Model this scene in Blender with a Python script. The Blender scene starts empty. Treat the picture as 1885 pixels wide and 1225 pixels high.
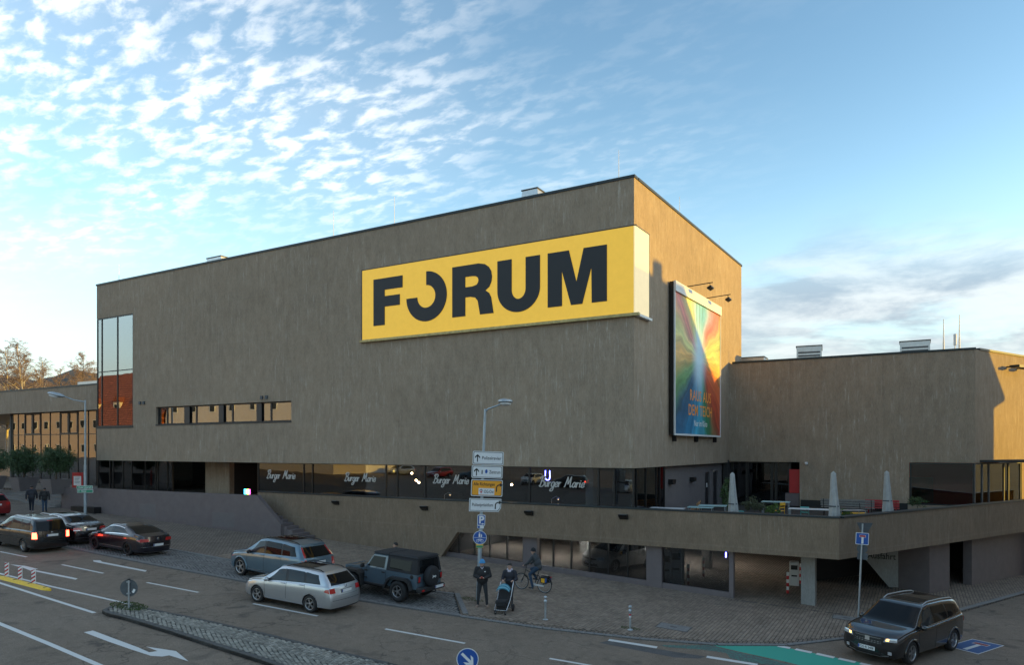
import bpy, bmesh, math, random
import numpy as np
from mathutils import Vector, Matrix, Quaternion
from mathutils.geometry import delaunay_2d_cdt, tessellate_polygon
random.seed(7); np.random.seed(7)
PI = math.pi
SC = bpy.context.scene
COL = SC.collection

# ------------------------------------------------------------------ camera
FPX, CX, YH, CAM_H = 1290.0, 942.5, 826.0, 6.64
YAW = math.radians(29.954)
cam = bpy.data.cameras.new('camera'); cam_o = bpy.data.objects.new('camera', cam); COL.objects.link(cam_o)
cam_o.location = (0, 0, CAM_H); cam_o.rotation_euler = (PI / 2, 0, YAW)
cam.sensor_width = 36; cam.lens = 36 * FPX / 1885; cam.shift_y = 213.5 / 1885
cam.clip_start = .1; cam.clip_end = 6000
SC.camera = cam_o

# ------------------------------------------------------------------ sky, sun, exposure
SUN_AZ, SUN_EL = math.radians(20.0), math.radians(7.6)      # azimuth from +x towards +y
S_DIR = Vector((math.cos(SUN_EL) * math.cos(SUN_AZ), math.cos(SUN_EL) * math.sin(SUN_AZ), math.sin(SUN_EL)))
world = bpy.data.worlds.new('World'); SC.world = world; world.use_nodes = True
SKY_STRENGTH, SUN_STRENGTH, EXPOSURE = .15, 2.0, 2.8
def sky_nodes():
    nt = world.node_tree; nt.nodes.clear(); N = nt.nodes.new; L = nt.links.new
    def val(x): return x
    def math_(op, a, b=None, c=None, clamp=False):
        n = N('ShaderNodeMath'); n.operation = op; n.use_clamp = clamp
        for i, q in enumerate((a, b, c)):
            if q is None: continue
            if isinstance(q, (int, float)): n.inputs[i].default_value = q
            else: L(q, n.inputs[i])
        return n.outputs[0]
    def sstep(x, lo, hi):
        n = N('ShaderNodeMapRange'); n.interpolation_type = 'SMOOTHSTEP'
        L(x, n.inputs['Value']); n.inputs['From Min'].default_value = lo; n.inputs['From Max'].default_value = hi
        return n.outputs['Result']
    def noise(vec, scale, detail, rough=.5, dist=0):
        n = N('ShaderNodeTexNoise'); L(vec, n.inputs['Vector']); n.inputs['Scale'].default_value = scale
        n.inputs['Detail'].default_value = detail; n.inputs['Roughness'].default_value = rough; n.inputs['Distortion'].default_value = dist
        return n.outputs['Fac']
    def mixc(f, a, b):
        n = N('ShaderNodeMix'); n.data_type = 'RGBA'
        L(f, n.inputs[0])
        for i, q in ((6, a), (7, b)):
            if isinstance(q, tuple): n.inputs[i].default_value = q + (1,)
            else: L(q, n.inputs[i])
        return n.outputs[2]
    sky = N('ShaderNodeTexSky'); sky.sky_type = 'NISHITA'; sky.sun_disc = False
    sky.sun_elevation = SUN_EL; sky.sun_rotation = PI / 2 - SUN_AZ; sky.air_density = 1.0; sky.dust_density = .6; sky.ozone_density = 1.6; sky.altitude = 200
    tc = N('ShaderNodeTexCoord'); sp = N('ShaderNodeSeparateXYZ'); L(tc.outputs['Generated'], sp.inputs[0])
    x, y, z = sp.outputs
    # the colour of the clear sky: pale low down, blue overhead
    up = sstep(z, .04, .56)
    tint = mixc(up, (.50, .52, .49), (.32, .37, .375))
    mul = N('ShaderNodeMix'); mul.data_type = 'RGBA'; mul.blend_type = 'MULTIPLY'; mul.inputs[0].default_value = 1
    L(sky.outputs[0], mul.inputs[6]); L(tint, mul.inputs[7])
    clear = mul.outputs[2]
    # high fleecy cloud on a flat sheet
    zz = math_('ADD', math_('MAXIMUM', z, 0.0), .10)
    cb = N('ShaderNodeCombineXYZ'); L(math_('DIVIDE', x, zz), cb.inputs[0]); L(math_('DIVIDE', y, zz), cb.inputs[1])
    mp = N('ShaderNodeMapping'); L(cb.outputs[0], mp.inputs[0]); mp.inputs['Rotation'].default_value = (0, 0, math.radians(38)); mp.inputs['Scale'].default_value = (1.2, 2.2, 1)
    mp.inputs['Location'].default_value = (3.1, 1.7, 0)
    n1 = noise(mp.outputs[0], 8.5, 7, .56, .2)
    n2 = noise(mp.outputs[0], .55, 3, .5)
    cover = sstep(n2, .36, .60)
    side = math_('SUBTRACT', .12, math_('MULTIPLY', x, .95))     # fleece thickens away from the sun
    cover = math_('MULTIPLY', math_('ADD', math_('MULTIPLY', cover, 1.15), .15), math_('MAXIMUM', sstep(side, .18, 1.0), math_('MULTIPLY', sstep(z, .45, .85), .9)))
    fle = math_('MULTIPLY', sstep(n1, .43, .66), cover, clamp=True)
    fle = math_('MULTIPLY', fle, sstep(z, .12, .36))
    veil = math_('MULTIPLY', noise(mp.outputs[0], .9, 5, .6), math_('MULTIPLY', cover, .20))
    c1 = mixc(math_('ADD', math_('MULTIPLY', fle, .50), veil, clamp=True), clear, (1.68, 1.63, 1.54))
    # low bank of grey cumulus and bright haze near the horizon
    hv = N('ShaderNodeCombineXYZ'); L(x, hv.inputs[0]); L(y, hv.inputs[1]); L(math_('MULTIPLY', z, 3.6), hv.inputs[2])
    n3 = noise(hv.outputs[0], 2.3, 9, .62, .35)
    n4 = noise(hv.outputs[0], 5.2, 7, .6, .2)
    band = math_('MULTIPLY', sstep(z, .32, .17), sstep(math_('ADD', n3, math_('MULTIPLY', z, -.75)), .27, .40))
    rightside = sstep(math_('ADD', math_('MULTIPLY', x, .9), math_('MULTIPLY', y, .25)), -.35, .15)
    band = math_('MULTIPLY', band, rightside)
    cumcol = mixc(sstep(n4, .40, .62), (.36, .42, .53), (.90, .92, .93))
    c2 = mixc(math_('MULTIPLY', band, .85), c1, cumcol)
    glow = math_("MULTIPLY", sstep(z, .34, .02), .80)
    c3 = mixc(math_('MULTIPLY', glow, math_('SUBTRACT', 1.0, math_('MULTIPLY', band, .8))), c2, (.72, .765, .775))
    bg = N('ShaderNodeBackground'); L(c3, bg.inputs[0]); bg.inputs[1].default_value = SKY_STRENGTH
    out = N('ShaderNodeOutputWorld'); L(bg.outputs[0], out.inputs[0])
sky_nodes()
sun = bpy.data.lights.new('sun', 'SUN'); sun.energy = SUN_STRENGTH; sun.angle = math.radians(.55); sun.color = (.47, .28, .020)
sun_o = bpy.data.objects.new('sun', sun); COL.objects.link(sun_o); sun_o.rotation_euler = S_DIR.to_track_quat('Z', 'Y').to_euler(); sun_o.location = (60, 20, 40)
SC.view_settings.view_transform = 'Standard'; SC.view_settings.look = 'None'; SC.view_settings.gamma = 1; SC.view_settings.use_curve_mapping = False
SC.view_settings.exposure = EXPOSURE
SC.cycles.max_bounces = 7; SC.cycles.transparent_max_bounces = 12; SC.cycles.use_denoising = True
SC.cycles.sample_clamp_indirect = 6

# ------------------------------------------------------------------ photo pixel -> place
E1 = np.array([(-1296 - CX) / FPX, 1.0]); E1 /= np.linalg.norm(E1); E2 = np.array([E1[1], -E1[0]])
def ray(x, y):
    c = np.array([(x - CX) / FPX, 1.0]); return np.array([-(c @ E1), c @ E2, -(y - YH) / FPX])
def wdir(vx):
    r = ray(vx, YH)[:2]; return r / np.linalg.norm(r)
def onY(x, y, Y):
    r = ray(x, y); return Vector(r * (Y / r[1]) + [0, 0, CAM_H])
def onV(x, y, p0, d):
    r = ray(x, y); n = np.array([-d[1], d[0]]); t = (n @ np.array(p0[:2])) / (n @ r[:2]); return Vector(r * t + [0, 0, CAM_H])
def gA(x):
    if x < -120: return 4.876
    if x < -100: u = x + 120; return 4.876 - .0443 * u * u / 40
    if x < -3: return -.0443 * x
    u = min(x + 3, 9.0); return .1329 - .0443 * u + .0443 * u * u / 18
def gz(x, y): return gA(x) - .0038 * min(max(y, -40), 80)
def G(x, y, dz=0.0):
    r = ray(x, y); z = .5
    for i in range(25):
        t = (CAM_H - z) / -r[2]; p = r * t; z = gz(p[0], p[1]) + dz
    return Vector((p[0], p[1], z))
def onZ(x, y, z):
    r = ray(x, y); t = (CAM_H - z) / -r[2]; return Vector((r[0] * t, r[1] * t, z))

# ------------------------------------------------------------------ mesh builder
class MB:
    def __init__(s): s.v = []; s.f = []; s.m = []; s.s = []
    def add(s, vs, fs, mat=0, smooth=False):
        b = len(s.v); s.v += [tuple(q) for q in vs]
        for f in fs: s.f.append(tuple(b + i for i in f)); s.m.append(mat); s.s.append(smooth)
        return s
    def box(s, x0, x1, y0, y1, z0, z1, mat=0):
        v = [(x, y, z) for z in (z0, z1) for y in (y0, y1) for x in (x0, x1)]
        return s.add(v, [(0, 2, 3, 1), (4, 5, 7, 6), (0, 1, 5, 4), (2, 6, 7, 3), (0, 4, 6, 2), (1, 3, 7, 5)], mat)
    def obox(s, c, a, b, d, mat=0):
        c, a, b, d = Vector(c), Vector(a), Vector(b), Vector(d)
        v = [c + a * i + b * j + d * k for k in (-1, 1) for j in (-1, 1) for i in (-1, 1)]
        return s.add(v, [(0, 2, 3, 1), (4, 5, 7, 6), (0, 1, 5, 4), (2, 6, 7, 3), (0, 4, 6, 2), (1, 3, 7, 5)], mat)
    def bbox(s, c, size, bev=.02, mat=0, R=None):
        # bevelled box: each face inset by bev
        hx, hy, hz = [q / 2 for q in size]; c = Vector(c); b = bev; vs = []; idx = {}
        for sx in (-1, 1):
            for sy in (-1, 1):
                for sz in (-1, 1):
                    for k, p in enumerate(((sx * hx, sy * (hy - b), sz * (hz - b)), (sx * (hx - b), sy * hy, sz * (hz - b)), (sx * (hx - b), sy * (hy - b), sz * hz))):
                        idx[(sx, sy, sz, k)] = len(vs); q = Vector(p); vs.append((R @ q if R else q) + c)
        I = lambda a, bb, cc, k: idx[(a, bb, cc, k)]
        fs = []
        for sg in (-1, 1):
            fs.append((I(sg, -1, -1, 0), I(sg, 1, -1, 0), I(sg, 1, 1, 0), I(sg, -1, 1, 0)))
            fs.append((I(-1, sg, -1, 1), I(1, sg, -1, 1), I(1, sg, 1, 1), I(-1, sg, 1, 1)))
            fs.append((I(-1, -1, sg, 2), I(1, -1, sg, 2), I(1, 1, sg, 2), I(-1, 1, sg, 2)))
        for a in (-1, 1):
            for d in (-1, 1):
                fs.append((I(a, d, -1, 0), I(a, d, 1, 0), I(a, d, 1, 1), I(a, d, -1, 1)))
                fs.append((I(a, -1, d, 0), I(a, 1, d, 0), I(a, 1, d, 2), I(a, -1, d, 2)))
                fs.append((I(-1, a, d, 1), I(1, a, d, 1), I(1, a, d, 2), I(-1, a, d, 2)))
                for e in (-1, 1): fs.append((I(a, d, e, 0), I(a, d, e, 1), I(a, d, e, 2)))
        return s.add(vs, fs, mat)
    def cyl(s, p0, p1, r0, r1=None, n=10, mat=0, cap=True, smooth=True):
        if r1 is None: r1 = r0
        p0, p1 = Vector(p0), Vector(p1); d = (p1 - p0).normalized()
        a = d.orthogonal().normalized(); b = d.cross(a)
        vs = []
        for p, r in ((p0, r0), (p1, r1)):
            for i in range(n): t = 2 * PI * i / n; vs.append(p + (a * math.cos(t) + b * math.sin(t)) * r)
        s.add(vs, [(i, (i + 1) % n, n + (i + 1) % n, n + i) for i in range(n)], mat, smooth)
        if cap: s.add(vs, [tuple(range(n))[::-1], tuple(range(n, 2 * n))], mat)
        return s
    def tube(s, pts, r, n=8, mat=0, smooth=True, closed=False):
        pts = [Vector(p) for p in pts]; m = len(pts); rs = r if isinstance(r, (list, tuple)) else [r] * m
        vs = []; up = None
        for i, p in enumerate(pts):
            if closed: d = pts[(i + 1) % m] - pts[i - 1]
            else: d = pts[min(i + 1, m - 1)] - pts[max(i - 1, 0)]
            d.normalize()
            if up is None: up = d.orthogonal().normalized()
            up = (up - d * up.dot(d))
            if up.length < 1e-6: up = d.orthogonal()
            up.normalize(); b = d.cross(up)
            for k in range(n): t = 2 * PI * k / n; vs.append(p + (up * math.cos(t) + b * math.sin(t)) * rs[i])
        fs = []
        for i in range(m if closed else m - 1):
            j = (i + 1) % m
            for k in range(n): fs.append((i * n + k, i * n + (k + 1) % n, j * n + (k + 1) % n, j * n + k))
        s.add(vs, fs, mat, smooth)
        if not closed: s.add(vs, [tuple(range(n))[::-1], tuple(range((m - 1) * n, m * n))], mat)
        return s
    def lathe(s, prof, n=24, M=None, mat=0, smooth=True):
        vs = []; m = len(prof)
        for (r, z) in prof:
            for k in range(n):
                t = 2 * PI * k / n; p = Vector((r * math.cos(t), r * math.sin(t), z)); vs.append(M @ p if M else p)
        fs = [(i * n + k, i * n + (k + 1) % n, (i + 1) * n + (k + 1) % n, (i + 1) * n + k) for i in range(m - 1) for k in range(n)]
        s.add(vs, fs, mat, smooth)
        return s
    def sphere(s, c, r, n=12, m=8, mat=0, sc=(1, 1, 1), R=None):
        c = Vector(c); vs = []; 
        for i in range(m + 1):
            a = PI * i / m
            for k in range(n):
                t = 2 * PI * k / n; p = Vector((r * math.sin(a) * math.cos(t) * sc[0], r * math.sin(a) * math.sin(t) * sc[1], r * math.cos(a) * sc[2]))
                vs.append(c + (R @ p if R else p))
        return s.add(vs, [(i * n + k, (i + 1) * n + k, (i + 1) * n + (k + 1) % n, i * n + (k + 1) % n) for i in range(m) for k in range(n)], mat, True)
    def prism(s, poly, vec, mat=0):
        poly = [Vector(p) for p in poly]; vec = Vector(vec); n = len(poly)
        tri = tessellate_polygon([poly]); vs = poly + [p + vec for p in poly]
        s.add(vs, [t for t in tri] + [(t[2] + n, t[1] + n, t[0] + n) for t in tri] + [(i, (i + 1) % n, n + (i + 1) % n, n + i) for i in range(n)], mat)
        return s
    def grid(s, fn, nu, nv, mat=0, smooth=True, closeu=False):
        vs = [fn(i / nu, j / nv) for i in range(nu + (0 if closeu else 1)) for j in range(nv + 1)]; w = nv + 1; U = nu if closeu else nu + 1
        fs = [(i * w + j, ((i + 1) % U) * w + j, ((i + 1) % U) * w + j + 1, i * w + j + 1) for i in range(nu) for j in range(nv)]
        return s.add(vs, fs, mat, smooth)
    def mesh(s, name, mats, fix=True):
        me = bpy.data.meshes.new(name); me.from_pydata(s.v, [], s.f)
        for m in (mats if isinstance(mats, (list, tuple)) else [mats]): me.materials.append(m)
        me.polygons.foreach_set('material_index', s.m); me.polygons.foreach_set('use_smooth', s.s)
        me.update()
        if fix:
            bm = bmesh.new(); bm.from_mesh(me); bmesh.ops.recalc_face_normals(bm, faces=bm.faces); bm.to_mesh(me); bm.free()
        return me
    def build(s, name, mats, parent=None, kind=None, fix=True):
        return link(name, s.mesh(name, mats, fix), parent, kind)

def link(name, me, parent=None, kind=None):
    o = bpy.data.objects.new(name, me); COL.objects.link(o)
    if parent is not None:
        o.parent = parent
        if parent.get('wld'): o.matrix_parent_inverse = Matrix.Translation(-parent.location)
    if kind: o['kind'] = kind
    return o
WLD = []
def tag(o, label, cat, group=None):
    o['label'] = label; o['category'] = cat
    if group: o['group'] = group
    return o
def thing(name, label, cat, loc=(0, 0, 0), group=None, M=None):
    # an Empty at the base of a thing. Parts are built in world coordinates unless M gives a local frame.
    o = bpy.data.objects.new(name, None); COL.objects.link(o); o.empty_display_size = .3
    if M is not None: o.matrix_world = M
    else: o.location = loc; o['wld'] = 1; WLD.append(o)
    return tag(o, label, cat, group)
def copy_tree(o, parent=None):
    c = o.copy(); COL.objects.link(c)
    if parent is not None: c.parent = parent
    for ch in list(o.children):
        k = copy_tree(ch, c); k.matrix_parent_inverse = ch.matrix_parent_inverse.copy()
    return c
def frame(p, fwd, up=(0, 0, 1)):
    # local frame: x = forward, z = up
    x = Vector(fwd).normalized(); z = Vector(up); y = z.cross(x).normalized(); z = x.cross(y).normalized()
    M = Matrix.Identity(4)
    for i in range(3): M[i][0], M[i][1], M[i][2], M[i][3] = x[i], y[i], z[i], p[i]
    return M
def on_ground(x, y, ang, dz=0.0):
    # local frame standing on the (sloping) ground; ang = heading of +x in degrees
    f = Vector((math.cos(math.radians(ang)), math.sin(math.radians(ang)), 0)); e = .5
    sx = (gz(x + e, y) - gz(x - e, y)); sy = (gz(x, y + e) - gz(x, y - e)); n = Vector((-sx, -sy, 1)).normalized()
    f = (f - n * f.dot(n)).normalized()
    return frame((x, y, gz(x, y) + dz), f, n)
def upright(x, y, z, ang): return frame((x, y, z), (math.cos(math.radians(ang)), math.sin(math.radians(ang)), 0))

def text_mb(mb, body, M, size=1.0, depth=.004, mat=0, align='LEFT', shear=0, bold=0, width=1.0, spacing=1.0, fit=None):
    cu = bpy.data.curves.new('t', 'FONT'); cu.body = body; cu.size = size; cu.shear = shear; cu.offset = bold; cu.align_x = align; cu.resolution_u = 3; cu.space_character = spacing
    ob = bpy.data.objects.new('t', cu); COL.objects.link(ob); dg = bpy.context.evaluated_depsgraph_get(); me = ob.evaluated_get(dg).to_mesh()
    vs = [v.co.copy() for v in me.vertices]; fs = [tuple(p.vertices) for p in me.polygons]
    if fit and vs: lo, hi = min(v.x for v in vs), max(v.x for v in vs); width = fit / (hi - lo)
    mb.add([M @ Vector((v.x * width, v.y, depth)) for v in vs], fs, mat)
    ob.evaluated_get(dg).to_mesh_clear(); bpy.data.objects.remove(ob); bpy.data.curves.remove(cu)

# ------------------------------------------------------------------ materials
MATS = {}
def P(name, col, rough=.6, metal=0.0, var=0.0, vscale=3.0, bump=0.0, bscale=40.0, coat=0.0, spec=.5, emit=None, estr=0.0, col2=None, stretch=(1, 1, 1), rvar=0.0):
    m = bpy.data.materials.new(name); m.use_nodes = True; nt = m.node_tree; b = nt.nodes['Principled BSDF']
    b.inputs['Base Color'].default_value = (*col, 1); b.inputs['Roughness'].default_value = rough; b.inputs['Metallic'].default_value = metal
    b.inputs['Specular IOR Level'].default_value = spec
    if coat: b.inputs['Coat Weight'].default_value = coat; b.inputs['Coat Roughness'].default_value = .04
    if emit: b.inputs['Emission Color'].default_value = (*emit, 1); b.inputs['Emission Strength'].default_value = estr
    if var or bump or rvar:
        g = nt.nodes.new('ShaderNodeNewGeometry'); mp = nt.nodes.new('ShaderNodeMapping'); nt.links.new(g.outputs['Position'], mp.inputs[0]); mp.inputs['Scale'].default_value = stretch
    if var:
        n = nt.nodes.new('ShaderNodeTexNoise'); nt.links.new(mp.outputs[0], n.inputs['Vector']); n.inputs['Scale'].default_value = vscale; n.inputs['Detail'].default_value = 8; n.inputs['Roughness'].default_value = .65
        r = nt.nodes.new('ShaderNodeValToRGB'); r.color_ramp.elements[0].position = .3; r.color_ramp.elements[1].position = .7
        c2 = col2 or tuple(min(1, c * (1 + var)) for c in col)
        r.color_ramp.elements[0].color = (*[c * (1 - var) for c in col], 1); r.color_ramp.elements[1].color = (*c2, 1)
        nt.links.new(n.outputs['Fac'], r.inputs[0]); nt.links.new(r.outputs[0], b.inputs['Base Color'])
        if rvar:
            mr = nt.nodes.new('ShaderNodeMapRange'); nt.links.new(n.outputs['Fac'], mr.inputs[0]); mr.inputs['To Min'].default_value = rough - rvar; mr.inputs['To Max'].default_value = rough + rvar
            nt.links.new(mr.outputs[0], b.inputs['Roughness'])
    if bump:
        n2 = nt.nodes.new('ShaderNodeTexNoise'); nt.links.new(mp.outputs[0], n2.inputs['Vector']); n2.inputs['Scale'].default_value = bscale; n2.inputs['Detail'].default_value = 5
        bp = nt.nodes.new('ShaderNodeBump'); bp.inputs['Strength'].default_value = bump; bp.inputs['Distance'].default_value = .02
        nt.links.new(n2.outputs['Fac'], bp.inputs['Height']); nt.links.new(bp.outputs[0], b.inputs['Normal'])
    MATS[name] = m
    return m
def nodes_of(m): return m.node_tree.nodes, m.node_tree.links
def concrete(name, dark, light, fleck, fleck_amt=1.0, bump=.5):
    m = bpy.data.materials.new(name); m.use_nodes = True; N, L = nodes_of(m); b = N['Principled BSDF']; b.inputs['Roughness'].default_value = .88; b.inputs['Specular IOR Level'].default_value = .25
    g = N.new('ShaderNodeNewGeometry'); sp = N.new('ShaderNodeSeparateXYZ'); L.new(g.outputs['Position'], sp.inputs[0])
    ad = N.new('ShaderNodeMath'); ad.operation = 'ADD'; L.new(sp.outputs[0], ad.inputs[0]); L.new(sp.outputs[1], ad.inputs[1])
    def vec(su, sz, off=0):
        c = N.new('ShaderNodeCombineXYZ'); a = N.new('ShaderNodeMath'); a.operation = 'MULTIPLY'; L.new(ad.outputs[0], a.inputs[0]); a.inputs[1].default_value = su
        d = N.new('ShaderNodeMath'); d.operation = 'MULTIPLY'; L.new(sp.outputs[2], d.inputs[0]); d.inputs[1].default_value = sz
        L.new(a.outputs[0], c.inputs[0]); L.new(d.outputs[0], c.inputs[2]); c.inputs[1].default_value = off; return c.outputs[0]
    def noise(v, sc, det=4, ro=.6):
        n = N.new('ShaderNodeTexNoise'); L.new(v, n.inputs['Vector']); n.inputs['Scale'].default_value = sc; n.inputs['Detail'].default_value = det; n.inputs['Roughness'].default_value = ro; return n.outputs['Fac']
    def ramp(f, p0, p1, c0=(0, 0, 0), c1=(1, 1, 1)):
        r = N.new('ShaderNodeValToRGB'); r.color_ramp.elements[0].position = p0; r.color_ramp.elements[1].position = p1
        r.color_ramp.elements[0].color = (*c0, 1); r.color_ramp.elements[1].color = (*c1, 1); L.new(f, r.inputs[0]); return r.outputs[0]
    def mix(f, a, bb, mode='MIX'):
        n = N.new('ShaderNodeMix'); n.data_type = 'RGBA'; n.blend_type = mode
        if isinstance(f, float): n.inputs[0].default_value = f
        else: L.new(f, n.inputs[0])
        for i, q in ((6, a), (7, bb)):
            if isinstance(q, tuple): n.inputs[i].default_value = (*q, 1)
            else: L.new(q, n.inputs[i])
        return n.outputs[2]
    def mul(a, bb):
        n = N.new('ShaderNodeMath'); n.operation = 'MULTIPLY'
        for i, q in enumerate((a, bb)):
            if isinstance(q, (int, float)): n.inputs[i].default_value = q
            else: L.new(q, n.inputs[i])
        return n.outputs[0]
    base = mix(ramp(noise(vec(2.2, .9), 1.0, 9, .75), .34, .66), dark, light)                    # tall soft streaks
    fine = ramp(noise(vec(30, 5.0, 3.1), 1.0, 5, .8), .30, .72, (.76, .76, .76), (1.20, 1.20, 1.20))
    base = mix(1.0, base, fine, 'MULTIPLY')
    mask = ramp(noise(vec(.45, .30, 7.7), 1.0, 4, .65), .36, .60)
    fl = ramp(noise(vec(9, .8, 11.3), 1.0, 7, .85), .54, .66)
    base = mix(mul(mul(fl, mask), .75 * fleck_amt), base, fleck)
    big = ramp(noise(vec(.16, .22, 2.2), 1.0, 4), .3, .7, (.90, .90, .90), (1.08, 1.07, 1.06))
    base = mix(1.0, base, big, 'MULTIPLY')
    drip = ramp(noise(vec(2.6, .05, 21.0), 1.0, 6, .7), .56, .74)
    base = mix(mul(drip, .22), base, (.11, .088, .064))
    # faint lines of the pours
    wv = N.new('ShaderNodeMath'); wv.operation = 'FRACT'; dv = N.new('ShaderNodeMath'); dv.operation = 'MULTIPLY_ADD'; L.new(sp.outputs[2], dv.inputs[0]); dv.inputs[1].default_value = 1 / 2.75; dv.inputs[2].default_value = .1
    L.new(dv.outputs[0], wv.inputs[0])
    ln = ramp(wv.outputs[0], .0, .035, (.0, .0, .0), (1, 1, 1))
    base = mix(mul(ln, 1.0), mix(.10, base, (.42, .37, .30)), base)
    L.new(base, b.inputs['Base Color'])
    bp = N.new('ShaderNodeBump'); bp.inputs['Strength'].default_value = bump; bp.inputs['Distance'].default_value = .03
    L.new(noise(vec(46, 4, 1.3), 1.0, 4, .7), bp.inputs['Height']); L.new(bp.outputs[0], b.inputs['Normal'])
    MATS[name] = m; return m
def glass(name, tint=(.75, .8, .82), refl=1.0, add=.06, rough=.004):
    m = bpy.data.materials.new(name); m.use_nodes = True; N, L = nodes_of(m); N.clear()
    out = N.new('ShaderNodeOutputMaterial'); tr = N.new('ShaderNodeBsdfTransparent'); tr.inputs[0].default_value = (*tint, 1)
    gl = N.new('ShaderNodeBsdfGlossy'); gl.inputs['Roughness'].default_value = rough; gl.inputs['Color'].default_value = (.95, .97, 1, 1)
    fr = N.new('ShaderNodeFresnel'); fr.inputs[0].default_value = 1.5
    ma = N.new('ShaderNodeMath'); ma.operation = 'MULTIPLY_ADD'; ma.use_clamp = True; L.new(fr.outputs[0], ma.inputs[0]); ma.inputs[1].default_value = refl; ma.inputs[2].default_value = add
    # panes are never quite flat
    g = N.new('ShaderNodeNewGeometry'); n = N.new('ShaderNodeTexNoise'); L.new(g.outputs['Position'], n.inputs['Vector']); n.inputs['Scale'].default_value = .8; n.inputs['Detail'].default_value = 1
    bp = N.new('ShaderNodeBump'); bp.inputs['Strength'].default_value = .045; bp.inputs['Distance'].default_value = .05; L.new(n.outputs['Fac'], bp.inputs['Height']); L.new(bp.outputs[0], gl.inputs['Normal'])
    mx = N.new('ShaderNodeMixShader'); L.new(ma.outputs[0], mx.inputs[0]); L.new(tr.outputs[0], mx.inputs[1]); L.new(gl.outputs[0], mx.inputs[2]); L.new(mx.outputs[0], out.inputs[0])
    MATS[name] = m; return m
def emis(name, col, s): return P(name, (0.02, .02, .02), .5, emit=col, estr=s)

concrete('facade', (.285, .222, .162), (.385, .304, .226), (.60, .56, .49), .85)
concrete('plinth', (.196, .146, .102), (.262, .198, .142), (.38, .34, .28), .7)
concrete('pale_concrete', (.27, .26, .245), (.36, .35, .33), (.45, .44, .42), .3, .25)
P('grey_paint', (.158, .130, .130), .7, var=.10, vscale=2.5, bump=.08, bscale=60)
P('grey_paint_light', (.155, .138, .140), .65, var=.08, vscale=3, bump=.06, bscale=70)
P('coping', (.022, .030, .034), .45, metal=.3)
P('frame_black', (.010, .010, .011), .4)
P('frame_dark', (.022, .022, .025), .45)
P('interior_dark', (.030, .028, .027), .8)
P('interior_mid', (.12, .11, .10), .8, var=.2, vscale=2)
P('interior_pale', (.42, .40, .38), .8)
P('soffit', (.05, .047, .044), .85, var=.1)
P('roof_gravel', (.2, .19, .18), .9, var=.3, vscale=8)
P('sign_yellow', (.62, .40, .055), .62, var=.06, vscale=2.2, bump=.02, emit=(.62, .36, .035), estr=.115)   # weak glow added to front and side; board assumed lit from inside
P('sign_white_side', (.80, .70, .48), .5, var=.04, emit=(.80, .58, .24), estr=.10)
P('letter_black', (.012, .013, .017), .55)
P('ledge_metal', (.42, .33, .14), .45, metal=.3, var=.35, vscale=6)
P('galvanised', (.42, .46, .49), .42, metal=.75, var=.18, vscale=14)
P('steel_pole', (.36, .42, .47), .45, metal=.5, var=.22, vscale=9, stretch=(1, 1, .3))
P('white_metal', (.72, .72, .71), .45)
P('sheet_metal', (.50, .51, .52), .35, metal=.8, var=.12, vscale=5)
P('white', (.78, .78, .77), .5)
P('sign_white', (.74, .75, .76), .45, var=.04, vscale=8)
P('sign_orange', (.86, .36, .02), .45)
P('sign_blue', (.012, .085, .36), .45)
P('sign_green', (.03, .27, .16), .45)
P('sign_back', (.085, .095, .105), .6, var=.15, vscale=8)
P('black', (.008, .008, .008), .5)
P('red', (.48, .018, .02), .5)
P('red_reflector', (.42, .02, .03), .35)
P('yellow', (.82, .52, .03), .55, var=.15, vscale=12)
P('rubber', (.016, .016, .017), .75, var=.2, vscale=20)
P('plastic_black', (.020, .020, .021), .55)
P('asphalt_dummy', (.07, .07, .07), .9)
P('kerbstone', (.19, .185, .18), .85, var=.25, vscale=9, bump=.3, bscale=60)
P('kerb_dark', (.085, .082, .078), .85, var=.25, vscale=9, bump=.3, bscale=60)
P('joint_sand', (.045, .043, .040), .95, var=.35, vscale=15)
glass('pane', (.62, .66, .68), 1.0, .05)
glass('pane_dark', (.48, .50, .52), .9, .03)
glass('pane_mirror', (.42, .46, .50), 1.2, .26)
glass('pane_warm', (.55, .55, .52), 1.2, .20)
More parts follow.
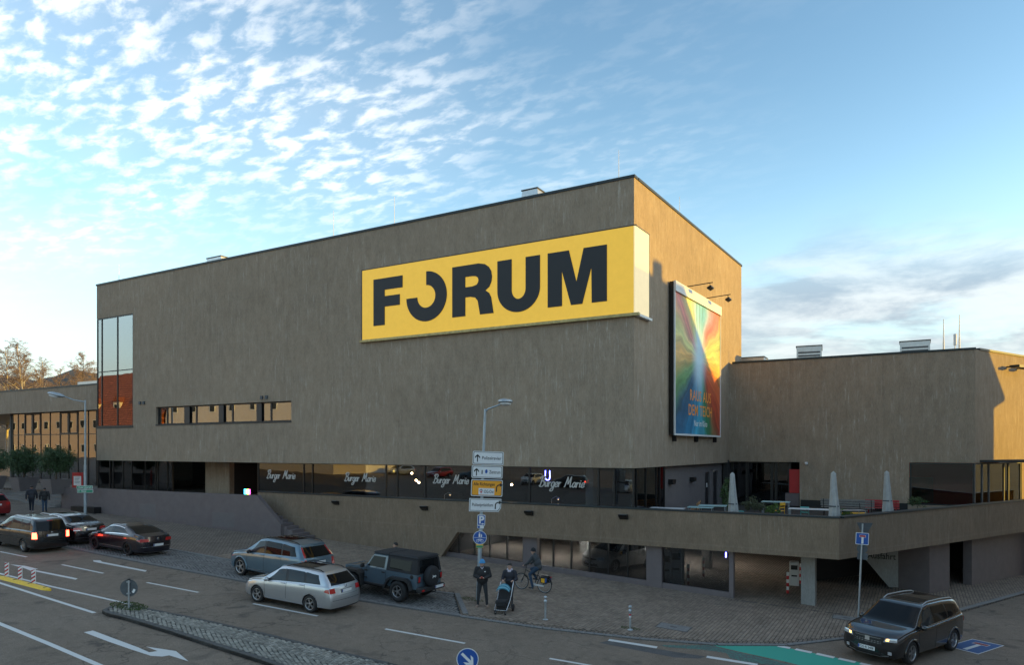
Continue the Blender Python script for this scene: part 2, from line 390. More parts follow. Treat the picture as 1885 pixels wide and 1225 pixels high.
# ================================================================== GROUND
def asphalt(name, lo, hi, cracks=1.0):
    m = bpy.data.materials.new(name); m.use_nodes = True; N, L = nodes_of(m); b = N['Principled BSDF']; b.inputs['Roughness'].default_value = .82; b.inputs['Specular IOR Level'].default_value = .3
    g = N.new('ShaderNodeNewGeometry')
    def noise(sc, det=6, ro=.6, dist=0):
        n = N.new('ShaderNodeTexNoise'); L.new(g.outputs['Position'], n.inputs['Vector']); n.inputs['Scale'].default_value = sc; n.inputs['Detail'].default_value = det; n.inputs['Roughness'].default_value = ro; n.inputs['Distortion'].default_value = dist; return n
    def ramp(f, p0, p1, c0, c1):
        r = N.new('ShaderNodeValToRGB'); r.color_ramp.elements[0].position = p0; r.color_ramp.elements[1].position = p1; r.color_ramp.elements[0].color = (*c0, 1); r.color_ramp.elements[1].color = (*c1, 1); L.new(f, r.inputs[0]); return r.outputs[0]
    def mix(f, a, bb, mode='MIX'):
        n = N.new('ShaderNodeMix'); n.data_type = 'RGBA'; n.blend_type = mode
        if isinstance(f, float): n.inputs[0].default_value = f
        else: L.new(f, n.inputs[0])
        for i, q in ((6, a), (7, bb)):
            if isinstance(q, tuple): n.inputs[i].default_value = (*q, 1)
            else: L.new(q, n.inputs[i])
        return n.outputs[2]
    base = ramp(noise(.35, 5).outputs['Fac'], .3, .7, lo, hi)
    base = mix(1.0, base, ramp(noise(38, 3, .8).outputs['Fac'], .34, .66, (.62, .62, .62), (1.42, 1.41, 1.39)), 'MULTIPLY')
    base = mix(1.0, base, ramp(noise(3.1, 6, .7).outputs['Fac'], .30, .62, (.86, .86, .86), (1.07, 1.07, 1.07)), 'MULTIPLY')
    # wheel tracks along the road
    # cracks
    wv = N.new('ShaderNodeVectorMath'); wv.operation = 'ADD'; L.new(g.outputs['Position'], wv.inputs[0]); sc = N.new('ShaderNodeVectorMath'); sc.operation = 'SCALE'; L.new(noise(1.7, 4).outputs['Color'], sc.inputs[0]); sc.inputs['Scale'].default_value = 1.1; L.new(sc.outputs[0], wv.inputs[1])
    vo = N.new('ShaderNodeTexVoronoi'); vo.feature = 'DISTANCE_TO_EDGE'; vo.inputs['Scale'].default_value = .62; L.new(wv.outputs[0], vo.inputs['Vector'])
    cr = ramp(vo.outputs['Distance'], .008, .022, (1, 1, 1), (0, 0, 0))
    mk = ramp(noise(.22, 3).outputs['Fac'], .42, .56, (0, 0, 0), (1, 1, 1))
    mm = N.new('ShaderNodeMath'); mm.operation = 'MULTIPLY'; L.new(cr, mm.inputs[0]); L.new(mk, mm.inputs[1]); m2 = N.new('ShaderNodeMath'); m2.operation = 'MULTIPLY'; L.new(mm.outputs[0], m2.inputs[0]); m2.inputs[1].default_value = .50 * cracks
    base = mix(m2.outputs[0], base, (.018, .017, .016))
    # oil and tar stains
    st = ramp(noise(.9, 3, .5, .6).outputs['Fac'], .60, .74, (0, 0, 0), (1, 1, 1)); m3 = N.new('ShaderNodeMath'); m3.operation = 'MULTIPLY'; L.new(st, m3.inputs[0]); m3.inputs[1].default_value = .55
    base = mix(m3.outputs[0], base, (.032, .031, .030))
    L.new(base, b.inputs['Base Color'])
    bp = N.new('ShaderNodeBump'); bp.inputs['Strength'].default_value = .5; bp.inputs['Distance'].default_value = .012; L.new(noise(70, 3, .7).outputs['Fac'], bp.inputs['Height']); L.new(bp.outputs[0], b.inputs['Normal'])
    MATS[name] = m; return m
asphalt('asphalt', (.175, .137, .104), (.214, .170, .132))
asphalt('asphalt_patch', (.095, .092, .092), (.112, .108, .106), 0)
def paving_far(name):
    m = bpy.data.materials.new(name); m.use_nodes = True; N, L = nodes_of(m); b = N['Principled BSDF']; b.inputs['Roughness'].default_value = .85; b.inputs['Specular IOR Level'].default_value = .3
    g = N.new('ShaderNodeNewGeometry'); mp = N.new('ShaderNodeMapping'); L.new(g.outputs['Position'], mp.inputs[0]); mp.inputs['Rotation'].default_value = (0, 0, PI / 2)
    br = N.new('ShaderNodeTexBrick'); L.new(mp.outputs[0], br.inputs['Vector']); br.inputs['Scale'].default_value = 1; br.inputs['Brick Width'].default_value = .24; br.inputs['Row Height'].default_value = .128; br.inputs['Mortar Size'].default_value = .016
    br.inputs['Color1'].default_value = (.212, .166, .130, 1); br.inputs['Color2'].default_value = (.270, .216, .170, 1); br.inputs['Mortar'].default_value = (.045, .042, .040, 1)
    n = N.new('ShaderNodeTexNoise'); L.new(g.outputs['Position'], n.inputs['Vector']); n.inputs['Scale'].default_value = .8; n.inputs['Detail'].default_value = 7
    r = N.new('ShaderNodeValToRGB'); r.color_ramp.elements[0].position = .3; r.color_ramp.elements[1].position = .7; r.color_ramp.elements[0].color = (.8, .8, .8, 1); r.color_ramp.elements[1].color = (1.12, 1.12, 1.12, 1); L.new(n.outputs['Fac'], r.inputs[0])
    mx = N.new('ShaderNodeMix'); mx.data_type = 'RGBA'; mx.blend_type = 'MULTIPLY'; mx.inputs[0].default_value = 1; L.new(br.outputs['Color'], mx.inputs[6]); L.new(r.outputs[0], mx.inputs[7]); L.new(mx.outputs[2], b.inputs['Base Color'])
    bp = N.new('ShaderNodeBump'); bp.inputs['Strength'].default_value = .5; bp.inputs['Distance'].default_value = .01; bp.invert = True; L.new(br.outputs['Fac'], bp.inputs['Height']); L.new(bp.outputs[0], b.inputs['Normal'])
    MATS[name] = m; return m
paving_far('paving_far')
def stone_mat(name, lo, hi, ro=.8, warm=0):
    # every stone gets its own tone (Object Info random for single stones, a coarse cell noise for joined ones)
    m = bpy.data.materials.new(name); m.use_nodes = True; N, L = nodes_of(m); b = N['Principled BSDF']; b.inputs['Roughness'].default_value = ro; b.inputs['Specular IOR Level'].default_value = .35
    g = N.new('ShaderNodeNewGeometry'); r = N.new('ShaderNodeValToRGB'); r.color_ramp.elements[0].color = (*lo, 1); r.color_ramp.elements[1].color = (*hi, 1); L.new(g.outputs['Random Per Island'], r.inputs[0])
    oi = N.new('ShaderNodeObjectInfo'); ad = N.new('ShaderNodeMath'); ad.operation = 'ADD'; L.new(g.outputs['Random Per Island'], ad.inputs[0]); L.new(oi.outputs['Random'], ad.inputs[1]); fr = N.new('ShaderNodeMath'); fr.operation = 'FRACT'; L.new(ad.outputs[0], fr.inputs[0]); L.new(fr.outputs[0], r.inputs[0])
    n = N.new('ShaderNodeTexNoise'); L.new(g.outputs['Position'], n.inputs['Vector']); n.inputs['Scale'].default_value = 1.3; n.inputs['Detail'].default_value = 8; n.inputs['Roughness'].default_value = .7
    r2 = N.new('ShaderNodeValToRGB'); r2.color_ramp.elements[0].position = .28; r2.color_ramp.elements[1].position = .72; r2.color_ramp.elements[0].color = (.72, .72, .72, 1); r2.color_ramp.elements[1].color = (1.2, 1.2, 1.18, 1); L.new(n.outputs['Fac'], r2.inputs[0])
    mx = N.new('ShaderNodeMix'); mx.data_type = 'RGBA'; mx.blend_type = 'MULTIPLY'; mx.inputs[0].default_value = 1; L.new(r.outputs[0], mx.inputs[6]); L.new(r2.outputs[0], mx.inputs[7]); L.new(mx.outputs[2], b.inputs['Base Color'])
    n3 = N.new('ShaderNodeTexNoise'); L.new(g.outputs['Position'], n3.inputs['Vector']); n3.inputs['Scale'].default_value = 55; bp = N.new('ShaderNodeBump'); bp.inputs['Strength'].default_value = .35; bp.inputs['Distance'].default_value = .012; L.new(n3.outputs['Fac'], bp.inputs['Height']); L.new(bp.outputs[0], b.inputs['Normal'])
    MATS[name] = m; return m
stone_mat('paver', (.215, .166, .128), (.285, .226, .178))
stone_mat('sett', (.125, .120, .116), (.215, .205, .198), .6)
stone_mat('cobble', (.17, .158, .135), (.34, .32, .28), .65)
def worn_paint(name, col, under=(.10, .10, .10), cover=.40):
    m = P(name, col, .6, var=.06, vscale=20); N, L = nodes_of(m); b = N['Principled BSDF']; g = N.new('ShaderNodeNewGeometry'); n = N.new('ShaderNodeTexNoise'); L.new(g.outputs['Position'], n.inputs['Vector']); n.inputs['Scale'].default_value = 14; n.inputs['Detail'].default_value = 9; n.inputs['Roughness'].default_value = .75
    r = N.new('ShaderNodeValToRGB'); r.color_ramp.elements[0].position = cover - .10; r.color_ramp.elements[1].position = cover; r.color_ramp.elements[0].color = (*under, 1); r.color_ramp.elements[1].color = (*col, 1); L.new(n.outputs['Fac'], r.inputs[0]); L.new(r.outputs[0], b.inputs['Base Color']); return m
worn_paint('paint_white', (.62, .62, .60), (.16, .16, .16), .38)
worn_paint('paint_green', (.035, .34, .25), (.06, .17, .14), .38)
worn_paint('paint_green_worn', (.055, .20, .16), (.075, .085, .082), .56)
worn_paint('paint_blue', (.018, .085, .24), (.05, .07, .12), .36)
worn_paint('paint_red', (.26, .03, .035), (.12, .05, .05), .36)

def inside(p, poly):
    x, y = p; c = False; n = len(poly)
    for i in range(n):
        x1, y1 = poly[i][0], poly[i][1]; x2, y2 = poly[i - 1][0], poly[i - 1][1]
        if (y1 > y) != (y2 > y) and x < (x2 - x1) * (y - y1) / (y2 - y1) + x1: c = not c
    return c
def densify(poly, d=1.0, closed=True):
    out = []; n = len(poly)
    for i in range(n if closed else n - 1):
        a = Vector(poly[i][:2]); b = Vector(poly[(i + 1) % n][:2]); k = max(1, int((b - a).length / d))
        for j in range(k): out.append(a + (b - a) * j / k)
    if not closed: out.append(Vector(poly[-1][:2]))
    return out
def sheet(name, poly, dz, mat, spacing=4.0, skirt=0.0, kind='structure', parent=None):
    b = densify(poly, spacing); n = len(b); pts = list(b)
    xs = [p[0] for p in b]; ys = [p[1] for p in b]
    x = math.floor(min(xs) / spacing) * spacing
    while x < max(xs):
        y = math.floor(min(ys) / spacing) * spacing
        while y < max(ys):
            if inside((x + .013, y + .017), b) and min((q - Vector((x, y))).length for q in b) > spacing * .35: pts.append(Vector((x, y)))
            y += spacing * 2
        x += spacing
    r = delaunay_2d_cdt(pts, [], [list(range(n))], 1, 1e-5)
    vs = [(p[0], p[1], gz(p[0], p[1]) + dz) for p in r[0]]
    mb = MB(); mb.add(vs, [tuple(f) for f in r[2]])
    if skirt:
        for i in range(n):
            p, q = b[i], b[(i + 1) % n]; zp, zq = gz(*p) + dz, gz(*q) + dz
            mb.add([(p[0], p[1], zp), (q[0], q[1], zq), (q[0], q[1], zq - skirt), (p[0], p[1], zp - skirt)], [(0, 1, 2, 3)])
    me = mb.mesh(name, MATS[mat])
    # face up
    bm = bmesh.new(); bm.from_mesh(me)
    for f in bm.faces:
        if f.normal.z < -.3: f.normal_flip()
    bm.to_mesh(me); bm.free()
    return link(name, me, parent, kind)
def proj(p):
    d = np.array([p[0], p[1]]); cd = -(d[0]) * E1[1] + d[1] * E2[1]; cxx = -(d[0]) * E1[0] + d[1] * E2[0]
    if cd <= .1: return None
    return CX + FPX * cxx / cd, YH - FPX * (p[2] - CAM_H) / cd, cd
def in_frame(p, m=0):
    q = proj(p); return q is not None and -m < q[0] < 1885 + m and -m < q[1] < 1225 + m

# far ground: one sheet to the horizon
xs = [-3000, -1200, -500, -250, -160, -120, -110, -100, -60, -30, -3, 0, 3, 6, 20, 60, 150, 400, 1200, 3000]
ys = [-1500, -500, -200, -80, -40, 0, 40, 80, 160, 400, 1200, 3000]
mb = MB(); mb.add([(x, y, gz(x, y) - .12) for x in xs for y in ys], [(i * len(ys) + j, (i + 1) * len(ys) + j, (i + 1) * len(ys) + j + 1, i * len(ys) + j + 1) for i in range(len(xs) - 1) for j in range(len(ys) - 1)])
P('far_ground', (.075, .075, .06), .9, var=.35, vscale=.05)
mb.build('ground', MATS['far_ground'], kind='structure')

# pavement, parking bay, road
K_in = [G(*p) for p in ((0, 961.7), (150, 985), (305.6, 1011.8), (425, 1033.5), (600, 1061), (800, 1091.8), (836.8, 1096.6))]
K_road = [G(*p) for p in ((0, 981), (112.7, 1006.8), (280, 1040), (459, 1073), (661, 1106), (849, 1135.5))]
K_right = [G(*p) for p in ((849, 1135.5), (1000, 1157.5), (1178, 1177), (1318, 1187.5), (1445.6, 1188.4), (1557, 1175.7), (1660, 1155), (1765, 1130), (1885, 1096))]
dl = (K_in[0] - K_in[2]).normalized(); far_in = K_in[0] + dl * 60; dl2 = (K_road[0] - K_road[2]).normalized(); far_road = K_road[0] + dl2 * 60
dr = (K_right[-1] - K_right[-2]).normalized(); far_right = K_right[-1] + dr * 45
pave_poly = [p.to_2d() for p in [far_in] + K_in + K_right] + [far_right.to_2d(), Vector((-110, 85)), Vector((-130, 40))]
bay_poly = [p.to_2d() for p in [far_road] + K_road + K_in[::-1] + [far_in]]
rx = [-180, -135, -120] + [-119 + q for q in range(0, 20)] + [-99, -60, -30, -3] + [-3 + .25 * q for q in range(1, 37)] + [20, 60]; ry = [-60, -40, 0, 40, 80, 95]
mb = MB(); mb.add([(x, y, gz(x, y)) for x in rx for y in ry], [(i * 6 + j, (i + 1) * 6 + j, (i + 1) * 6 + j + 1, i * 6 + j + 1) for i in range(len(rx) - 1) for j in range(5)]); road = mb.build('road', MATS['asphalt'], kind='structure')
PAVE_DZ = .07
pavement = sheet('pavement', pave_poly, PAVE_DZ - .016, 'paving_far', 2.0, skirt=.2)
bay = sheet('parking_bay', bay_poly, .02, 'joint_sand', 2.0)
island_top = [G(*p, .12) for p in ((188, 1124), (203, 1117), (242, 1114.5), (300, 1125.5), (390, 1144), (480, 1164.5), (644, 1204), (717, 1220), (800, 1240), (900, 1262))]
island_bot = [G(*p, .12) for p in ((900, 1310), (760, 1290), (640, 1268), (560, 1244), (480, 1215), (400, 1190), (310, 1161), (230, 1137), (196, 1129))]
isl_poly = [p.to_2d() for p in island_top + island_bot]
island = sheet('traffic_island', isl_poly, .10, 'joint_sand', 1.0, skirt=.15)

# ---- single stones
def stone_mesh(name, lx, ly, h, bev, mat, jit=.12):
    mb = MB(); hx, hy = lx / 2, ly / 2; r = lambda: 1 + random.uniform(-jit, jit)
    t = [(-(hx - bev) * r(), -(hy - bev) * r(), h), ((hx - bev) * r(), -(hy - bev) * r(), h), ((hx - bev) * r(), (hy - bev) * r(), h), (-(hx - bev) * r(), (hy - bev) * r(), h)]
    m = [(-hx, -hy, h - bev), (hx, -hy, h - bev), (hx, hy, h - bev), (-hx, hy, h - bev)]
    b = [(-hx, -hy, 0), (hx, -hy, 0), (hx, hy, 0), (-hx, hy, 0)]
    mb.add(t + m + b, [(0, 1, 2, 3)] + [(4 + i, 4 + (i + 1) % 4, (i + 1) % 4, i) for i in range(4)] + [(8 + i, 8 + (i + 1) % 4, 4 + (i + 1) % 4, 4 + i) for i in range(4)])
    return mb.mesh(name, MATS[mat])
def lay(name, plural, parent, places, variants, z0, mat, bed=None):
    # places: (x, y, angle, scale); the 300 that show largest are objects, the rest one mesh
    def dist(p):
        return p[0] ** 2 + p[1] ** 2 if in_frame((p[0], p[1], gz(p[0], p[1]) + z0)) else 1e9
    places = sorted(places, key=dist)
    rest = MB()
    for k, (x, y, a, s) in enumerate(places):
        z = gz(x, y) + z0 + random.uniform(-.004, .004); e = .4
        sx = (gz(x + e, y) - gz(x - e, y)) / (2 * e); sy = (gz(x, y + e) - gz(x, y - e)) / (2 * e)
        ca, sa = math.cos(a), math.sin(a); me = variants[k % len(variants)]
        tx, ty = random.uniform(-.02, .02), random.uniform(-.02, .02)
        if k < 300 and dist((x, y)) < 1e9:
            o = bpy.data.objects.new(name, me); COL.objects.link(o); o.parent = parent
            o.matrix_local = frame((x, y, z), (ca, sa, sx * ca + sy * sa), (-sx + tx, -sy + ty, 1)) @ Matrix.Scale(s, 4)
        else:
            vs = []
            for v in me.vertices:
                c = v.co; px, py = x + (c.x * ca - c.y * sa) * s, y + (c.x * sa + c.y * ca) * s
                vs.append((px, py, z + c.z * s + (px - x) * (sx + tx) + (py - y) * (sy + ty)))
            rest.add(vs, [tuple(p.vertices) for p in me.polygons])
    if bed:
        q = MB(); a, b = bed
        for (x, y, an, s) in places: q.add([(x + i, y + j, gz(x + i, y + j) + z0 + .034) for i, j in ((-a, -b), (a, -b), (a, b), (-a, b))], [(0, 1, 2, 3)])
        q.build('bedding_sand', MATS['joint_sand'], parent, kind='stuff', fix=False)
    if rest.v: rest.build(plural, MATS[mat], parent, kind='stuff', fix=False)
def arcs(poly, size, bayw, rise, ang):
    # segmental arches of small setts
    out = []; ca, sa = math.cos(ang), math.sin(ang); c0 = Vector((sum(p[0] for p in poly) / len(poly), sum(p[1] for p in poly) / len(poly)))
    ext = max((Vector(p) - c0).length for p in poly) + 1; nu = int(ext / size) + 2; nv = int(ext / size) + 2
    for i in range(-nu, nu):
        for j in range(-nv, nv):
            v = (j + .5 * (i % 2)) * size; f = ((v / bayw) % 1.0) * 2 - 1
            u = i * size * 1.03 - rise * f * f; du = -2 * rise * f * 2 / bayw
            u += random.uniform(-.01, .01); v += random.uniform(-.012, .012)
            p = (c0[0] + u * ca - v * sa, c0[1] + u * sa + v * ca)
            if inside(p, poly): out.append((p[0], p[1], ang - math.atan(du) + random.uniform(-.07, .07), random.uniform(.90, 1.0)))
    return out
def shrink_ok(p, poly, m):
    return all(inside((p[0] + dx, p[1] + dy), poly) for dx, dy in ((m, 0), (-m, 0), (0, m), (0, -m)))
vs_ = [stone_mesh('sett', .118, .110, .045, .014, 'sett') for i in range(6)]
bay_near = [p for p in arcs([q for q in bay_poly], .125, 1.5, .15, 0.03) if p[0] > -41 and shrink_ok(p, bay_poly, .10)]
lay('sett', 'setts', bay, bay_near, vs_, -.012, 'sett')
vs_ = [stone_mesh('cobble', .112, .098, .06, .014, 'cobble') for i in range(6)]
isl_set = [p for p in arcs(isl_poly, .120, 1.6, .17, PI) if shrink_ok(p, isl_poly, .17)]
lay('cobble', 'cobbles', island, isl_set, vs_, .07, 'cobble')
vs_ = [stone_mesh('paving_stone', .109, .226, .05, .006, 'paver', .012) for i in range(4)]
pl = []
PXW, PYW = .128, .246
i0, i1 = int(-30 / PXW), int(14 / PXW)
for i in range(i0, i1):
    x = i * PXW
    for j in range(int(20 / PYW), int(47 / PYW)):
        y = (j + .5 * (i % 2)) * PYW
        if y > 30.6 and x < -9.5: continue
        if y > 37.5 and x < -1: continue
        if shrink_ok((x, y), pave_poly, .16): pl.append((x, y, random.uniform(-.006, .006), 1.0))
lay('paving_stone', 'paving_stones', pavement, pl, vs_, PAVE_DZ - .042, 'paver', (PXW / 2 + .004, PYW / 2 + .004))
# ---- kerbs: one stone after another
def kerb(name, pts, w, top, mat, stone=1.0, gap=.012, depth=.16, side=1):
    root = None; pts = [Vector(p[:2]) for p in pts]; items = []
    for a, b in zip(pts[:-1], pts[1:]):
        d = b - a; k = max(1, round(d.length / stone)); d1 = d / k; n = Vector((-d.y, d.x)).normalized() * side
        for i in range(k):
            p = a + d1 * i; q = a + d1 * (i + 1); u = (q - p).normalized() * gap / 2; items.append((p + u, q - u, n))
    root = bpy.data.objects.new(name, None); COL.objects.link(root); root['kind'] = 'structure'
    for p, q, n in items:
        mb = MB(); tz = top + random.uniform(-.004, .004); c = .015
        def z(a, t): return gz(a[0], a[1]) + t
        o = [(p, tz - c), (p + n * c, tz), (p + n * (w - c), tz), (p + n * w, tz - c), (p + n * w, tz - depth), (p, tz - depth)]
        d = q - p
        vs = [(a[0], a[1], z(a, t)) for a, t in o] + [(a[0] + d[0], a[1] + d[1], z(a + d, t)) for a, t in o]
        mb.add(vs, [tuple(range(5, -1, -1)), tuple(range(6, 12))] + [(i, (i + 1) % 6, 6 + (i + 1) % 6, 6 + i) for i in range(6)])
        mb.build('kerbstone', MATS[mat], root)
    return root
kerb('kerb', [K_in[0] + dl * 3] + K_in, .14, PAVE_DZ + .02, 'kerbstone', 1.0, side=-1)
kerb('bay_end_kerb', [K_in[-1], K_road[-1] + Vector((.02, .1, 0))], .20, PAVE_DZ + .02, 'kerbstone', .8, side=1)
kerb('gutter', [K_road[0] + dl2 * 3] + K_road, .16, .03, 'kerbstone', 1.0, side=1)
kerb('gutter', [p + Vector((0, -.17, 0)) for p in [K_road[0] + dl2 * 3] + K_road], .15, .014, 'kerb_dark', .33, side=1)
kerb('gutter', K_right[:6], .15, .05, 'kerbstone', .30, side=-1)
kerb('gutter', [p + Vector((0, -.02, 0)) for p in K_right[:6]], .15, .028, 'kerb_dark', .30, gap=.03, side=-1)
kerb('kerb', K_right[5:] + [K_right[-1] + dr * 12], .22, PAVE_DZ + .03, 'kerbstone', 1.0, side=1)
kerb('island_kerb', island_top[:8], .13, .125, 'kerb_dark', .9, side=-1)
kerb('island_kerb', island_bot[2:] + [island_top[0]], .16, .13, 'kerb_dark', .9, side=-1)
# ---- moss in the joints by the island sign and the bollards
def moss(name, label, c, r, n, zoff):
    mb = MB()
    for i in range(n):
        a = random.uniform(0, 2 * PI); q = r * math.sqrt(random.random()) ; x, y = c[0] + q * math.cos(a) * 1.6, c[1] + q * math.sin(a) * .8; z = gz(x, y) + zoff; h = random.uniform(.015, .05)
        b = random.uniform(0, PI); w = random.uniform(.008, .02); dx, dy = math.cos(b) * w, math.sin(b) * w
        mb.add([(x - dx, y - dy, z), (x + dx, y + dy, z), (x + random.uniform(-.02, .02), y + random.uniform(-.02, .02), z + h)], [(0, 1, 2)])
    o = mb.build(name, MATS['moss'], kind='stuff'); tag(o, label, 'grass'); return o
P('moss', (.055, .085, .022), .9, var=.4, vscale=9)
moss('grass_tuft', 'short green grass growing between the island cobbles below the round sign', G(237, 1118, .1), .55, 1400, .12)
moss('grass_tuft', 'green tuft at the foot of the bollard with a red band', G(1160, 1162), .22, 260, PAVE_DZ)
moss('grass_tuft', 'thin green growth at the foot of the direction sign pole', G(868, 1108), .35, 300, PAVE_DZ)

# ---- markings (4 mm above the asphalt)
def mark_poly(name, pix, mat='paint_white', dz=.004, parent=road):
    pts = [G(*p, dz) for p in pix]; r = delaunay_2d_cdt([p.to_2d() for p in pts], [], [list(range(len(pts)))], 1, 1e-5)
    mb = MB(); mb.add([(p[0], p[1], gz(p[0], p[1]) + dz) for p in r[0]], [tuple(f) for f in r[2]]); me = mb.mesh(name, MATS[mat])
    bm = bmesh.new(); bm.from_mesh(me)
    for f in bm.faces:
        if f.normal.z < 0: f.normal_flip()
    bm.to_mesh(me); bm.free(); return link(name, me, parent)
def mark_line(name, pix, w, mat='paint_white', dz=.004, parent=road, ext0=0, ext1=0):
    pts = [G(*p).to_2d() for p in pix]
    if ext0: pts[0] = pts[0] + (pts[0] - pts[1]).normalized() * ext0
    if ext1: pts[-1] = pts[-1] + (pts[-1] - pts[-2]).normalized() * ext1
    pts = densify(pts, 1.0, False); L_, R_ = [], []
    for i, p in enumerate(pts):
        d = (pts[min(i + 1, len(pts) - 1)] - pts[max(i - 1, 0)]).normalized(); n = Vector((-d.y, d.x)) * w / 2; L_.append(p + n); R_.append(p - n)
    mb = MB(); m = len(pts); mb.add([(p[0], p[1], gz(p[0], p[1]) + dz) for p in L_ + R_], [(m + i, m + i + 1, i + 1, i) for i in range(m - 1)])
    return mb.build(name, MATS[mat], parent)
for a, b in (((0, 1016.6), (49.3, 1026.5)), ((114, 1040.6), (190.4, 1056.6)), ((270.4, 1073.5), (365.4, 1091.8)), ((465.9, 1112.5), (584.7, 1135.2)), ((709.2, 1159.1), (855.9, 1185.7)), ((1011.7, 1213.6), (1130, 1234))):
    mark_line('lane_dash', (a, b), .12)
R2 = lambda x, y: (x * .2817, 880 + y * .2817)
R8 = lambda x, y: (1000 + x * .3183, 1120 + y * .3183)
mark_line('lane_line', [R2(0, 628), R2(330, 712), R2(600, 772), R2(860, 832)], .13, ext0=12)
mark_line('lane_line', [R2(0, 690), R2(300, 786), R2(618, 886)], .14, ext0=12)
mark_line('lane_line', [R2(0, 957), R2(320, 1088), R2(640, 1225)], .16, ext0=8, ext1=3)
mark_poly('arrow', [R2(*p) for p in ((608, 541), (655, 541), (668, 551), (960, 608), (950, 616), (640, 556), (612, 550))])
mark_poly('arrow', [R2(*p) for p in ((65, 568), (160, 577), (250, 598), (215, 602), (508, 660), (495, 668), (195, 607), (150, 590))])
mark_poly('arrow', [R2(*p) for p in ((548, 1012), (607, 1001), (760, 1058), (905, 1112), (975, 1143), (1030, 1135), (955, 1106), (1150, 1135), (1232, 1202), (1105, 1163), (1060, 1171), (985, 1166), (850, 1122), (700, 1070))])
mark_poly('repair_patch', [R8(*p) for p in ((322, 203), (375, 190), (560, 222), (760, 255), (940, 282), (905, 294), (760, 288), (560, 250), (400, 218))], 'asphalt_patch', .003)
mark_line('cycle_lane_dash', [R8(378, 187), R8(658, 231)], .22, dz=.008)
mark_line('cycle_lane_dash', [R8(945, 284), R8(1240, 331)], .22)
mark_poly('cycle_lane', [R8(*p) for p in ((975, 217), (1160, 218), (1352, 219), (1500, 250), (1700, 290), (1900, 330), (1960, 345), (1560, 352), (1400, 312), (1150, 258))], 'paint_green')
mark_poly('cycle_lane', [R8(*p) for p in ((665, 215), (800, 217), (960, 217), (1130, 258), (1360, 312), (1500, 345), (1420, 345), (1150, 310), (1080, 290), (1060, 262), (900, 240), (720, 229))], 'paint_green_worn', .0025)
for a, b in (((1357, 222), (1428, 235)), ((1458, 241), (1553, 261)), ((1580, 267), (1683, 290)), ((1708, 295), (1806, 317)), ((1832, 323), (1930, 345))):
    mark_line('cycle_lane_dash', [R8(*a), R8(*b)], .22, dz=.009)
# dead end symbol painted on the side street
q0, q1, q2, q3 = [G(*p) for p in ((1742, 1191), (1790, 1177.5), (1849, 1190), (1801, 1206))]
def bil(u, v): return (q0 * (1 - u) * (1 - v) + q1 * u * (1 - v) + q2 * u * v + q3 * (1 - u) * v)
def patch(name, u0, u1, v0, v1, mat, dz):
    mb = MB(); mb.add([(lambda p: (p.x, p.y, gz(p.x, p.y) + dz))(bil(u, v)) for u, v in ((u0, v0), (u1, v0), (u1, v1), (u0, v1))], [(0, 1, 2, 3)]); return mb.build(name, MATS[mat], road)
patch('painted_sign_border', 0, 1, 0, 1, 'paint_white', .004); patch('painted_sign_field', .035, .965, .035, .965, 'paint_blue', .006)
patch('painted_sign_stem', .10, .66, .43, .57, 'paint_white', .008); patch('painted_sign_bar', .64, .80, .26, .74, 'paint_white', .0085); patch('painted_sign_bar', .66, .78, .28, .72, 'paint_red', .0105)
# manhole covers and drain
def cover(name, label, c, lx, ly, ang):
    M = on_ground(c.x, c.y, ang, PAVE_DZ + .008); r = thing(name, label, 'manhole cover', M=M)
    mb = MB(); mb.box(-lx / 2, lx / 2, -ly / 2, ly / 2, -.03, .006); mb.build('frame', MATS['kerb_dark'], r)
    mb = MB(); mb.box(-lx / 2 + .04, lx / 2 - .04, -ly / 2 + .04, ly / 2 - .04, -.02, .012); mb.build('lid', MATS['kerbstone'], r)
    mb = MB(); mb.box(-.12, .12, -.04, .04, 0, .016); mb.build('handle_recess', MATS['black'], r)
cover('manhole_cover', 'rectangular concrete manhole cover in the paving by the cycle lane', G(1240, 1160), 1.15, .75, 2)
cover('manhole_cover', 'concrete manhole cover at the foot of the dead end sign pole', G(1558, 1143), 1.0, .7, 2)
mb = MB(); a, b = G(1345, 1108), G(1552, 1136); d = (b - a).normalized(); n = Vector((-d.y, d.x, 0)) * .06
mb.add([tuple(a - n + Vector((0, 0, .08))), tuple(b - n + Vector((0, 0, .08))), tuple(b + n + Vector((0, 0, .08))), tuple(a + n + Vector((0, 0, .08)))], [(0, 1, 2, 3)]); mb.build('drain_slot', MATS['black'], pavement)
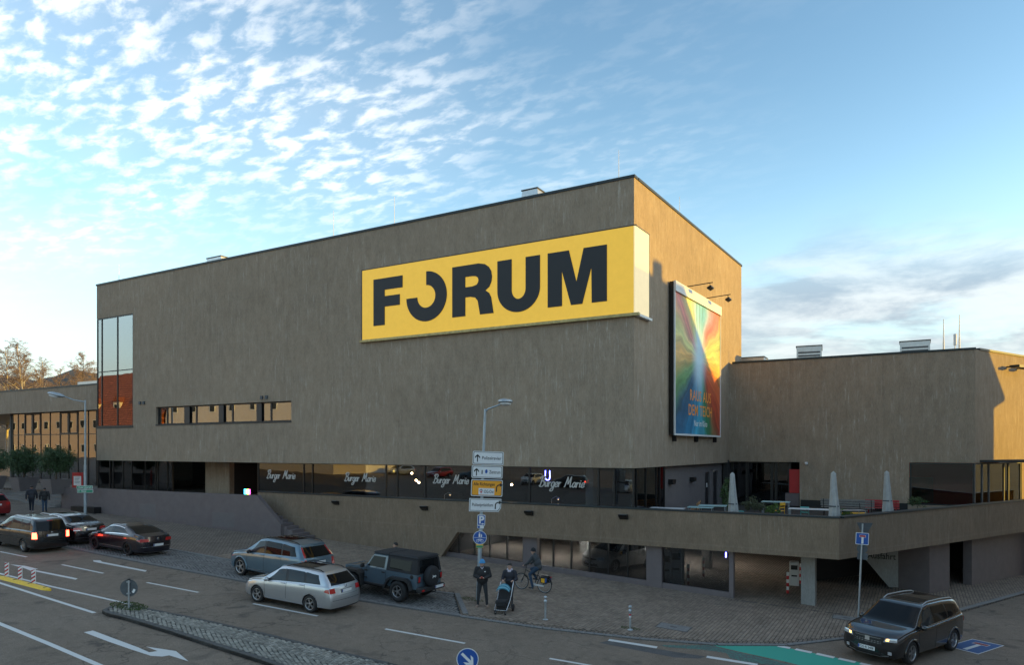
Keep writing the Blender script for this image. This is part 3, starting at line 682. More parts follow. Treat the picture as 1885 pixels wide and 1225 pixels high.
# ================================================================== BUILDINGS
YF = 30.1                                    # plane of the street front
X_L, X_R = -53.43, -11.0
Z_ROOF, Z_OVER, Z_SILL, Z_BAND = 18.87, 5.74, 3.90, 2.28
DS = Vector((0.0453, .99897)); DW = Vector(wdir(2909))
C0 = Vector((-2.6, YF)); CW = Vector((2.80, 45.54))
def wall(mb, p0, u, L, z0, z1, holes=(), thick=.4, inn=None, mat=0, caps=()):
    u = Vector(u).normalized(); p0 = Vector(p0); inn = Vector(inn).normalized() if inn is not None else Vector((-u.y, u.x))
    us = sorted({0, L} | {q for h in holes for q in h[:2]}); zs = sorted({z0, z1} | {q for h in holes for q in h[2:]})
    def pt(a, z, d): q = p0 + u * a + inn * d; return (q.x, q.y, z)
    def hole(a, z): return any(h[0] < a < h[1] and h[2] < z < h[3] for h in holes)
    for i in range(len(us) - 1):
        for j in range(len(zs) - 1):
            a0, a1, b0, b1 = us[i], us[i + 1], zs[j], zs[j + 1]
            if hole((a0 + a1) / 2, (b0 + b1) / 2): continue
            mb.add([pt(a0, b0, 0), pt(a1, b0, 0), pt(a1, b1, 0), pt(a0, b1, 0)], [(0, 1, 2, 3)], mat)
            mb.add([pt(a0, b0, thick), pt(a1, b0, thick), pt(a1, b1, thick), pt(a0, b1, thick)], [(3, 2, 1, 0)], mat)
    for (a0, a1, b0, b1) in holes:
        for (s, e) in (((a0, b0), (a1, b0)), ((a0, b1), (a1, b1)), ((a0, b0), (a0, b1)), ((a1, b0), (a1, b1))):
            if s[0] == e[0] and (s[0] <= 0 or s[0] >= L): continue
            if s[1] == e[1] and (s[1] <= z0 or s[1] >= z1): continue
            mb.add([pt(*s, 0), pt(*e, 0), pt(*e, thick), pt(*s, thick)], [(0, 1, 2, 3)], mat)
    for c in caps:
        if c == 'b': mb.add([pt(0, z0, 0), pt(L, z0, 0), pt(L, z0, thick), pt(0, z0, thick)], [(0, 1, 2, 3)], mat)
        if c == 't': mb.add([pt(0, z1, 0), pt(L, z1, 0), pt(L, z1, thick), pt(0, z1, thick)], [(0, 1, 2, 3)], mat)
        if c == 'l': mb.add([pt(0, z0, 0), pt(0, z1, 0), pt(0, z1, thick), pt(0, z0, thick)], [(0, 1, 2, 3)], mat)
        if c == 'r': mb.add([pt(L, z0, 0), pt(L, z1, 0), pt(L, z1, thick), pt(L, z0, thick)], [(0, 1, 2, 3)], mat)
def bar(p0, u, a0, a1, z0, z1, d0, d1, inn):
    # box along a wall line
    mb = MB(); p0 = Vector(p0); u = Vector(u); inn = Vector(inn)
    q = [p0 + u * a + inn * d for a, d in ((a0, d0), (a1, d0), (a1, d1), (a0, d1))]
    mb.add([(p.x, p.y, z0) for p in q] + [(p.x, p.y, z1) for p in q], [(3, 2, 1, 0), (4, 5, 6, 7)] + [(i, (i + 1) % 4, 4 + (i + 1) % 4, 4 + i) for i in range(4)])
    return mb
def glazing(parent, p0, u, inn, edges, z0, z1, depth, pane='pane', frame_m='frame_black', mw=.06, rails=(), name='window', skip=()):
    # a run of panes: each bay a window part with its own pane and mullion
    p0 = Vector(p0); u = Vector(u).normalized(); inn = Vector(inn).normalized(); out = []
    for i in range(len(edges) - 1):
        a, b = edges[i], edges[i + 1]
        f = bar(p0, u, a - mw / 2, a + mw / 2, z0, z1, depth - .05, depth + .05, inn)
        w = f.build('mullion', MATS[frame_m], parent)
        zz = [z0 + .03] + sorted(rails) + [z1 - .03]
        if i not in skip:
            for k in range(len(zz) - 1):
                pn = bar(p0, u, a + mw / 2 + .004, b - mw / 2 - .004, zz[k] + .012, zz[k + 1] - .012, depth - .006, depth + .006, inn).build('window_pane', MATS[pane], parent)
                out.append(pn)
    bar(p0, u, edges[-1] - mw / 2, edges[-1] + mw / 2, z0, z1, depth - .05, depth + .05, inn).build('mullion', MATS[frame_m], parent)
    for z in list(rails) + [z0 + .03, z1 - .03]:
        bar(p0, u, edges[0] + mw / 2 + .002, edges[-1] - mw / 2 - .002, z - .03, z + .03, depth - .045, depth + .045, inn).build('window_rail', MATS[frame_m], parent)
    return out
def px_x(px, Y, y=860): return onY(px, y, Y).x
INY = Vector((0, 1)); EX = Vector((1, 0))

# ------------------------------------------------------------------ main block
main = thing('cinema_building', 'large brown grey concrete cinema block overhanging its glazed ground floor', 'building', (-32, 39, gz(-32, 35)))
W_CORNER = (0, 4.59, 8.24, 16.38); W_STRIP = (7.27, 20.65, 8.29, 9.53)
mb = MB(); wall(mb, (X_L, YF), EX, X_R - X_L, Z_OVER, Z_ROOF, [W_CORNER, W_STRIP], .4, INY); mb.build('front_wall', MATS['facade'], main, fix=False)
mb = MB(); wall(mb, (X_R, YF), DS, 18.45, Z_OVER, Z_ROOF, [], .4, (-.999, .0453), caps=('r',)); mb.build('side_wall', MATS['facade'], main, fix=False)
mb = MB(); wall(mb, (X_L, 48.5), (0, -1), 18.4, Z_OVER, Z_ROOF, [(13.2, 18.4, 8.24, 16.38)], .4, (1, 0)); mb.build('side_wall', MATS['facade'], main, fix=False)
mb = MB(); wall(mb, (-10.2, 48.5), (-1, 0), 43.2, Z_OVER, Z_ROOF, [], .4, (0, -1)); mb.build('rear_wall', MATS['facade'], main, fix=False)
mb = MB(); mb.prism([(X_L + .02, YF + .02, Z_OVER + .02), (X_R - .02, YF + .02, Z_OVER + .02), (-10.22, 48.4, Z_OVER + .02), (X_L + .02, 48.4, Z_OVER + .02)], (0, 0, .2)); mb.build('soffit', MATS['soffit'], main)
mb = MB(); mb.prism([(X_L + .02, YF + .02, Z_ROOF - .5), (X_R - .02, YF + .02, Z_ROOF - .5), (-10.22, 48.4, Z_ROOF - .5), (X_L + .02, 48.4, Z_ROOF - .5)], (0, 0, .2)); mb.build('roof', MATS['roof_gravel'], main)
bar((X_L, YF), EX, -.05, X_R - X_L + .05, Z_ROOF, Z_ROOF + .12, -.05, .45, INY).build('roof_coping', MATS['coping'], main)
bar((X_R, YF), DS, .46, 18.5, Z_ROOF, Z_ROOF + .12, -.05, .45, Vector((-.999, .0453))).build('roof_coping', MATS['coping'], main)
# corner window: room behind it, panes wrap round the corner
rm = MB()
rm.box(X_L + 4.7, X_L + 4.9, YF + .5, 36.4, 8.1, 16.5); rm.box(X_L + .4, X_L + 4.7, 36.2, 36.4, 8.1, 16.5); rm.box(X_L + .5, X_L + 4.7, YF + .5, 36.2, 16.4, 16.6)
rm.build('room_wall', MATS['interior_pale'], main)
rm = MB(); rm.box(X_L + .05, X_L + 4.7, YF + .42, 36.2, 8.0, 8.24); rm.build('room_floor', MATS['interior_mid'], main)
glazing(main, (X_L, YF), EX, INY, [.04, .62, 2.62, 4.55], 8.26, 16.36, .06, 'pane_mirror', mw=.07, rails=(12.36,))
glazing(main, (X_L, YF), INY, EX, [.16, 2.4, 4.9], 8.26, 16.36, .06, 'pane', mw=.07, rails=(12.36,))
bar((X_L, YF), EX, -.02, 4.62, 8.12, 8.25, -.03, .12, INY).build('window_sill', MATS['coping'], main)
# strip window
rm = MB(); x0, x1 = X_L + 7.0, X_L + 20.9
rm.box(x0, x1, 34.4, 34.6, 7.6, 10.6); rm.box(x0 - .2, x0, YF + .42, 34.6, 7.6, 10.6); rm.box(x1, x1 + .2, YF + .42, 34.6, 7.6, 10.6); rm.box(x0, x1, YF + .42, 34.4, 10.5, 10.7)
rm.build('room_wall', MATS['interior_mid'], main)
rm = MB(); rm.box(x0, x1, YF + .42, 34.4, 7.5, 7.62); rm.build('room_floor', MATS['interior_mid'], main)
SZ = lambda zx: px_x(150 + zx * .2175, YF, 757) - X_L
ed = [SZ(q) for q in (632, 705, 858, 952, 1155, 1258, 1470, 1585, 1775)]
glazing(main, (X_L, YF), EX, INY, ed, 8.31, 9.51, .22, 'pane_mirror', 'frame_dark', mw=.10)
for a, b in ((858, 902), (1150, 1190), (1470, 1512)):
    bar((X_L, YF), EX, SZ(a), SZ(b), 8.33, 9.49, .10, .16, INY).build('ventilation_flap', MATS['frame_dark'], main)
bar((X_L, YF), EX, W_STRIP[0] - .02, W_STRIP[1] + .02, 8.22, 8.30, -.03, .3, INY).build('window_sill', MATS['coping'], main)

# ---- ground floor: restaurant glazing under the overhang
XS0 = -35.75
ed = [px_x(q, YF + .3, 880) - XS0 for q in (476, 560, 576, 711, 732, 783, 872, 975, 1102, 1131, 1166)]
rest_panes = glazing(main, (XS0, YF), EX, INY, ed, Z_SILL, Z_OVER + .02, .30, 'pane', mw=.07)
side0 = Vector((X_R - .32, YF + .30))
ed2 = [0.05, .75, 1.9, 3.3, 3.75, 4.4]
glazing(main, side0, DS, (-1, .045), ed2, 3.2, Z_OVER + .02, 0, 'pane', mw=.07)
# interior of the restaurant
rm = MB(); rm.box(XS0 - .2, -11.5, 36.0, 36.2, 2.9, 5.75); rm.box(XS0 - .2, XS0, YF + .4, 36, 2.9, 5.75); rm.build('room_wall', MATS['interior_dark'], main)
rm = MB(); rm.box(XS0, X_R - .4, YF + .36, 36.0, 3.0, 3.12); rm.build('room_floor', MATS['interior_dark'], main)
for q, w in ((567, .5), (1085, .4)):
    x = px_x(q, YF + .8, 880); mb = MB(); mb.box(x - w / 2, x + w / 2, YF + .8, YF + 1.3, 3.12, Z_OVER); mb.build('interior_column', MATS['interior_pale'], main)
# grey wall and doors at the back of the terrace
gp = side0 + DS * 4.42 + Vector((-.05, 0))
mb = MB(); wall(mb, gp, DS, 11.0, 3.1, Z_OVER + .02, [(7.0, 8.0, 3.12, 5.2), (8.6, 9.7, 3.12, 5.25)], .25, (-1, .045)); mb.build('terrace_wall', MATS['grey_paint_light'], main, fix=False)
for a, b in ((7.0, 8.0), (8.6, 9.7)):
    d = bar(gp, DS, a + .03, b - .03, 3.13, 5.2, .10, .15, Vector((-1, .045))).build('door', MATS['frame_dark'], main)
    bar(gp, DS, a + .1, a + .13, 4.0, 4.35, .03, .10, Vector((-1, .045))).build('door_handle', MATS['sheet_metal'], d)
bar(gp, DS, 7.55, 7.72, 4.3, 4.55, .08, .10, Vector((-1, .045))).build('door_notice', MATS['white'], main)

# ---- plinth and terrace parapet
def gxy(x, y): return gz(x, y)
pts = [(XS0, 3.88), (C0.x, 3.88), (C0.x, Z_BAND), (-20.62, Z_BAND), (-21.95, gz(-21.9, YF) - .3), (XS0, gz(XS0, YF) - .3)]
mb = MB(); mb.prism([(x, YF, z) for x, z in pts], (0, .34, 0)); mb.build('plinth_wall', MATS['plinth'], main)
bar((XS0, YF), EX, 0, -11.0 - XS0, 3.883, 3.94, -.02, .36, INY).build('window_sill', MATS['coping'], main)
NW = Vector((-DW.y, DW.x))                                                     # inward of the side parapet
PL = 26.0
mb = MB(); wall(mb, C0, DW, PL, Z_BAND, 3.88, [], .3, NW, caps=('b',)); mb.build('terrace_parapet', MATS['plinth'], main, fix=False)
bar((-11.0, YF), EX, .01, C0.x + 11.0 + .02, 3.883, 3.95, -.03, .34, INY).build('parapet_coping', MATS['coping'], main)
bar(C0, DW, .3, PL, 3.883, 3.95, -.03, .32, NW).build('parapet_coping', MATS['coping'], main)
e = C0 + DW * PL
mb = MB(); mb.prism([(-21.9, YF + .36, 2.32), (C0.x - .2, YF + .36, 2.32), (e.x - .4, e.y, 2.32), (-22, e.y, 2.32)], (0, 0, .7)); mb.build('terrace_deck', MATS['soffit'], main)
# ---- garage level: recessed glazing, piers, skirting
YG = YF + .45
gx = lambda q: px_x(q, YG, 1040)
def garage_run(pix, slant=False):
    for i in range(len(pix) - 1):
        a, b = gx(pix[i]), gx(pix[i + 1]); zb = max(gz(a, YG), gz(b, YG)) + .30
        za, zb2 = gz(a, YG) + .30, gz(b, YG) + .30
        mb = MB(); a2 = a + (.06 if not (slant and i == 0) else 1.15)
        if slant and i == 0: mb.prism([(a + .1, YG, za), (b - .03, YG, zb2), (b - .03, YG, Z_BAND), (a2, YG, Z_BAND)], (0, .012, 0))
        else: mb.prism([(a + .03, YG, za), (b - .03, YG, zb2), (b - .03, YG, Z_BAND), (a + .03, YG, Z_BAND)], (0, .012, 0))
        mb.build('garage_pane', MATS['pane_dark'], main)
        mb = MB(); mb.box(b - .028, b + .028, YG - .05, YG + .06, zb2 - .05, Z_BAND + .05); mb.build('mullion', MATS['frame_black'], main)
garage_run((812, 846, 874, 902.5, 934, 964), True)
garage_run((992, 1019, 1052, 1085.4, 1120, 1156, 1191))
garage_run((1221, 1258, 1344))
for a, b in ((965, 991), (1192, 1220)):
    mb = MB(); mb.box(gx(a), gx(b), YG - .16, YG + .3, gz(gx(a), YG) - .5, Z_BAND + .04); mb.build('pier', MATS['grey_paint'], main)
def skirt(a, b):
    xa, xb = gx(a), gx(b); mb = MB(); mb.prism([(xa, YG - .12, gz(xa, YG) - .4), (xb, YG - .12, gz(xb, YG) - .4), (xb, YG - .12, gz(xb, YG) + .31), (xa, YG - .12, gz(xa, YG) + .31)], (0, .3, 0)); mb.build('skirting', MATS['grey_paint'], main)
skirt(811, 964.8); skirt(991.2, 1191.8); skirt(1220.2, 1344)
mb = MB(); mb.box(gx(1344) - .02, gx(1344) + .16, YG - .1, YG + .2, gz(gx(1344), YG) - .3, Z_BAND + .04); mb.build('door_post', MATS['grey_paint'], main)
# garage inside
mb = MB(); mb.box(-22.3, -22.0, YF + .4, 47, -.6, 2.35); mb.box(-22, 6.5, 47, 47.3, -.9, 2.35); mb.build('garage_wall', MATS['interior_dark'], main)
for x, y in ((-16.5, 37), (-9.5, 37), (-4.2, 40.5), (-13, 43)):
    mb = MB(); mb.box(x - .22, x + .22, y - .22, y + .22, gz(x, y) - .3, 2.33); mb.build('garage_column', MATS['pale_concrete'], main)
mb = MB(); x, y = -3.88, 31.6; mb.box(x - .27, x + .27, y - .27, y + .27, gz(x, y) - .3, 2.34); mb.build('front_column', MATS['pale_concrete'], main)
# garage exit wedge with its word
YA = 38.2; wp = [onY(px, py, YA) for px, py in ((1556, 1022), (1673, 1004), (1673, 1090), (1643, 1090))]
mb = MB(); wp[0].z = wp[1].z = 2.33; mb.prism(wp, (0, .35, 0)); wedge = mb.build('exit_ramp_wall', MATS['pale_concrete'], main)
mb = MB(); a, b = onY(1597, 1028, YA), onY(1655, 1026, YA); text_mb(mb, 'Ausfahrt', Matrix.Translation((a.x, YA - .006, a.z)) @ Matrix.Rotation(PI / 2, 4, 'X'), size=.42, depth=0, bold=.004, width=(b.x - a.x) / 1.62); mb.build('lettering', MATS['black'], wedge)
# grey base wall on the side street
def sideP(px, off):
    q = onV(px, 1040, (C0 - (-NW) * 0 + NW * off), DW); return (Vector((q.x, q.y)) - (C0 + NW * off)).dot(DW)
off = .55; B0 = C0 + NW * off
u1, u2, u3, u4 = [sideP(q, off) for q in (1705, 1748, 1789, 1885)]
mb = MB(); wall(mb, B0, DW, PL, -.8, 2.34, [(-.1, u3, -.8, 2.34)], .3, NW, caps=()); 
mb = MB(); q = bar(B0, DW, u3, PL, -.8, 2.34, 0, .4, NW); q.build('base_wall', MATS['grey_paint'], main)
bar(B0, DW, u1 + .3, u2, -.8, 2.34, .0, 1.6, NW).build('pier', MATS['grey_paint'], main)
bar(B0, DW, u1 - 2.5, PL, -.8, 2.34, 4.2, 4.4, NW).build('garage_wall', MATS['interior_dark'], main)
# roof of the restaurant lobby zone: entrance recess
mb = MB(); mb.box(-44.2, -41.6, 32.6, 33.0, 3.2, Z_OVER + .02); mb.build('entrance_wall', MATS['facade'], main)
mb = MB(); mb.box(-41.6, -35.9, 35.6, 35.9, 3.2, Z_OVER + .02); mb.box(-41.8, -41.6, 33.0, 35.9, 3.2, Z_OVER + .02); mb.build('entrance_wall', MATS['interior_dark'], main)
mb = MB(); mb.box(-39.4, -37.6, 35.5, 35.58, 3.36, 5.5); mb.build('entrance_door', MATS['frame_black'], main)
ed = [px_x(q, 32.8, 880) + 54 for q in (181, 203, 209, 227, 243, 268, 287, 291, 309, 318)]
glazing(main, (-54, 32.8), EX, INY, ed, 3.36, Z_OVER + .02, 0, 'pane', mw=.08)
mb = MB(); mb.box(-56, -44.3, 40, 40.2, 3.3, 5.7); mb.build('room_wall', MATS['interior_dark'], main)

# ------------------------------------------------------------------ right wing
wing = thing('side_wing_building', 'lower brown concrete wing behind the cafe terrace with dark corner window', 'building', (2, 50, 0))
I0 = Vector((-10.3, 45.54)); LW = CW.x - I0.x; ZW = 12.02
holes = [(0, 4.19, 3.1, 5.80), (9.98, LW, 3.45, 5.84)]
mb = MB(); wall(mb, I0, EX, LW, 3.1, ZW, holes, .4, INY); mb.build('front_wall', MATS['facade'], wing, fix=False)
wpos = lambda px: (lambda q: (Vector((q.x, q.y)) - CW).dot(DW))(onV(px, 880, CW, DW))
uE = wpos(1881)
mb = MB(); wall(mb, CW, DW, 24, 2.4, ZW, [(0, uE, 3.45, 5.84)], .4, NW); mb.build('side_wall', MATS['facade'], wing, fix=False)
f = CW + DW * 24
mb = MB(); mb.prism([(I0.x, I0.y + .02, ZW - .35), (CW.x - .02, CW.y + .02, ZW - .35), (f.x - .05, f.y, ZW - .35), (I0.x, f.y, ZW - .35)], (0, 0, .2)); mb.build('roof', MATS['roof_gravel'], wing)
bar(I0, EX, .2, LW + .03, ZW, ZW + .11, -.05, .42, INY).build('roof_coping', MATS['coping'], wing)
bar(CW, DW, .44, 24, ZW, ZW + .11, -.05, .42, NW).build('roof_coping', MATS['coping'], wing)
glazing(wing, I0, EX, INY, [.1, 1.0, 2.5, 2.75, 3.55], 3.12, 5.78, .55, 'pane_dark', mw=.16)
bar(I0, EX, 3.56, 4.15, 3.9, 5.35, .30, .36, INY).build('red_panel', MATS['red'], wing)
bar(I0, EX, 3.35, 4.15, 3.12, 3.88, .12, .5, INY).build('grey_counter', MATS['grey_paint'], wing)
glazing(wing, I0, EX, INY, [10.05, LW - .08], 3.47, 5.82, .08, 'pane', mw=.08)
glazing(wing, CW, DW, NW, [.05, uE * .16, uE * .30, uE * .62, uE * .72, uE - .05], 3.47, 5.82, .08, 'pane', mw=.08, frame_m='sign_back')
rm = MB(); rm.box(-2.0, CW.x + 1.5, 50.5, 50.7, 3.0, 5.9); rm.box(-2.2, -2.0, 46, 50.7, 3, 5.9); rm.build('room_wall', MATS['red'], wing)
rm = MB(); rm.box(-2.0, CW.x + 4, 46, 50.5, 5.88, 6.0); rm.box(I0.x, -6, 46, 49.0, 5.85, 6.0); rm.build('room_ceiling', MATS['interior_dark'], wing)
rm = MB(); rm.box(I0.x, -5.8, 48.4, 48.6, 3, 5.9); rm.box(-6.0, -5.8, 45.96, 48.4, 3, 5.9); rm.box(I0.x - .3, I0.x, 45.2, 48.4, 3, 5.9); rm.build('room_wall', MATS['interior_dark'], wing)
mb = MB(); mb.box(-1.2, .9, 48.2, 48.8, 3.45, 4.9); mb.build('counter', MATS['interior_dark'], wing)
bar(CW, DW, uE * .33, uE * .46, 3.6, 5.2, .25, .30, NW).build('window_poster', MATS['sign_green'], wing)
# flat black strip: shade of the bench recess below the wing wall, as colour
bar(I0, EX, 4.25, 9.9, 3.1, 3.52, -.03, .02, INY).build('recess_shade_strip', MATS['black'], wing)

# ------------------------------------------------------------------ left foyer wing
foyer = thing('foyer_building', 'low concrete foyer wing with tall glass front reflecting a pale house', 'building', (-70, 42, gz(-70, 38)))
YL = 34.0; ZD = 3.36
mb = MB(); mb.box(-112, X_L - .05, YL, YL + .4, 9.95, 12.05); mb.build('fascia', MATS['facade'], foyer)
mb = MB(); mb.box(-112, X_L - .05, YL - .04, YL + .5, 12.05, 12.18); mb.build('roof_coping', MATS['coping'], foyer)
mb = MB(); mb.box(-112, X_L - .05, YL + .45, 52, 11.5, 11.7); mb.build('roof', MATS['roof_gravel'], foyer)
mb = MB(); mb.box(-112, X_L - .05, YL + .42, 52, 9.98, 10.1); mb.build('soffit', MATS['frame_black'], foyer)
fx = [onY(q, 820, YL + .7).x for q in (24, 34, 46, 60.6, 75.7, 92.7, 111, 127, 144, 163, 178)]
ed = [q + 80 for q in fx] + [80 + X_L + 1.5]
glazing(foyer, (-80, YL + .7), EX, INY, ed, ZD, 9.98, 0, 'pane_warm', mw=.07, rails=(5.75, 7.9))
for i in (2, 6):
    for k in (0, 1):
        a, b = ed[i + k], ed[i + k + 1]; fr = MB(); z0, z1, t = 7.93, 9.9, .11
        for q in (bar((-80, YL + .7), EX, a + .03, b - .03, z0, z0 + t, -.07, .0, INY), bar((-80, YL + .7), EX, a + .03, b - .03, z1 - t, z1, -.07, .0, INY), bar((-80, YL + .7), EX, a + .03, a + .03 + t, z0 + t, z1 - t, -.07, 0, INY), bar((-80, YL + .7), EX, b - .03 - t, b - .03, z0 + t, z1 - t, -.07, 0, INY)): fr.add(q.v, q.f)
        fr.build('opening_frame', MATS['frame_black'], foyer)
mb = MB(); mb.box(fx[0] - .4, fx[0] - .2, YL + .6, 46, ZD - .2, 9.98); mb.box(fx[0], X_L - .1, 45.5, 45.8, ZD - .2, 9.98); mb.build('room_wall', MATS['interior_mid'], foyer)
mb = MB(); mb.box(-90.2, -89.8, YL + .1, YL + .5, ZD - .3, 9.95); mb.build('pillar', MATS['facade'], foyer)
# slatted timber box at the far end of the foyer
tb = thing('timber_screen', 'pale slatted timber screen standing left of the planters', 'screen', (-82, 37, ZD))
P('larch', (.62, .40, .24), .65, var=.25, vscale=4, stretch=(1, 1, 9))
mb = MB(); mb.box(-100, -77.4, 38.05, 38.3, ZD - .3, ZD + 2.9); mb.build('backing', MATS['larch'], tb)
zz = ZD
while zz < ZD + 2.8:
    mb = MB(); mb.box(-100, -77.3, 38.0, 38.045, zz, zz + .10); mb.build('slat', MATS['larch'], tb); zz += .125
# entrance terrace, steps, retaining wall, stairs
deck = MB(); rp0, rp1, rp2 = Vector((-53.64, 27.69)), Vector((-34.4, 28.88)), Vector((-32.63, 29.3))
deck.prism([(-112, 29.6, 1.2), (-53.5, 29.2, 1.2), (-53.5, 28.0, 1.2), (-36.2, 28.95, 1.2), (-36.2, 36, 1.2), (-36.2, 52, 1.2), (-112, 52, 1.2)], (0, 0, ZD - 1.2))
deck.build('entrance_terrace', MATS['paving_far'], kind='structure')
st = thing('entrance_steps', 'wide stone steps rising to the cinema entrance terrace', 'steps', (-70, 28.8, 2.6))
for k in range(6):
    zt = ZD - .16 * (k + 1) ; y1 = 29.58 - .36 * k; mb = MB(); mb.prism([(-112, y1 - .38, zt - .5), (-53.8, y1 - .78, zt - .5), (-53.8, y1 - .4 + .0, zt - .5), (-112, y1, zt - .5)], (0, 0, .5 + (-.0))); mb.build('step', MATS['kerbstone'], st)
rw = thing('retaining_wall', 'long dark grey painted wall of the entrance terrace sloping down at the stairs', 'wall', (-44, 28.3, gz(-44, 28)))
dR = (rp1 - rp0).normalized(); L1 = (rp1 - rp0).length; nR = Vector((-dR.y, dR.x))
mb = MB(); poly = [(0, 3.80), (L1, 3.80), (L1 + 1.95, 2.14), (L1 + 1.95, 1.0), (0, 1.7)]
mb.prism([(rp0 + dR * a).to_3d() + Vector((0, 0, z)) for a, z in poly], (nR * .30).to_3d()); mb.build('wall_body', MATS['grey_paint'], rw)
for a, w, zc, h in ((8.6, 1.6, 2.5, .9), (15.5, 1.9, 2.2, .9)):
    mb = bar(rp0, dR, a, a + w, zc - h / 2, zc + h / 2, -.004, .002, nR); mb.build('repaint_patch', MATS['grey_paint_light'], rw)
mb = bar(rp0, dR, 2.0, 4.6, 1.9, 2.55, -.55, -.05, nR); bb = mb.build('wall_bench', MATS['frame_black'], rw)
sr = thing('stairs', 'dark stairs running down between the grey wall and the restaurant plinth', 'stairs', (-34, 29.6, 1.5))
for k in range(12):
    zt = ZD - .02 - .168 * k; x0 = -36.2 + .45 * k; mb = MB(); mb.box(x0, x0 + .47, 29.12 + .05 * (k > 3), YF - .02, zt - .5, zt); mb.build('step', MATS['grey_paint'], sr)
# plywood-free rooftop things
def roof_box(name, label, c, s, ang=0, louvre=True, slope=0.0, group=None):
    r = thing(name, label, 'roof vent', M=upright(c[0], c[1], c[2], ang), group=group)
    sx, sy, sz = s; mb = MB(); v = [(-sx / 2, -sy / 2, 0), (sx / 2, -sy / 2, 0), (sx / 2, sy / 2, 0), (-sx / 2, sy / 2, 0), (-sx / 2 + slope, -sy / 2, sz), (sx / 2 - slope, -sy / 2, sz), (sx / 2 - slope, sy / 2, sz), (-sx / 2 + slope, sy / 2, sz)]
    mb.add(v, [(3, 2, 1, 0), (4, 5, 6, 7), (0, 1, 5, 4), (1, 2, 6, 5), (2, 3, 7, 6), (3, 0, 4, 7)]); mb.build('casing', MATS['sheet_metal'], r)
    mb = MB(); mb.box(-sx / 2 + slope - .04, sx / 2 - slope + .04, -sy / 2 - .04, sy / 2 + .04, sz, sz + .06); mb.build('lid', MATS['frame_dark'], r)
    if louvre:
        for k in range(4): mb = MB(); mb.box(-sx / 2 + slope + .1, sx / 2 - slope - .1, -sy / 2 - .03, -sy / 2 - .005, sz * (.2 + .16 * k), sz * (.27 + .16 * k)); mb.build('louvre', MATS['sign_back'], r)
zr = Z_ROOF - .3
roof_box('roof_vent', 'grey trapezoid roof vent above the yellow sign', (-18.2, 34.0, zr), (1.5, 1.0, 2.15), 0, False, .28)
roof_box('roof_vent', 'pale trapezoid roof vent near the left end of the cinema roof', (-45.0, 34.5, zr), (2.3, 1.2, 2.2), 0, False, .35)
zw = ZW - .15
roof_box('roof_vent', 'low pale box on the wing roof against the tall block', (-9.7, 50.2, zw), (1.6, 1.4, .95), 0)
roof_box('roof_vent', 'small low vent beside the low pale box on the wing roof', (-8.2, 50.8, zw), (1.0, 1.0, .75), 0)
roof_box('roof_vent', 'white wedge topped roof vent in the middle of the wing roof', (-6.1, 50.0, zw), (1.5, 2.6, 1.35), 6)
roof_box('roof_vent', 'large boxy air unit on the wing roof beside the antennas', (-.05, 50.0, zw), (1.6, 1.5, 1.3), 0)
roof_box('roof_vent', 'tiny flat vent between the wing roof units', (-3.6, 51.5, zw), (.7, .7, .7), 0)
def mast(name, label, x, y, z0, z1, r, group=None, cat='lightning rod', panel=False):
    t = thing(name, label, cat, (x, y, z0), group); mb = MB(); mb.cyl((x, y, z0), (x, y, z0 + (z1 - z0) * .5), r, r * .8, 8); mb.cyl((x, y, z0 + (z1 - z0) * .5), (x, y, z1), r * .6, r * .35, 8); mb.build('rod', MATS['white_metal'], t)
    mb = MB(); mb.box(x - .2, x + .2, y - .2, y + .2, z0, z0 + .12); mb.build('foot', MATS['pale_concrete'], t)
    if panel: mb = MB(); mb.bbox((x, y, z1 - .35), (.16, .12, .7), .03); mb.build('antenna_panel', MATS['white_metal'], t)
for (px, top, Y, lb) in ((1139, 276, 33, 'thin lightning rod on the cinema roof by the sunlit corner'), (726, 362, 33, 'thin lightning rod on the cinema roof above the left end of the yellow sign'), (614, 388, 33, 'thin lightning rod on the cinema roof between the pale vent and the yellow sign'), (219, 487, 31.2, 'thin lightning rod on the cinema roof above the corner window')):
    p = onY(px, top, Y); mast('lightning_rod', lb, p.x, Y, zr, p.z, .028, 'lightning rods along the cinema roof')
for (px, top, lb) in ((1251, 362, 'thin lightning rod above the sunlit side wall near the film poster'), (1324, 440, 'thin lightning rod above the rear end of the sunlit side wall')):
    q = onV(px, top, (X_R - .6, YF), DS); mast('lightning_rod', lb, q.x, q.y, zr, q.z, .025, 'lightning rods over the sunlit side wall')
p = onY(1737, 588, 50); mast('antenna_mast', 'white antenna mast nearest the boxy air unit', p.x, 50, zw, p.z, .055, None, 'antenna')
p = onY(1766, 580, 50); mast('antenna_mast', 'tallest white antenna mast on the wing roof', p.x, 50, zw, p.z, .055, None, 'antenna')
p = onY(1758, 615, 49.5); mast('antenna_mast', 'short antenna with a white panel between the tall masts', p.x, 49.5, zw, p.z, .04, None, 'antenna', True)
mb = MB(); mb.box(-67, X_L - .3, 36, 37.2, 11.7, 12.75); so = mb.build('duct_casing', MATS['sheet_metal']); 
du = thing('roof_duct', 'long low metal duct on the foyer roof', 'roof duct', (-60, 36.5, 11.7)); so.parent = du; so.matrix_parent_inverse = Matrix.Translation(-du.location)
for k in range(6): mb = MB(); mb.box(-66 + k * 2.1, -65.6 + k * 2.1, 35.96, 35.995, 12.2, 12.45); mb.build('duct_flap', MATS['frame_black'], du)

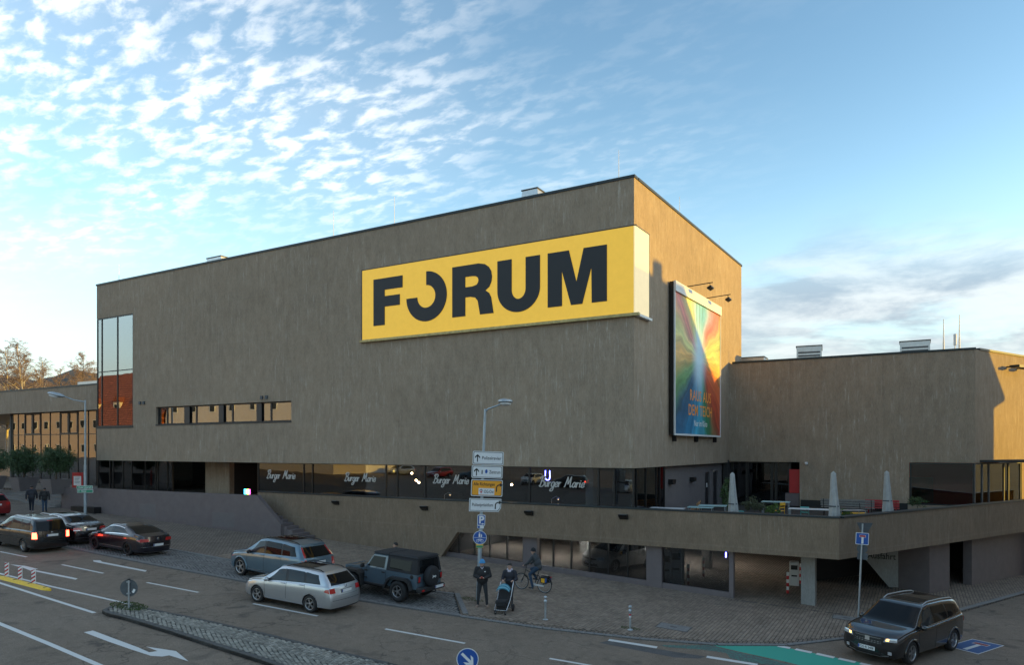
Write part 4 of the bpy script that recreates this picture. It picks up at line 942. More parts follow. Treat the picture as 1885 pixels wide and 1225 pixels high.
# ------------------------------------------------------------------ houses of the street outside the picture (they shade the street and stand in the panes)
P('tile_orange', (.42, .115, .045), .75, var=.30, vscale=6, bump=.4, bscale=9, stretch=(1, .5, 1))
P('plaster_peach', (.70, .52, .40), .85, var=.06, vscale=2)
P('plaster_cream', (.74, .66, .60), .85, var=.06, vscale=2)
P('plaster_ochre', (.50, .40, .26), .85, var=.06, vscale=2)
P('house_window', (.05, .055, .06), .15, spec=.6)
def house(label, x0, x1, y0, y1, zb, ze, zr_, ridge, wall_m, face, rows=3, chim=()):
    h = thing('town_house', label, 'house', ((x0 + x1) / 2, (y0 + y1) / 2, zb))
    mb = MB(); mb.box(x0, x1, y0, y1, zb - 1, ze); mb.build('wall', MATS[wall_m], h)
    ov = .5; mb = MB()
    if ridge == 'x':
        ym = (y0 + y1) / 2; pr = [(y0 - ov, ze - .1), (ym, zr_), (y1 + ov, ze - .1), (y1 + ov, ze - .35), (y0 - ov, ze - .35)]; mb.prism([(x0 - ov, y, z) for y, z in pr], (x1 - x0 + 2 * ov, 0, 0))
    else:
        pr = ridge; mb.prism([(x0 - ov, y, z) for y, z in pr], (x1 - x0 + 2 * ov, 0, 0))
    rf = mb.build('roof', MATS['tile_orange'], h)
    for (cx_, cy_, w, zt) in chim: mb = MB(); mb.box(cx_ - w / 2, cx_ + w / 2, cy_ - w / 2, cy_ + w / 2, zr_ - 3, zt); mb.build('chimney', MATS['plaster_ochre'], rf)
    n = int(((x1 - x0) if face in '+y' else (y1 - y0)) / (4.2 if face == '+y' else 2.8))
    for r_ in range(rows):
        z = zb + 1.0 + r_ * (ze - zb - .6) / rows
        for k in range(n):
            if face == '+y': cx_ = x0 + (k + .5) * (x1 - x0) / n; fr = (cx_ - .65, cx_ + .65, y1 + .005, y1 + .06, z, z + 1.6); pn = (cx_ - .52, cx_ + .52, y1 + .062, y1 + .07, z + .12, z + 1.48)
            else: cy_ = y0 + (k + .5) * (y1 - y0) / n; fr = (x0 - .06, x0 - .005, cy_ - .65, cy_ + .65, z, z + 1.6); pn = (x0 - .07, x0 - .062, cy_ - .52, cy_ + .52, z + .12, z + 1.48)
            mb = MB(); mb.box(*fr); w = mb.build('window', MATS['white'], h); mb = MB(); mb.box(*pn); mb.build('pane', MATS['house_window'], w)
    return h
HX = 20.0
def tiles():
    m = MATS['tile_orange']; N, L = nodes_of(m); b = N['Principled BSDF']; src = b.inputs['Base Color'].links[0].from_socket; g = N.new('ShaderNodeNewGeometry'); w = N.new('ShaderNodeTexBrick'); mp = N.new('ShaderNodeMapping'); mp.inputs['Rotation'].default_value = (PI / 2, 0, 0); L.new(g.outputs['Position'], mp.inputs[0]); L.new(mp.outputs[0], w.inputs['Vector'])
    w.inputs['Scale'].default_value = 1; w.inputs['Brick Width'].default_value = .5; w.inputs['Row Height'].default_value = .42; w.inputs['Mortar Size'].default_value = .05; w.inputs['Color1'].default_value = (1, 1, 1, 1); w.inputs['Color2'].default_value = (.72, .72, .72, 1); w.inputs['Mortar'].default_value = (.35, .3, .28, 1)
    mx = N.new('ShaderNodeMix'); mx.data_type = 'RGBA'; mx.blend_type = 'MULTIPLY'; mx.inputs[0].default_value = 1; L.new(src, mx.inputs[6]); L.new(w.outputs['Color'], mx.inputs[7]); L.new(mx.outputs[2], b.inputs['Base Color'])
tiles()
house('tall ochre corner house across the side street with a red tiled roof', HX, HX + 16, 33.5, 53.4, -.2, 11.7, 19.2, [(32.9, 12.2), (40.5, 19.25), (46.6, 19.25), (52.7, 14.4), (54.2, 11.75), (54.2, 11.5), (32.9, 11.5)], 'plaster_ochre', '-x', 3, chim=((HX + 1, 44.6, .9, 20.2),))
house('long cream house across the side street south of the corner house', HX + 1, HX + 15, 4, 33.2, -.2, 9.5, 14.5, [(3.4, 9.4), (12, 14.5), (28, 14.5), (33.2, 11.2), (33.2, 9.2), (3.4, 9.2)], 'plaster_cream', '-x', 3)
house('cream house with red roof across the main street facing the cinema strip window', -104, -68, -22, -9, gz(-85, -9), 15.5, 20.5, 'x', 'plaster_cream', '+y', 3)
oh = house('house with steep orange roof across the main street facing the corner window', -134, -106, -24, -8, gz(-120, -8), 10.2, 20.4, 'x', 'plaster_peach', '+y', 2)
house('peach house across the main street facing the foyer glass', -178, -137, -24, -9, gz(-150, -8), 15.0, 20.0, 'x', 'plaster_peach', '+y', 2)
for x in (-113.5, -119.5, -126):      # dormers of the steep orange roof
    mb = MB(); mb.box(x - .8, x + .8, -13.5, -10.4, 12.0, 14.6); dm = mb.build('dormer', MATS['plaster_cream'], oh); mb = MB(); mb.box(x - .5, x + .5, -10.395, -10.37, 12.6, 14.1); mb.build('pane', MATS['house_window'], dm); mb = MB(); mb.prism([(x - 1.1, -10.2, 14.6), (x + 1.1, -10.2, 14.6), (x, -10.2, 15.6)], (0, -4.5, 0)); mb.build('dormer_roof', MATS['tile_orange'], dm)
# ================================================================== SIGNS ON THE BUILDING
def prism_h(mb, loops, M, d, mat=0):
    # polygon with holes in the local xy plane of M, thickness d along local z
    pl = [[Vector((x, y, 0)) for x, y in lp] for lp in loops]; flat = [p for l in pl for p in l]; n = len(flat); tri = tessellate_polygon(pl)
    vs = [M @ p for p in flat] + [M @ (p + Vector((0, 0, d))) for p in flat]
    fs = [tuple(t) for t in tri] + [tuple(q + n for q in t[::-1]) for t in tri]; b = 0
    for l in pl:
        m = len(l); fs += [(b + i, b + (i + 1) % m, n + b + (i + 1) % m, n + b + i) for i in range(m)]; b += m
    mb.add(vs, fs, mat)
def arc(cx_, cy_, rx, ry, a0, a1, n=20): return [(cx_ + rx * math.cos(math.radians(a0 + (a1 - a0) * i / n)), cy_ + ry * math.sin(math.radians(a0 + (a1 - a0) * i / n))) for i in range(n + 1)]
def rrect(w, h, r, n=4):
    return arc(w / 2 - r, h / 2 - r, r, r, 0, 90, n) + arc(-w / 2 + r, h / 2 - r, r, r, 90, 180, n) + arc(-w / 2 + r, -h / 2 + r, r, r, 180, 270, n) + arc(w / 2 - r, -h / 2 + r, r, r, 270, 360, n)
FR = lambda y: Matrix.Translation((0, y, 0)) @ Matrix.Rotation(PI / 2, 4, 'X')      # facade frame: x, z ; local z comes out of the wall
sg = thing('facade_sign', 'huge yellow sign board reading FORUM wrapped round the corner of the cinema', 'sign', (-19, YF - .1, 12.6))
SX0, SX1, SZ0, SZ1 = -27.05, X_R, 12.74, 16.66
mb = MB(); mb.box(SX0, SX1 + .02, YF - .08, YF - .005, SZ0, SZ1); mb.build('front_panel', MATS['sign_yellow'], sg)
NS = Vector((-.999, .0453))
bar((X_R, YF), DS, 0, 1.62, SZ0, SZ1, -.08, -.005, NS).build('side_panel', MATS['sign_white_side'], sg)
bar((X_R, YF), DS, -.085, -.001, SZ0, SZ1, -.08, -.02, NS).build('corner_trim', MATS['sign_white_side'], sg)
for b in (bar((SX0, YF), EX, -.05, SX1 - SX0 + .14, SZ1, SZ1 + .05, -.09, -.005, INY), bar((SX0, YF), EX, -.05, 0, SZ0, SZ1, -.09, -.005, INY), bar((X_R, YF), DS, 1.62, 1.68, SZ0, SZ1 + .05, -.09, -.005, NS), bar((X_R, YF), DS, .02, 1.68, SZ1, SZ1 + .05, -.09, -.005, NS)):
    b.build('frame_edge', MATS['frame_black'], sg)
for k in range(4):
    w = (SX1 - SX0) / 4; bar((SX0, YF), EX, k * w - (.1 if k == 0 else 0), (k + 1) * w - .012 + (.3 if k == 3 else 0), SZ0 - .14, SZ0 - .01, -.20, -.002, INY).build('ledge', MATS['ledge_metal'], sg)
bar((X_R, YF), DS, .02, 1.72, SZ0 - .12, SZ0 - .01, -.20, -.002, NS).build('ledge', MATS['white_metal'], sg)
LET = {
 'F': [[(-26.2, 13.46), (-25.4, 13.46), (-25.4, 14.47), (-24.34, 14.47), (-24.34, 15.05), (-25.4, 15.05), (-25.4, 15.40), (-24.15, 15.40), (-24.15, 16.05), (-26.2, 16.05)]],
 'O': [arc(-22.55, 14.73, 1.33, 1.33, 90, -180, 40) + arc(-22.55, 14.73, .60, .60, -180, 90, 30)],
 'R': [[(-20.87, 13.44), (-20.06, 13.44), (-20.06, 14.40), (-19.75, 14.40), (-19.45, 14.33), (-19.3, 14.15), (-19.24, 13.85), (-19.16, 13.44), (-18.36, 13.44), (-18.44, 13.9), (-18.5, 14.25), (-18.62, 14.48), (-18.84, 14.63), (-18.60, 14.80), (-18.48, 15.05), (-18.45, 15.30), (-18.50, 15.58), (-18.64, 15.80), (-18.88, 15.97), (-19.25, 16.05), (-20.87, 16.05)],
       [(-20.06, 14.92), (-19.62, 14.92), (-19.36, 14.98), (-19.27, 15.10), (-19.25, 15.20), (-19.29, 15.33), (-19.42, 15.42), (-19.65, 15.45), (-20.06, 15.45)]],
 'U': [[(-18.13, 16.0)] + arc(-16.93, 14.48, 1.2, 1.13, 180, 360, 28) + [(-15.73, 16.0), (-16.52, 16.0)] + arc(-16.915, 14.48, .395, .48, 0, -180, 16) + [(-17.31, 16.0)]],
 'M': [[(-15.31, 16.0), (-15.31, 13.4), (-14.55, 13.4), (-14.56, 15.07), (-14.08, 13.4), (-13.5, 13.4), (-13.04, 15.05), (-13.02, 13.4), (-12.27, 13.4), (-12.27, 16.0), (-13.43, 16.0), (-13.8, 14.47), (-14.19, 16.0)]]}
for ch in 'FORUM':
    mb = MB(); prism_h(mb, LET[ch], FR(YF - .081), .03); mb.build('letter', MATS['letter_black'], sg)

# ---- big film poster on the side wall
def poster_mat(u0, u1, z0, z1):
    m = bpy.data.materials.new('poster_print'); m.use_nodes = True; N, L = nodes_of(m); b = N['Principled BSDF']; b.inputs['Roughness'].default_value = .45
    g = N.new('ShaderNodeNewGeometry'); sp = N.new('ShaderNodeSeparateXYZ'); L.new(g.outputs['Position'], sp.inputs[0])
    def mth(op, a, c=None, e=None):
        n = N.new('ShaderNodeMath'); n.operation = op
        for i, q in enumerate((a, c, e)):
            if q is None: continue
            if isinstance(q, (int, float)): n.inputs[i].default_value = q
            else: L.new(q, n.inputs[i])
        return n.outputs[0]
    uu = mth('DIVIDE', mth('SUBTRACT', sp.outputs[1], YF + u0), u1 - u0); vv = mth('DIVIDE', mth('SUBTRACT', sp.outputs[2], z0), z1 - z0)
    du = mth('SUBTRACT', uu, .50); dv = mth('MULTIPLY', mth('SUBTRACT', vv, .58), 1.0)
    n = N.new('ShaderNodeTexNoise'); L.new(g.outputs['Position'], n.inputs['Vector']); n.inputs['Scale'].default_value = .5; n.inputs['Detail'].default_value = 3
    ang = mth('ADD', mth('DIVIDE', mth('ARCTAN2', dv, du), 2 * PI), mth('ADD', .5, mth('MULTIPLY', mth('SUBTRACT', n.outputs['Fac'], .5), .08)))
    r = N.new('ShaderNodeValToRGB'); cr = r.color_ramp; cr.interpolation = 'EASE'
    cols = [(0, (.75, .42, .10)), (.07, (.12, .30, .10)), (.14, (.015, .10, .20)), (.20, (.02, .22, .42)), (.25, (.05, .42, .62)), (.31, (.03, .22, .10)), (.37, (.50, .07, .03)), (.44, (.72, .14, .04)), (.50, (.80, .55, .14)), (.56, (.45, .55, .12)), (.63, (.70, .16, .10)), (.70, (.18, .55, .80)), (.77, (.30, .62, .85)), (.83, (.62, .62, .18)), (.89, (.72, .20, .16)), (.95, (.62, .60, .20)), (1, (.75, .42, .10))]
    while len(cr.elements) < len(cols): cr.elements.new(.5)
    for e, (p, c) in zip(cr.elements, cols): e.position = p; e.color = (*c, 1)
    L.new(ang, r.inputs[0])
    # fine rays
    cb = N.new('ShaderNodeCombineXYZ'); L.new(mth('MULTIPLY', ang, 60), cb.inputs[0]); L.new(mth('MULTIPLY', mth('SQRT', mth('ADD', mth('MULTIPLY', du, du), mth('MULTIPLY', dv, dv))), 2.2), cb.inputs[1])
    n2 = N.new('ShaderNodeTexNoise'); L.new(cb.outputs[0], n2.inputs['Vector']); n2.inputs['Scale'].default_value = 1; n2.inputs['Detail'].default_value = 4
    r2 = N.new('ShaderNodeValToRGB'); r2.color_ramp.elements[0].position = .3; r2.color_ramp.elements[1].position = .7; r2.color_ramp.elements[0].color = (.55, .55, .55, 1); r2.color_ramp.elements[1].color = (1.3, 1.3, 1.3, 1); L.new(n2.outputs['Fac'], r2.inputs[0])
    mx = N.new('ShaderNodeMix'); mx.data_type = 'RGBA'; mx.blend_type = 'MULTIPLY'; mx.inputs[0].default_value = 1; L.new(r.outputs[0], mx.inputs[6]); L.new(r2.outputs[0], mx.inputs[7])
    # pale heart of the burst
    rad = mth('SQRT', mth('ADD', mth('MULTIPLY', mth('MULTIPLY', du, du), 3.2), mth('MULTIPLY', dv, dv)))
    r3 = N.new('ShaderNodeValToRGB'); r3.color_ramp.interpolation = 'EASE'; r3.color_ramp.elements[0].position = .04; r3.color_ramp.elements[1].position = .36; r3.color_ramp.elements[0].color = (1, 1, 1, 1); r3.color_ramp.elements[1].color = (0, 0, 0, 1); L.new(rad, r3.inputs[0])
    mx2 = N.new('ShaderNodeMix'); mx2.data_type = 'RGBA'; L.new(r3.outputs[0], mx2.inputs[0]); L.new(mx.outputs[2], mx2.inputs[6]); mx2.inputs[7].default_value = (.55, .74, .84, 1)
    L.new(mx2.outputs[2], b.inputs['Base Color'])
    # wrinkled banner cloth
    wv = N.new('ShaderNodeTexNoise'); mp = N.new('ShaderNodeMapping'); mp.inputs['Scale'].default_value = (1, .5, 1.4); L.new(g.outputs['Position'], mp.inputs[0]); L.new(mp.outputs[0], wv.inputs['Vector']); wv.inputs['Scale'].default_value = 1.1; wv.inputs['Detail'].default_value = 3
    bp = N.new('ShaderNodeBump'); bp.inputs['Strength'].default_value = .35; bp.inputs['Distance'].default_value = .15; L.new(wv.outputs['Fac'], bp.inputs['Height']); L.new(bp.outputs[0], b.inputs['Normal'])
    MATS['poster_print'] = m
PU0, PU1, PZ0, PZ1 = 4.55, 12.42, 7.34, 14.55
poster_mat(PU0, PU1, PZ0, PZ1)
P('title_orange', (.95, .34, .05), .5); P('title_dark', (.10, .10, .03), .5)
po = thing('film_poster', 'tall rainbow coloured film banner in a white frame on the sunlit side wall', 'poster', (X_R + .4, YF + 8, 7.3))
SP = (X_R, YF)
bar(SP, DS, PU0 - .12, PU1 + .02, PZ0, 15.05, -.26, -.06, NS).build('backing_frame', MATS['frame_black'], po)
bar(SP, DS, PU0, PU1, PZ0 + .06, PZ1, -.29, -.265, NS).build('printed_banner', MATS['poster_print'], po)
bar(SP, DS, PU0 - .1, PU1 + .06, PZ1 + .02, 15.08, -.38, -.265, NS).build('roller_case', MATS['white_metal'], po)
bar(SP, DS, PU0 - .1, PU1 + .06, PZ0 - .04, PZ0 + .055, -.33, -.265, NS).build('bottom_rail', MATS['white_metal'], po)
for a, b in ((PU0 - .1, PU0 - .005), (PU1 + .005, PU1 + .08)): bar(SP, DS, a, b, PZ0 + .06, PZ1 + .015, -.33, -.265, NS).build('side_rail', MATS['white_metal'], po)
for u in (5.0, 8.5, 12.0): bar(SP, DS, u - .04, u + .04, PZ0 - .35, PZ0 - .045, -.22, -.002, NS).build('bracket', MATS['frame_black'], po)
Xp = Vector((DS.x, DS.y, 0)); Zp = Vector((0, 0, 1)); Np = Xp.cross(Zp)
def side_frame(u, z, d=.292):
    o = Vector((SP[0], SP[1], 0)) + Xp * u + Vector((-NS.x, -NS.y, 0)) * d; M = Matrix.Identity(4)
    for i in range(3): M[i][0], M[i][1], M[i][2] = Xp[i], Zp[i], Np[i]
    M[0][3], M[1][3], M[2][3] = o.x, o.y, z; return M
um = (PU0 + PU1) / 2 + .45
mb = MB()
for z, t, s in ((9.22, 'RAUS AUS', .82), (8.42, 'DEM TEICH', .82)):
    text_mb(mb, t, side_frame(um - .2, z), s, .004, 0, 'CENTER', bold=.008, width=.95, spacing=1.08)
mb.build('title_lettering', MATS['title_orange'], po)
mb = MB(); text_mb(mb, 'Nur im Kino', side_frame(um - .2, 7.85), .46, .004, 0, 'CENTER', bold=.006); mb.build('lettering', MATS['white'], po)
# the lamps above the poster
for k, u in enumerate((6.9, 10.3)):
    t = thing('arm_lamp', ('black arm lamp over the left part of the film poster', 'black arm lamp over the right part of the film poster')[k], 'lamp', (X_R + .3, YF + u, 15.3), 'lamps above the film poster')
    o = Vector((SP[0], SP[1], 0)) + Xp * u; out = Vector((-NS.x, -NS.y, 0))
    mb = MB(); mb.tube([o + Zp * 15.25, o + out * 1.45 + Zp * 15.36 + Xp * .2], .025, 6); mb.cyl(o + out * 1.3 + Zp * 15.34 + Xp * .2, o + out * 1.3 + Zp * 15.14 + Xp * .2, .02, None, 6); mb.build('arm', MATS['frame_black'], t)
    mb = MB(); mb.bbox(o + out * 1.32 + Zp * 15.08 + Xp * .2, (.26, .62, .11), .03, R=Matrix.Rotation(-.5, 3, 'Y')); mb.build('lamp_head', MATS['frame_black'], t)
# wedge wall lights on the plinth
for i, (px, py, lb) in enumerate(((617, 927, 'black wedge wall light on the plinth near the stairs'), (780, 937, 'black wedge wall light on the plinth above the slanted garage window'), (973, 946, 'black wedge wall light on the plinth above the cyclist'), (1147, 953, 'black wedge wall light on the plinth below the block corner'))):
    p = onY(px, py, YF - .12); t = thing('wall_light', lb, 'wall light', (p.x, YF, p.z), 'wedge lights along the plinth')
    mb = MB(); mb.prism([(p.x - .2, YF - .002, p.z - .12), (p.x - .2, YF - .002, p.z + .12), (p.x - .2, YF - .26, p.z + .12), (p.x - .2, YF - .20, p.z + .02)], (.4, 0, 0)); mb.build('housing', MATS['frame_black'], t)
    mb = MB(); mb.box(p.x - .17, p.x + .17, YF - .24, YF - .05, p.z + .121, p.z + .135); mb.build('lens', MATS['sign_back'], t)
for i, u in enumerate((1.0, 4.4)):
    q = gp + DS * u; t = thing('wall_light', ('triangular black wall light on the grey terrace wall by the glazing', 'triangular black wall light on the grey terrace wall by the doors')[i], 'wall light', (q.x, q.y, 4.8), 'lights on the grey terrace wall')
    mb = bar(gp, DS, u - .25, u + .25, 4.78, 5.02, -.24, -.002, Vector((-1, .045))); mb.build('housing', MATS['frame_black'], t)
    mb = bar(gp, DS, u - .2, u + .2, 4.76, 4.778, -.2, -.03, Vector((-1, .045))); mb.build('lens', MATS['sign_back'], t)
for i, px in enumerate((1853, 1872)):
    u = wpos(px); q = CW + DW * u; t = thing('floodlight', ('flat black floodlight under the wing roof edge closer to the terrace corner', 'flat black floodlight under the wing roof edge further up the side street')[i], 'floodlight', (q.x, q.y, 11.3), 'floodlights under the wing roof')
    bar(CW, DW, u - .28, u + .28, 11.22, 11.36, -.75, -.25, NW).build('lamp_head', MATS['frame_black'], t); bar(CW, DW, u - .05, u + .05, 11.26, 11.33, -.248, -.002, NW).build('bracket', MATS['frame_black'], t)
p = onY(1484, 854, 45.4); t = thing('security_camera', 'small white dome camera on the wing wall beside the terrace doors', 'camera', (p.x, 45.5, p.z)); mb = MB(); mb.sphere((p.x, 45.38, p.z), .09, 10, 8); mb.build('dome', MATS['white'], t); mb = MB(); mb.box(p.x - .08, p.x + .08, 45.4, 45.535, p.z - .05, p.z + .08); mb.build('mount', MATS['white_metal'], t)
for px, py, lb in ((487, 732, 'small dark cable bracket above the strip window'), (262, 742, 'pair of small dark wall fixings left of the strip window')):
    p = onY(px, py, YF); t = thing('wall_bracket', lb, 'bracket', (p.x, YF, p.z)); 
    for dx in (-.22, .22): mb = MB(); mb.box(p.x + dx - .09, p.x + dx + .09, YF - .10, YF - .002, p.z - .12, p.z + .10); mb.build('fixing', MATS['sign_back'], t)

# ================================================================== LETTERING ON THE RESTAURANT PANES (hand drawn script)
GLY = {
 'B': (.62, [[(.10, .0), (.20, .55), (.26, 1.0)], [(.02, .80), (.20, 1.02), (.48, 1.02), (.56, .84), (.42, .60), (.22, .53)], [(.22, .53), (.48, .50), (.56, .26), (.40, .02), (.16, -.02), (.02, .10)]]),
 'u': (.40, [[(.0, .32), (.06, .44), (.08, .12), (.18, .0), (.30, .16), (.34, .46)], [(.34, .46), (.33, .10), (.40, .02)]]),
 'r': (.34, [[(.0, .30), (.07, .46), (.06, .0)], [(.07, .26), (.17, .44), (.28, .42)]]),
 'g': (.42, [[(.34, .40), (.20, .48), (.06, .34), (.06, .10), (.18, .0), (.32, .14), (.36, .46)], [(.36, .46), (.32, -.16), (.20, -.42), (.02, -.40), (.04, -.24), (.26, -.06), (.42, .10)]]),
 'e': (.38, [[(.04, .22), (.24, .24), (.32, .36), (.22, .48), (.08, .36), (.06, .12), (.18, .0), (.38, .14)]]),
 'M': (.86, [[(.0, .02), (.08, .10), (.18, .60), (.26, 1.0)], [(.26, 1.0), (.38, .30)], [(.38, .30), (.62, 1.02)], [(.62, 1.02), (.62, .40), (.68, .02), (.84, .14)]]),
 'a': (.42, [[(.32, .42), (.18, .48), (.05, .30), (.06, .08), (.18, .0), (.30, .16), (.34, .46)], [(.34, .46), (.33, .08), (.42, .06)]]),
 'i': (.22, [[(.02, .30), (.08, .46), (.08, .08), (.20, .06)], [(.10, .62), (.11, .66)]]),
 ' ': (.30, [])}
def crom(pts, n=6):
    if len(pts) < 3: return [Vector(p) for p in pts]
    q = [Vector(p) for p in pts]; q = [q[0] * 2 - q[1]] + q + [q[-1] * 2 - q[-2]]; out = []
    for i in range(1, len(q) - 2):
        for k in range(n):
            t = k / n; a, b, c, d = q[i - 1:i + 3]; out.append(.5 * ((2 * b) + (c - a) * t + (2 * a - 5 * b + 4 * c - d) * t * t + (3 * b - a - 3 * c + d) * t ** 3))
    return out + [q[-2]]
def script_text(mb, txt, M, size, wd=.045, slant=.22):
    x = 0; kz = 0
    for ch in txt:
        w, strokes = GLY[ch]
        for s in strokes:
            pts = crom(s); 
            for i in range(len(pts) - 1):
                a, b = pts[i], pts[i + 1]; d = (b - a)
                if d.length < 1e-5: continue
                d.normalize(); n = Vector((-d.y, d.x)) * wd * (.62 + .5 * abs(d.y)) / 1.6; e = d * wd * .25
                kz += 1; mb.add([M @ Vector(((x + p.x + p.y * slant) * size, p.y * size, kz * .00022)) for p in (a - e - n, b + e - n, b + e + n, a - e + n)], [(0, 1, 2, 3)])
        x += w
    return x
P('window_lettering', (.50, .48, .45), .6)
for i, (px, w_px, py) in enumerate(((491, 53, 881), (634, 58, 886), (797, 66, 890), (992, 84, 896))):
    p = onY(px, py, YF + .29); p2 = onY(px + w_px, py, YF + .29); tot = sum(GLY[c][0] for c in 'Burger Marie'); sz = (p2.x - p.x) / tot; ox = 0
    for wd_ in ('Burger ', 'Marie'):
        mb = MB(); ox2 = script_text(mb, wd_, FR(YF + .288) @ Matrix.Translation((p.x + ox * sz, p.z, 0)), sz, .09); ox += ox2; mb.build('lettering', MATS['window_lettering'], main, fix=False)

# ================================================================== STREET FURNITURE
def arrow_up(h, w, t): return [(-t / 2, 0), (t / 2, 0), (t / 2, h * .72), (w / 2, h * .45), (w / 2, h * .68), (0, h), (-w / 2, h * .68), (-w / 2, h * .45), (-t / 2, h * .72)]
def arrow_turn(h, t):
    return [(-t / 2, 0), (t / 2, 0), (t / 2, h * .45)] + arc(h * .34, h * .45, h * .34 - t / 2, h * .34 - t / 2, 180, 90, 6) + [(h * .42, h * .45 + h * .34 - t / 2), (h * .34, h * .62), (h * .50, h * .62), (h * .72, h * .79), (h * .50, h * .98), (h * .34, h * .98), (h * .42, h * .79 + t / 2)] + arc(h * .34, h * .45, h * .34 + t / 2, h * .34 + t / 2, 90, 180, 6)
def board_part(root, name, c, w, h, fm, bord='black', back='galvanised', r=.05, cut=False):
    M = Matrix.Translation(c); pts = rrect(w, h, r)
    if cut: pts = [(-w / 2, -h / 2), (w / 2 - .10, -h / 2), (w / 2, -h / 2 + .16), (w / 2, h / 2), (-w / 2, h / 2)]
    mb = MB(); prism_h(mb, [pts], M, .035); p = mb.build(name, MATS[back], root)
    k = .03; pts2 = [(x * (1 - k / (w / 2)), y * (1 - k / (h / 2))) for x, y in pts]; k2 = .05; pts3 = [(x * (1 - k2 / (w / 2)), y * (1 - k2 / (h / 2))) for x, y in pts]
    mb = MB(); prism_h(mb, [[(x * (1 - .008 / (w / 2)), y * (1 - .008 / (h / 2))) for x, y in pts]], M @ Matrix.Translation((0, 0, .0355)), .002); mb.build('sign_face', MATS[fm if fm != 'sign_orange' else 'sign_white'], p)
    mb = MB(); prism_h(mb, [pts2], M @ Matrix.Translation((0, 0, .038)), .001); mb.build('border_line', MATS[bord], p)
    mb = MB(); prism_h(mb, [pts3], M @ Matrix.Translation((0, 0, .0395)), .001); mb.build('sign_field', MATS[fm], p)
    return p, M @ Matrix.Translation((0, 0, .042))
def lit(part, M, mat, fn):
    # text and symbols of a sign: one part for each word or mark
    class Split:
        def __init__(s): s.n = 0
        def add(s, vs, fs, m=0, sm=False): q = MB(); q.add(vs, fs); q.build('lettering', MATS[mat], part)
    fn(Split(), M)
T = Matrix.Translation
# --- direction signs on the leaning lamp pole
base = G(880, 1110); right = Vector((.8664, .4993, 0)); lean = (Vector((0, 0, 7.6)) + right * .28).normalized(); nrm = Vector((.60, -.80, 0))
ux = Vector((0, 0, 1)).cross(nrm).normalized(); ux = (ux - lean * ux.dot(lean)).normalized(); nz = ux.cross(lean).normalized()
def signM(h, o=.085):
    M = Matrix.Identity(4); p = base + lean * h + nz * o
    for i in range(3): M[i][0], M[i][1], M[i][2], M[i][3] = ux[i], lean[i], nz[i], p[i]
    return M
lp = thing('street_lamp', 'leaning steel lamp pole carrying the direction signs beside the pushchair', 'street lamp', tuple(base))
top = base + lean * 7.62; mb = MB(); mb.cyl(base - lean * .1, base + lean * 3.5, .085, .075, 14); mb.cyl(base + lean * 3.5, top, .06, .05, 14); mb.build('pole', MATS['steel_pole'], lp)
hd = top + Vector((.78, .14, .22)); mb = MB(); mb.tube([top - lean * .12, top + Vector((.12, .02, 0)), top + Vector((.45, .06, .10)), hd - Vector((.1, .02, .04))], .032, 8); mb.build('arm', MATS['steel_pole'], lp)
mb = MB(); mb.sphere(hd + Vector((.12, -.1, .05)), .26, 16, 8, sc=(1.1, 1.3, .48)); mb.build('lamp_head', MATS['galvanised'], lp); mb = MB(); mb.sphere(hd + Vector((.14, -.12, -.03)), .2, 14, 8, sc=(1.05, 1.3, .5)); mb.build('lens', MATS['white_metal'], lp)
PXM = 46.8
def sgn(py): return (1110 - py) / PXM
ds = thing('direction_sign', 'stack of four road direction boards in white and orange on the leaning lamp pole', 'road sign', M=signM(0))
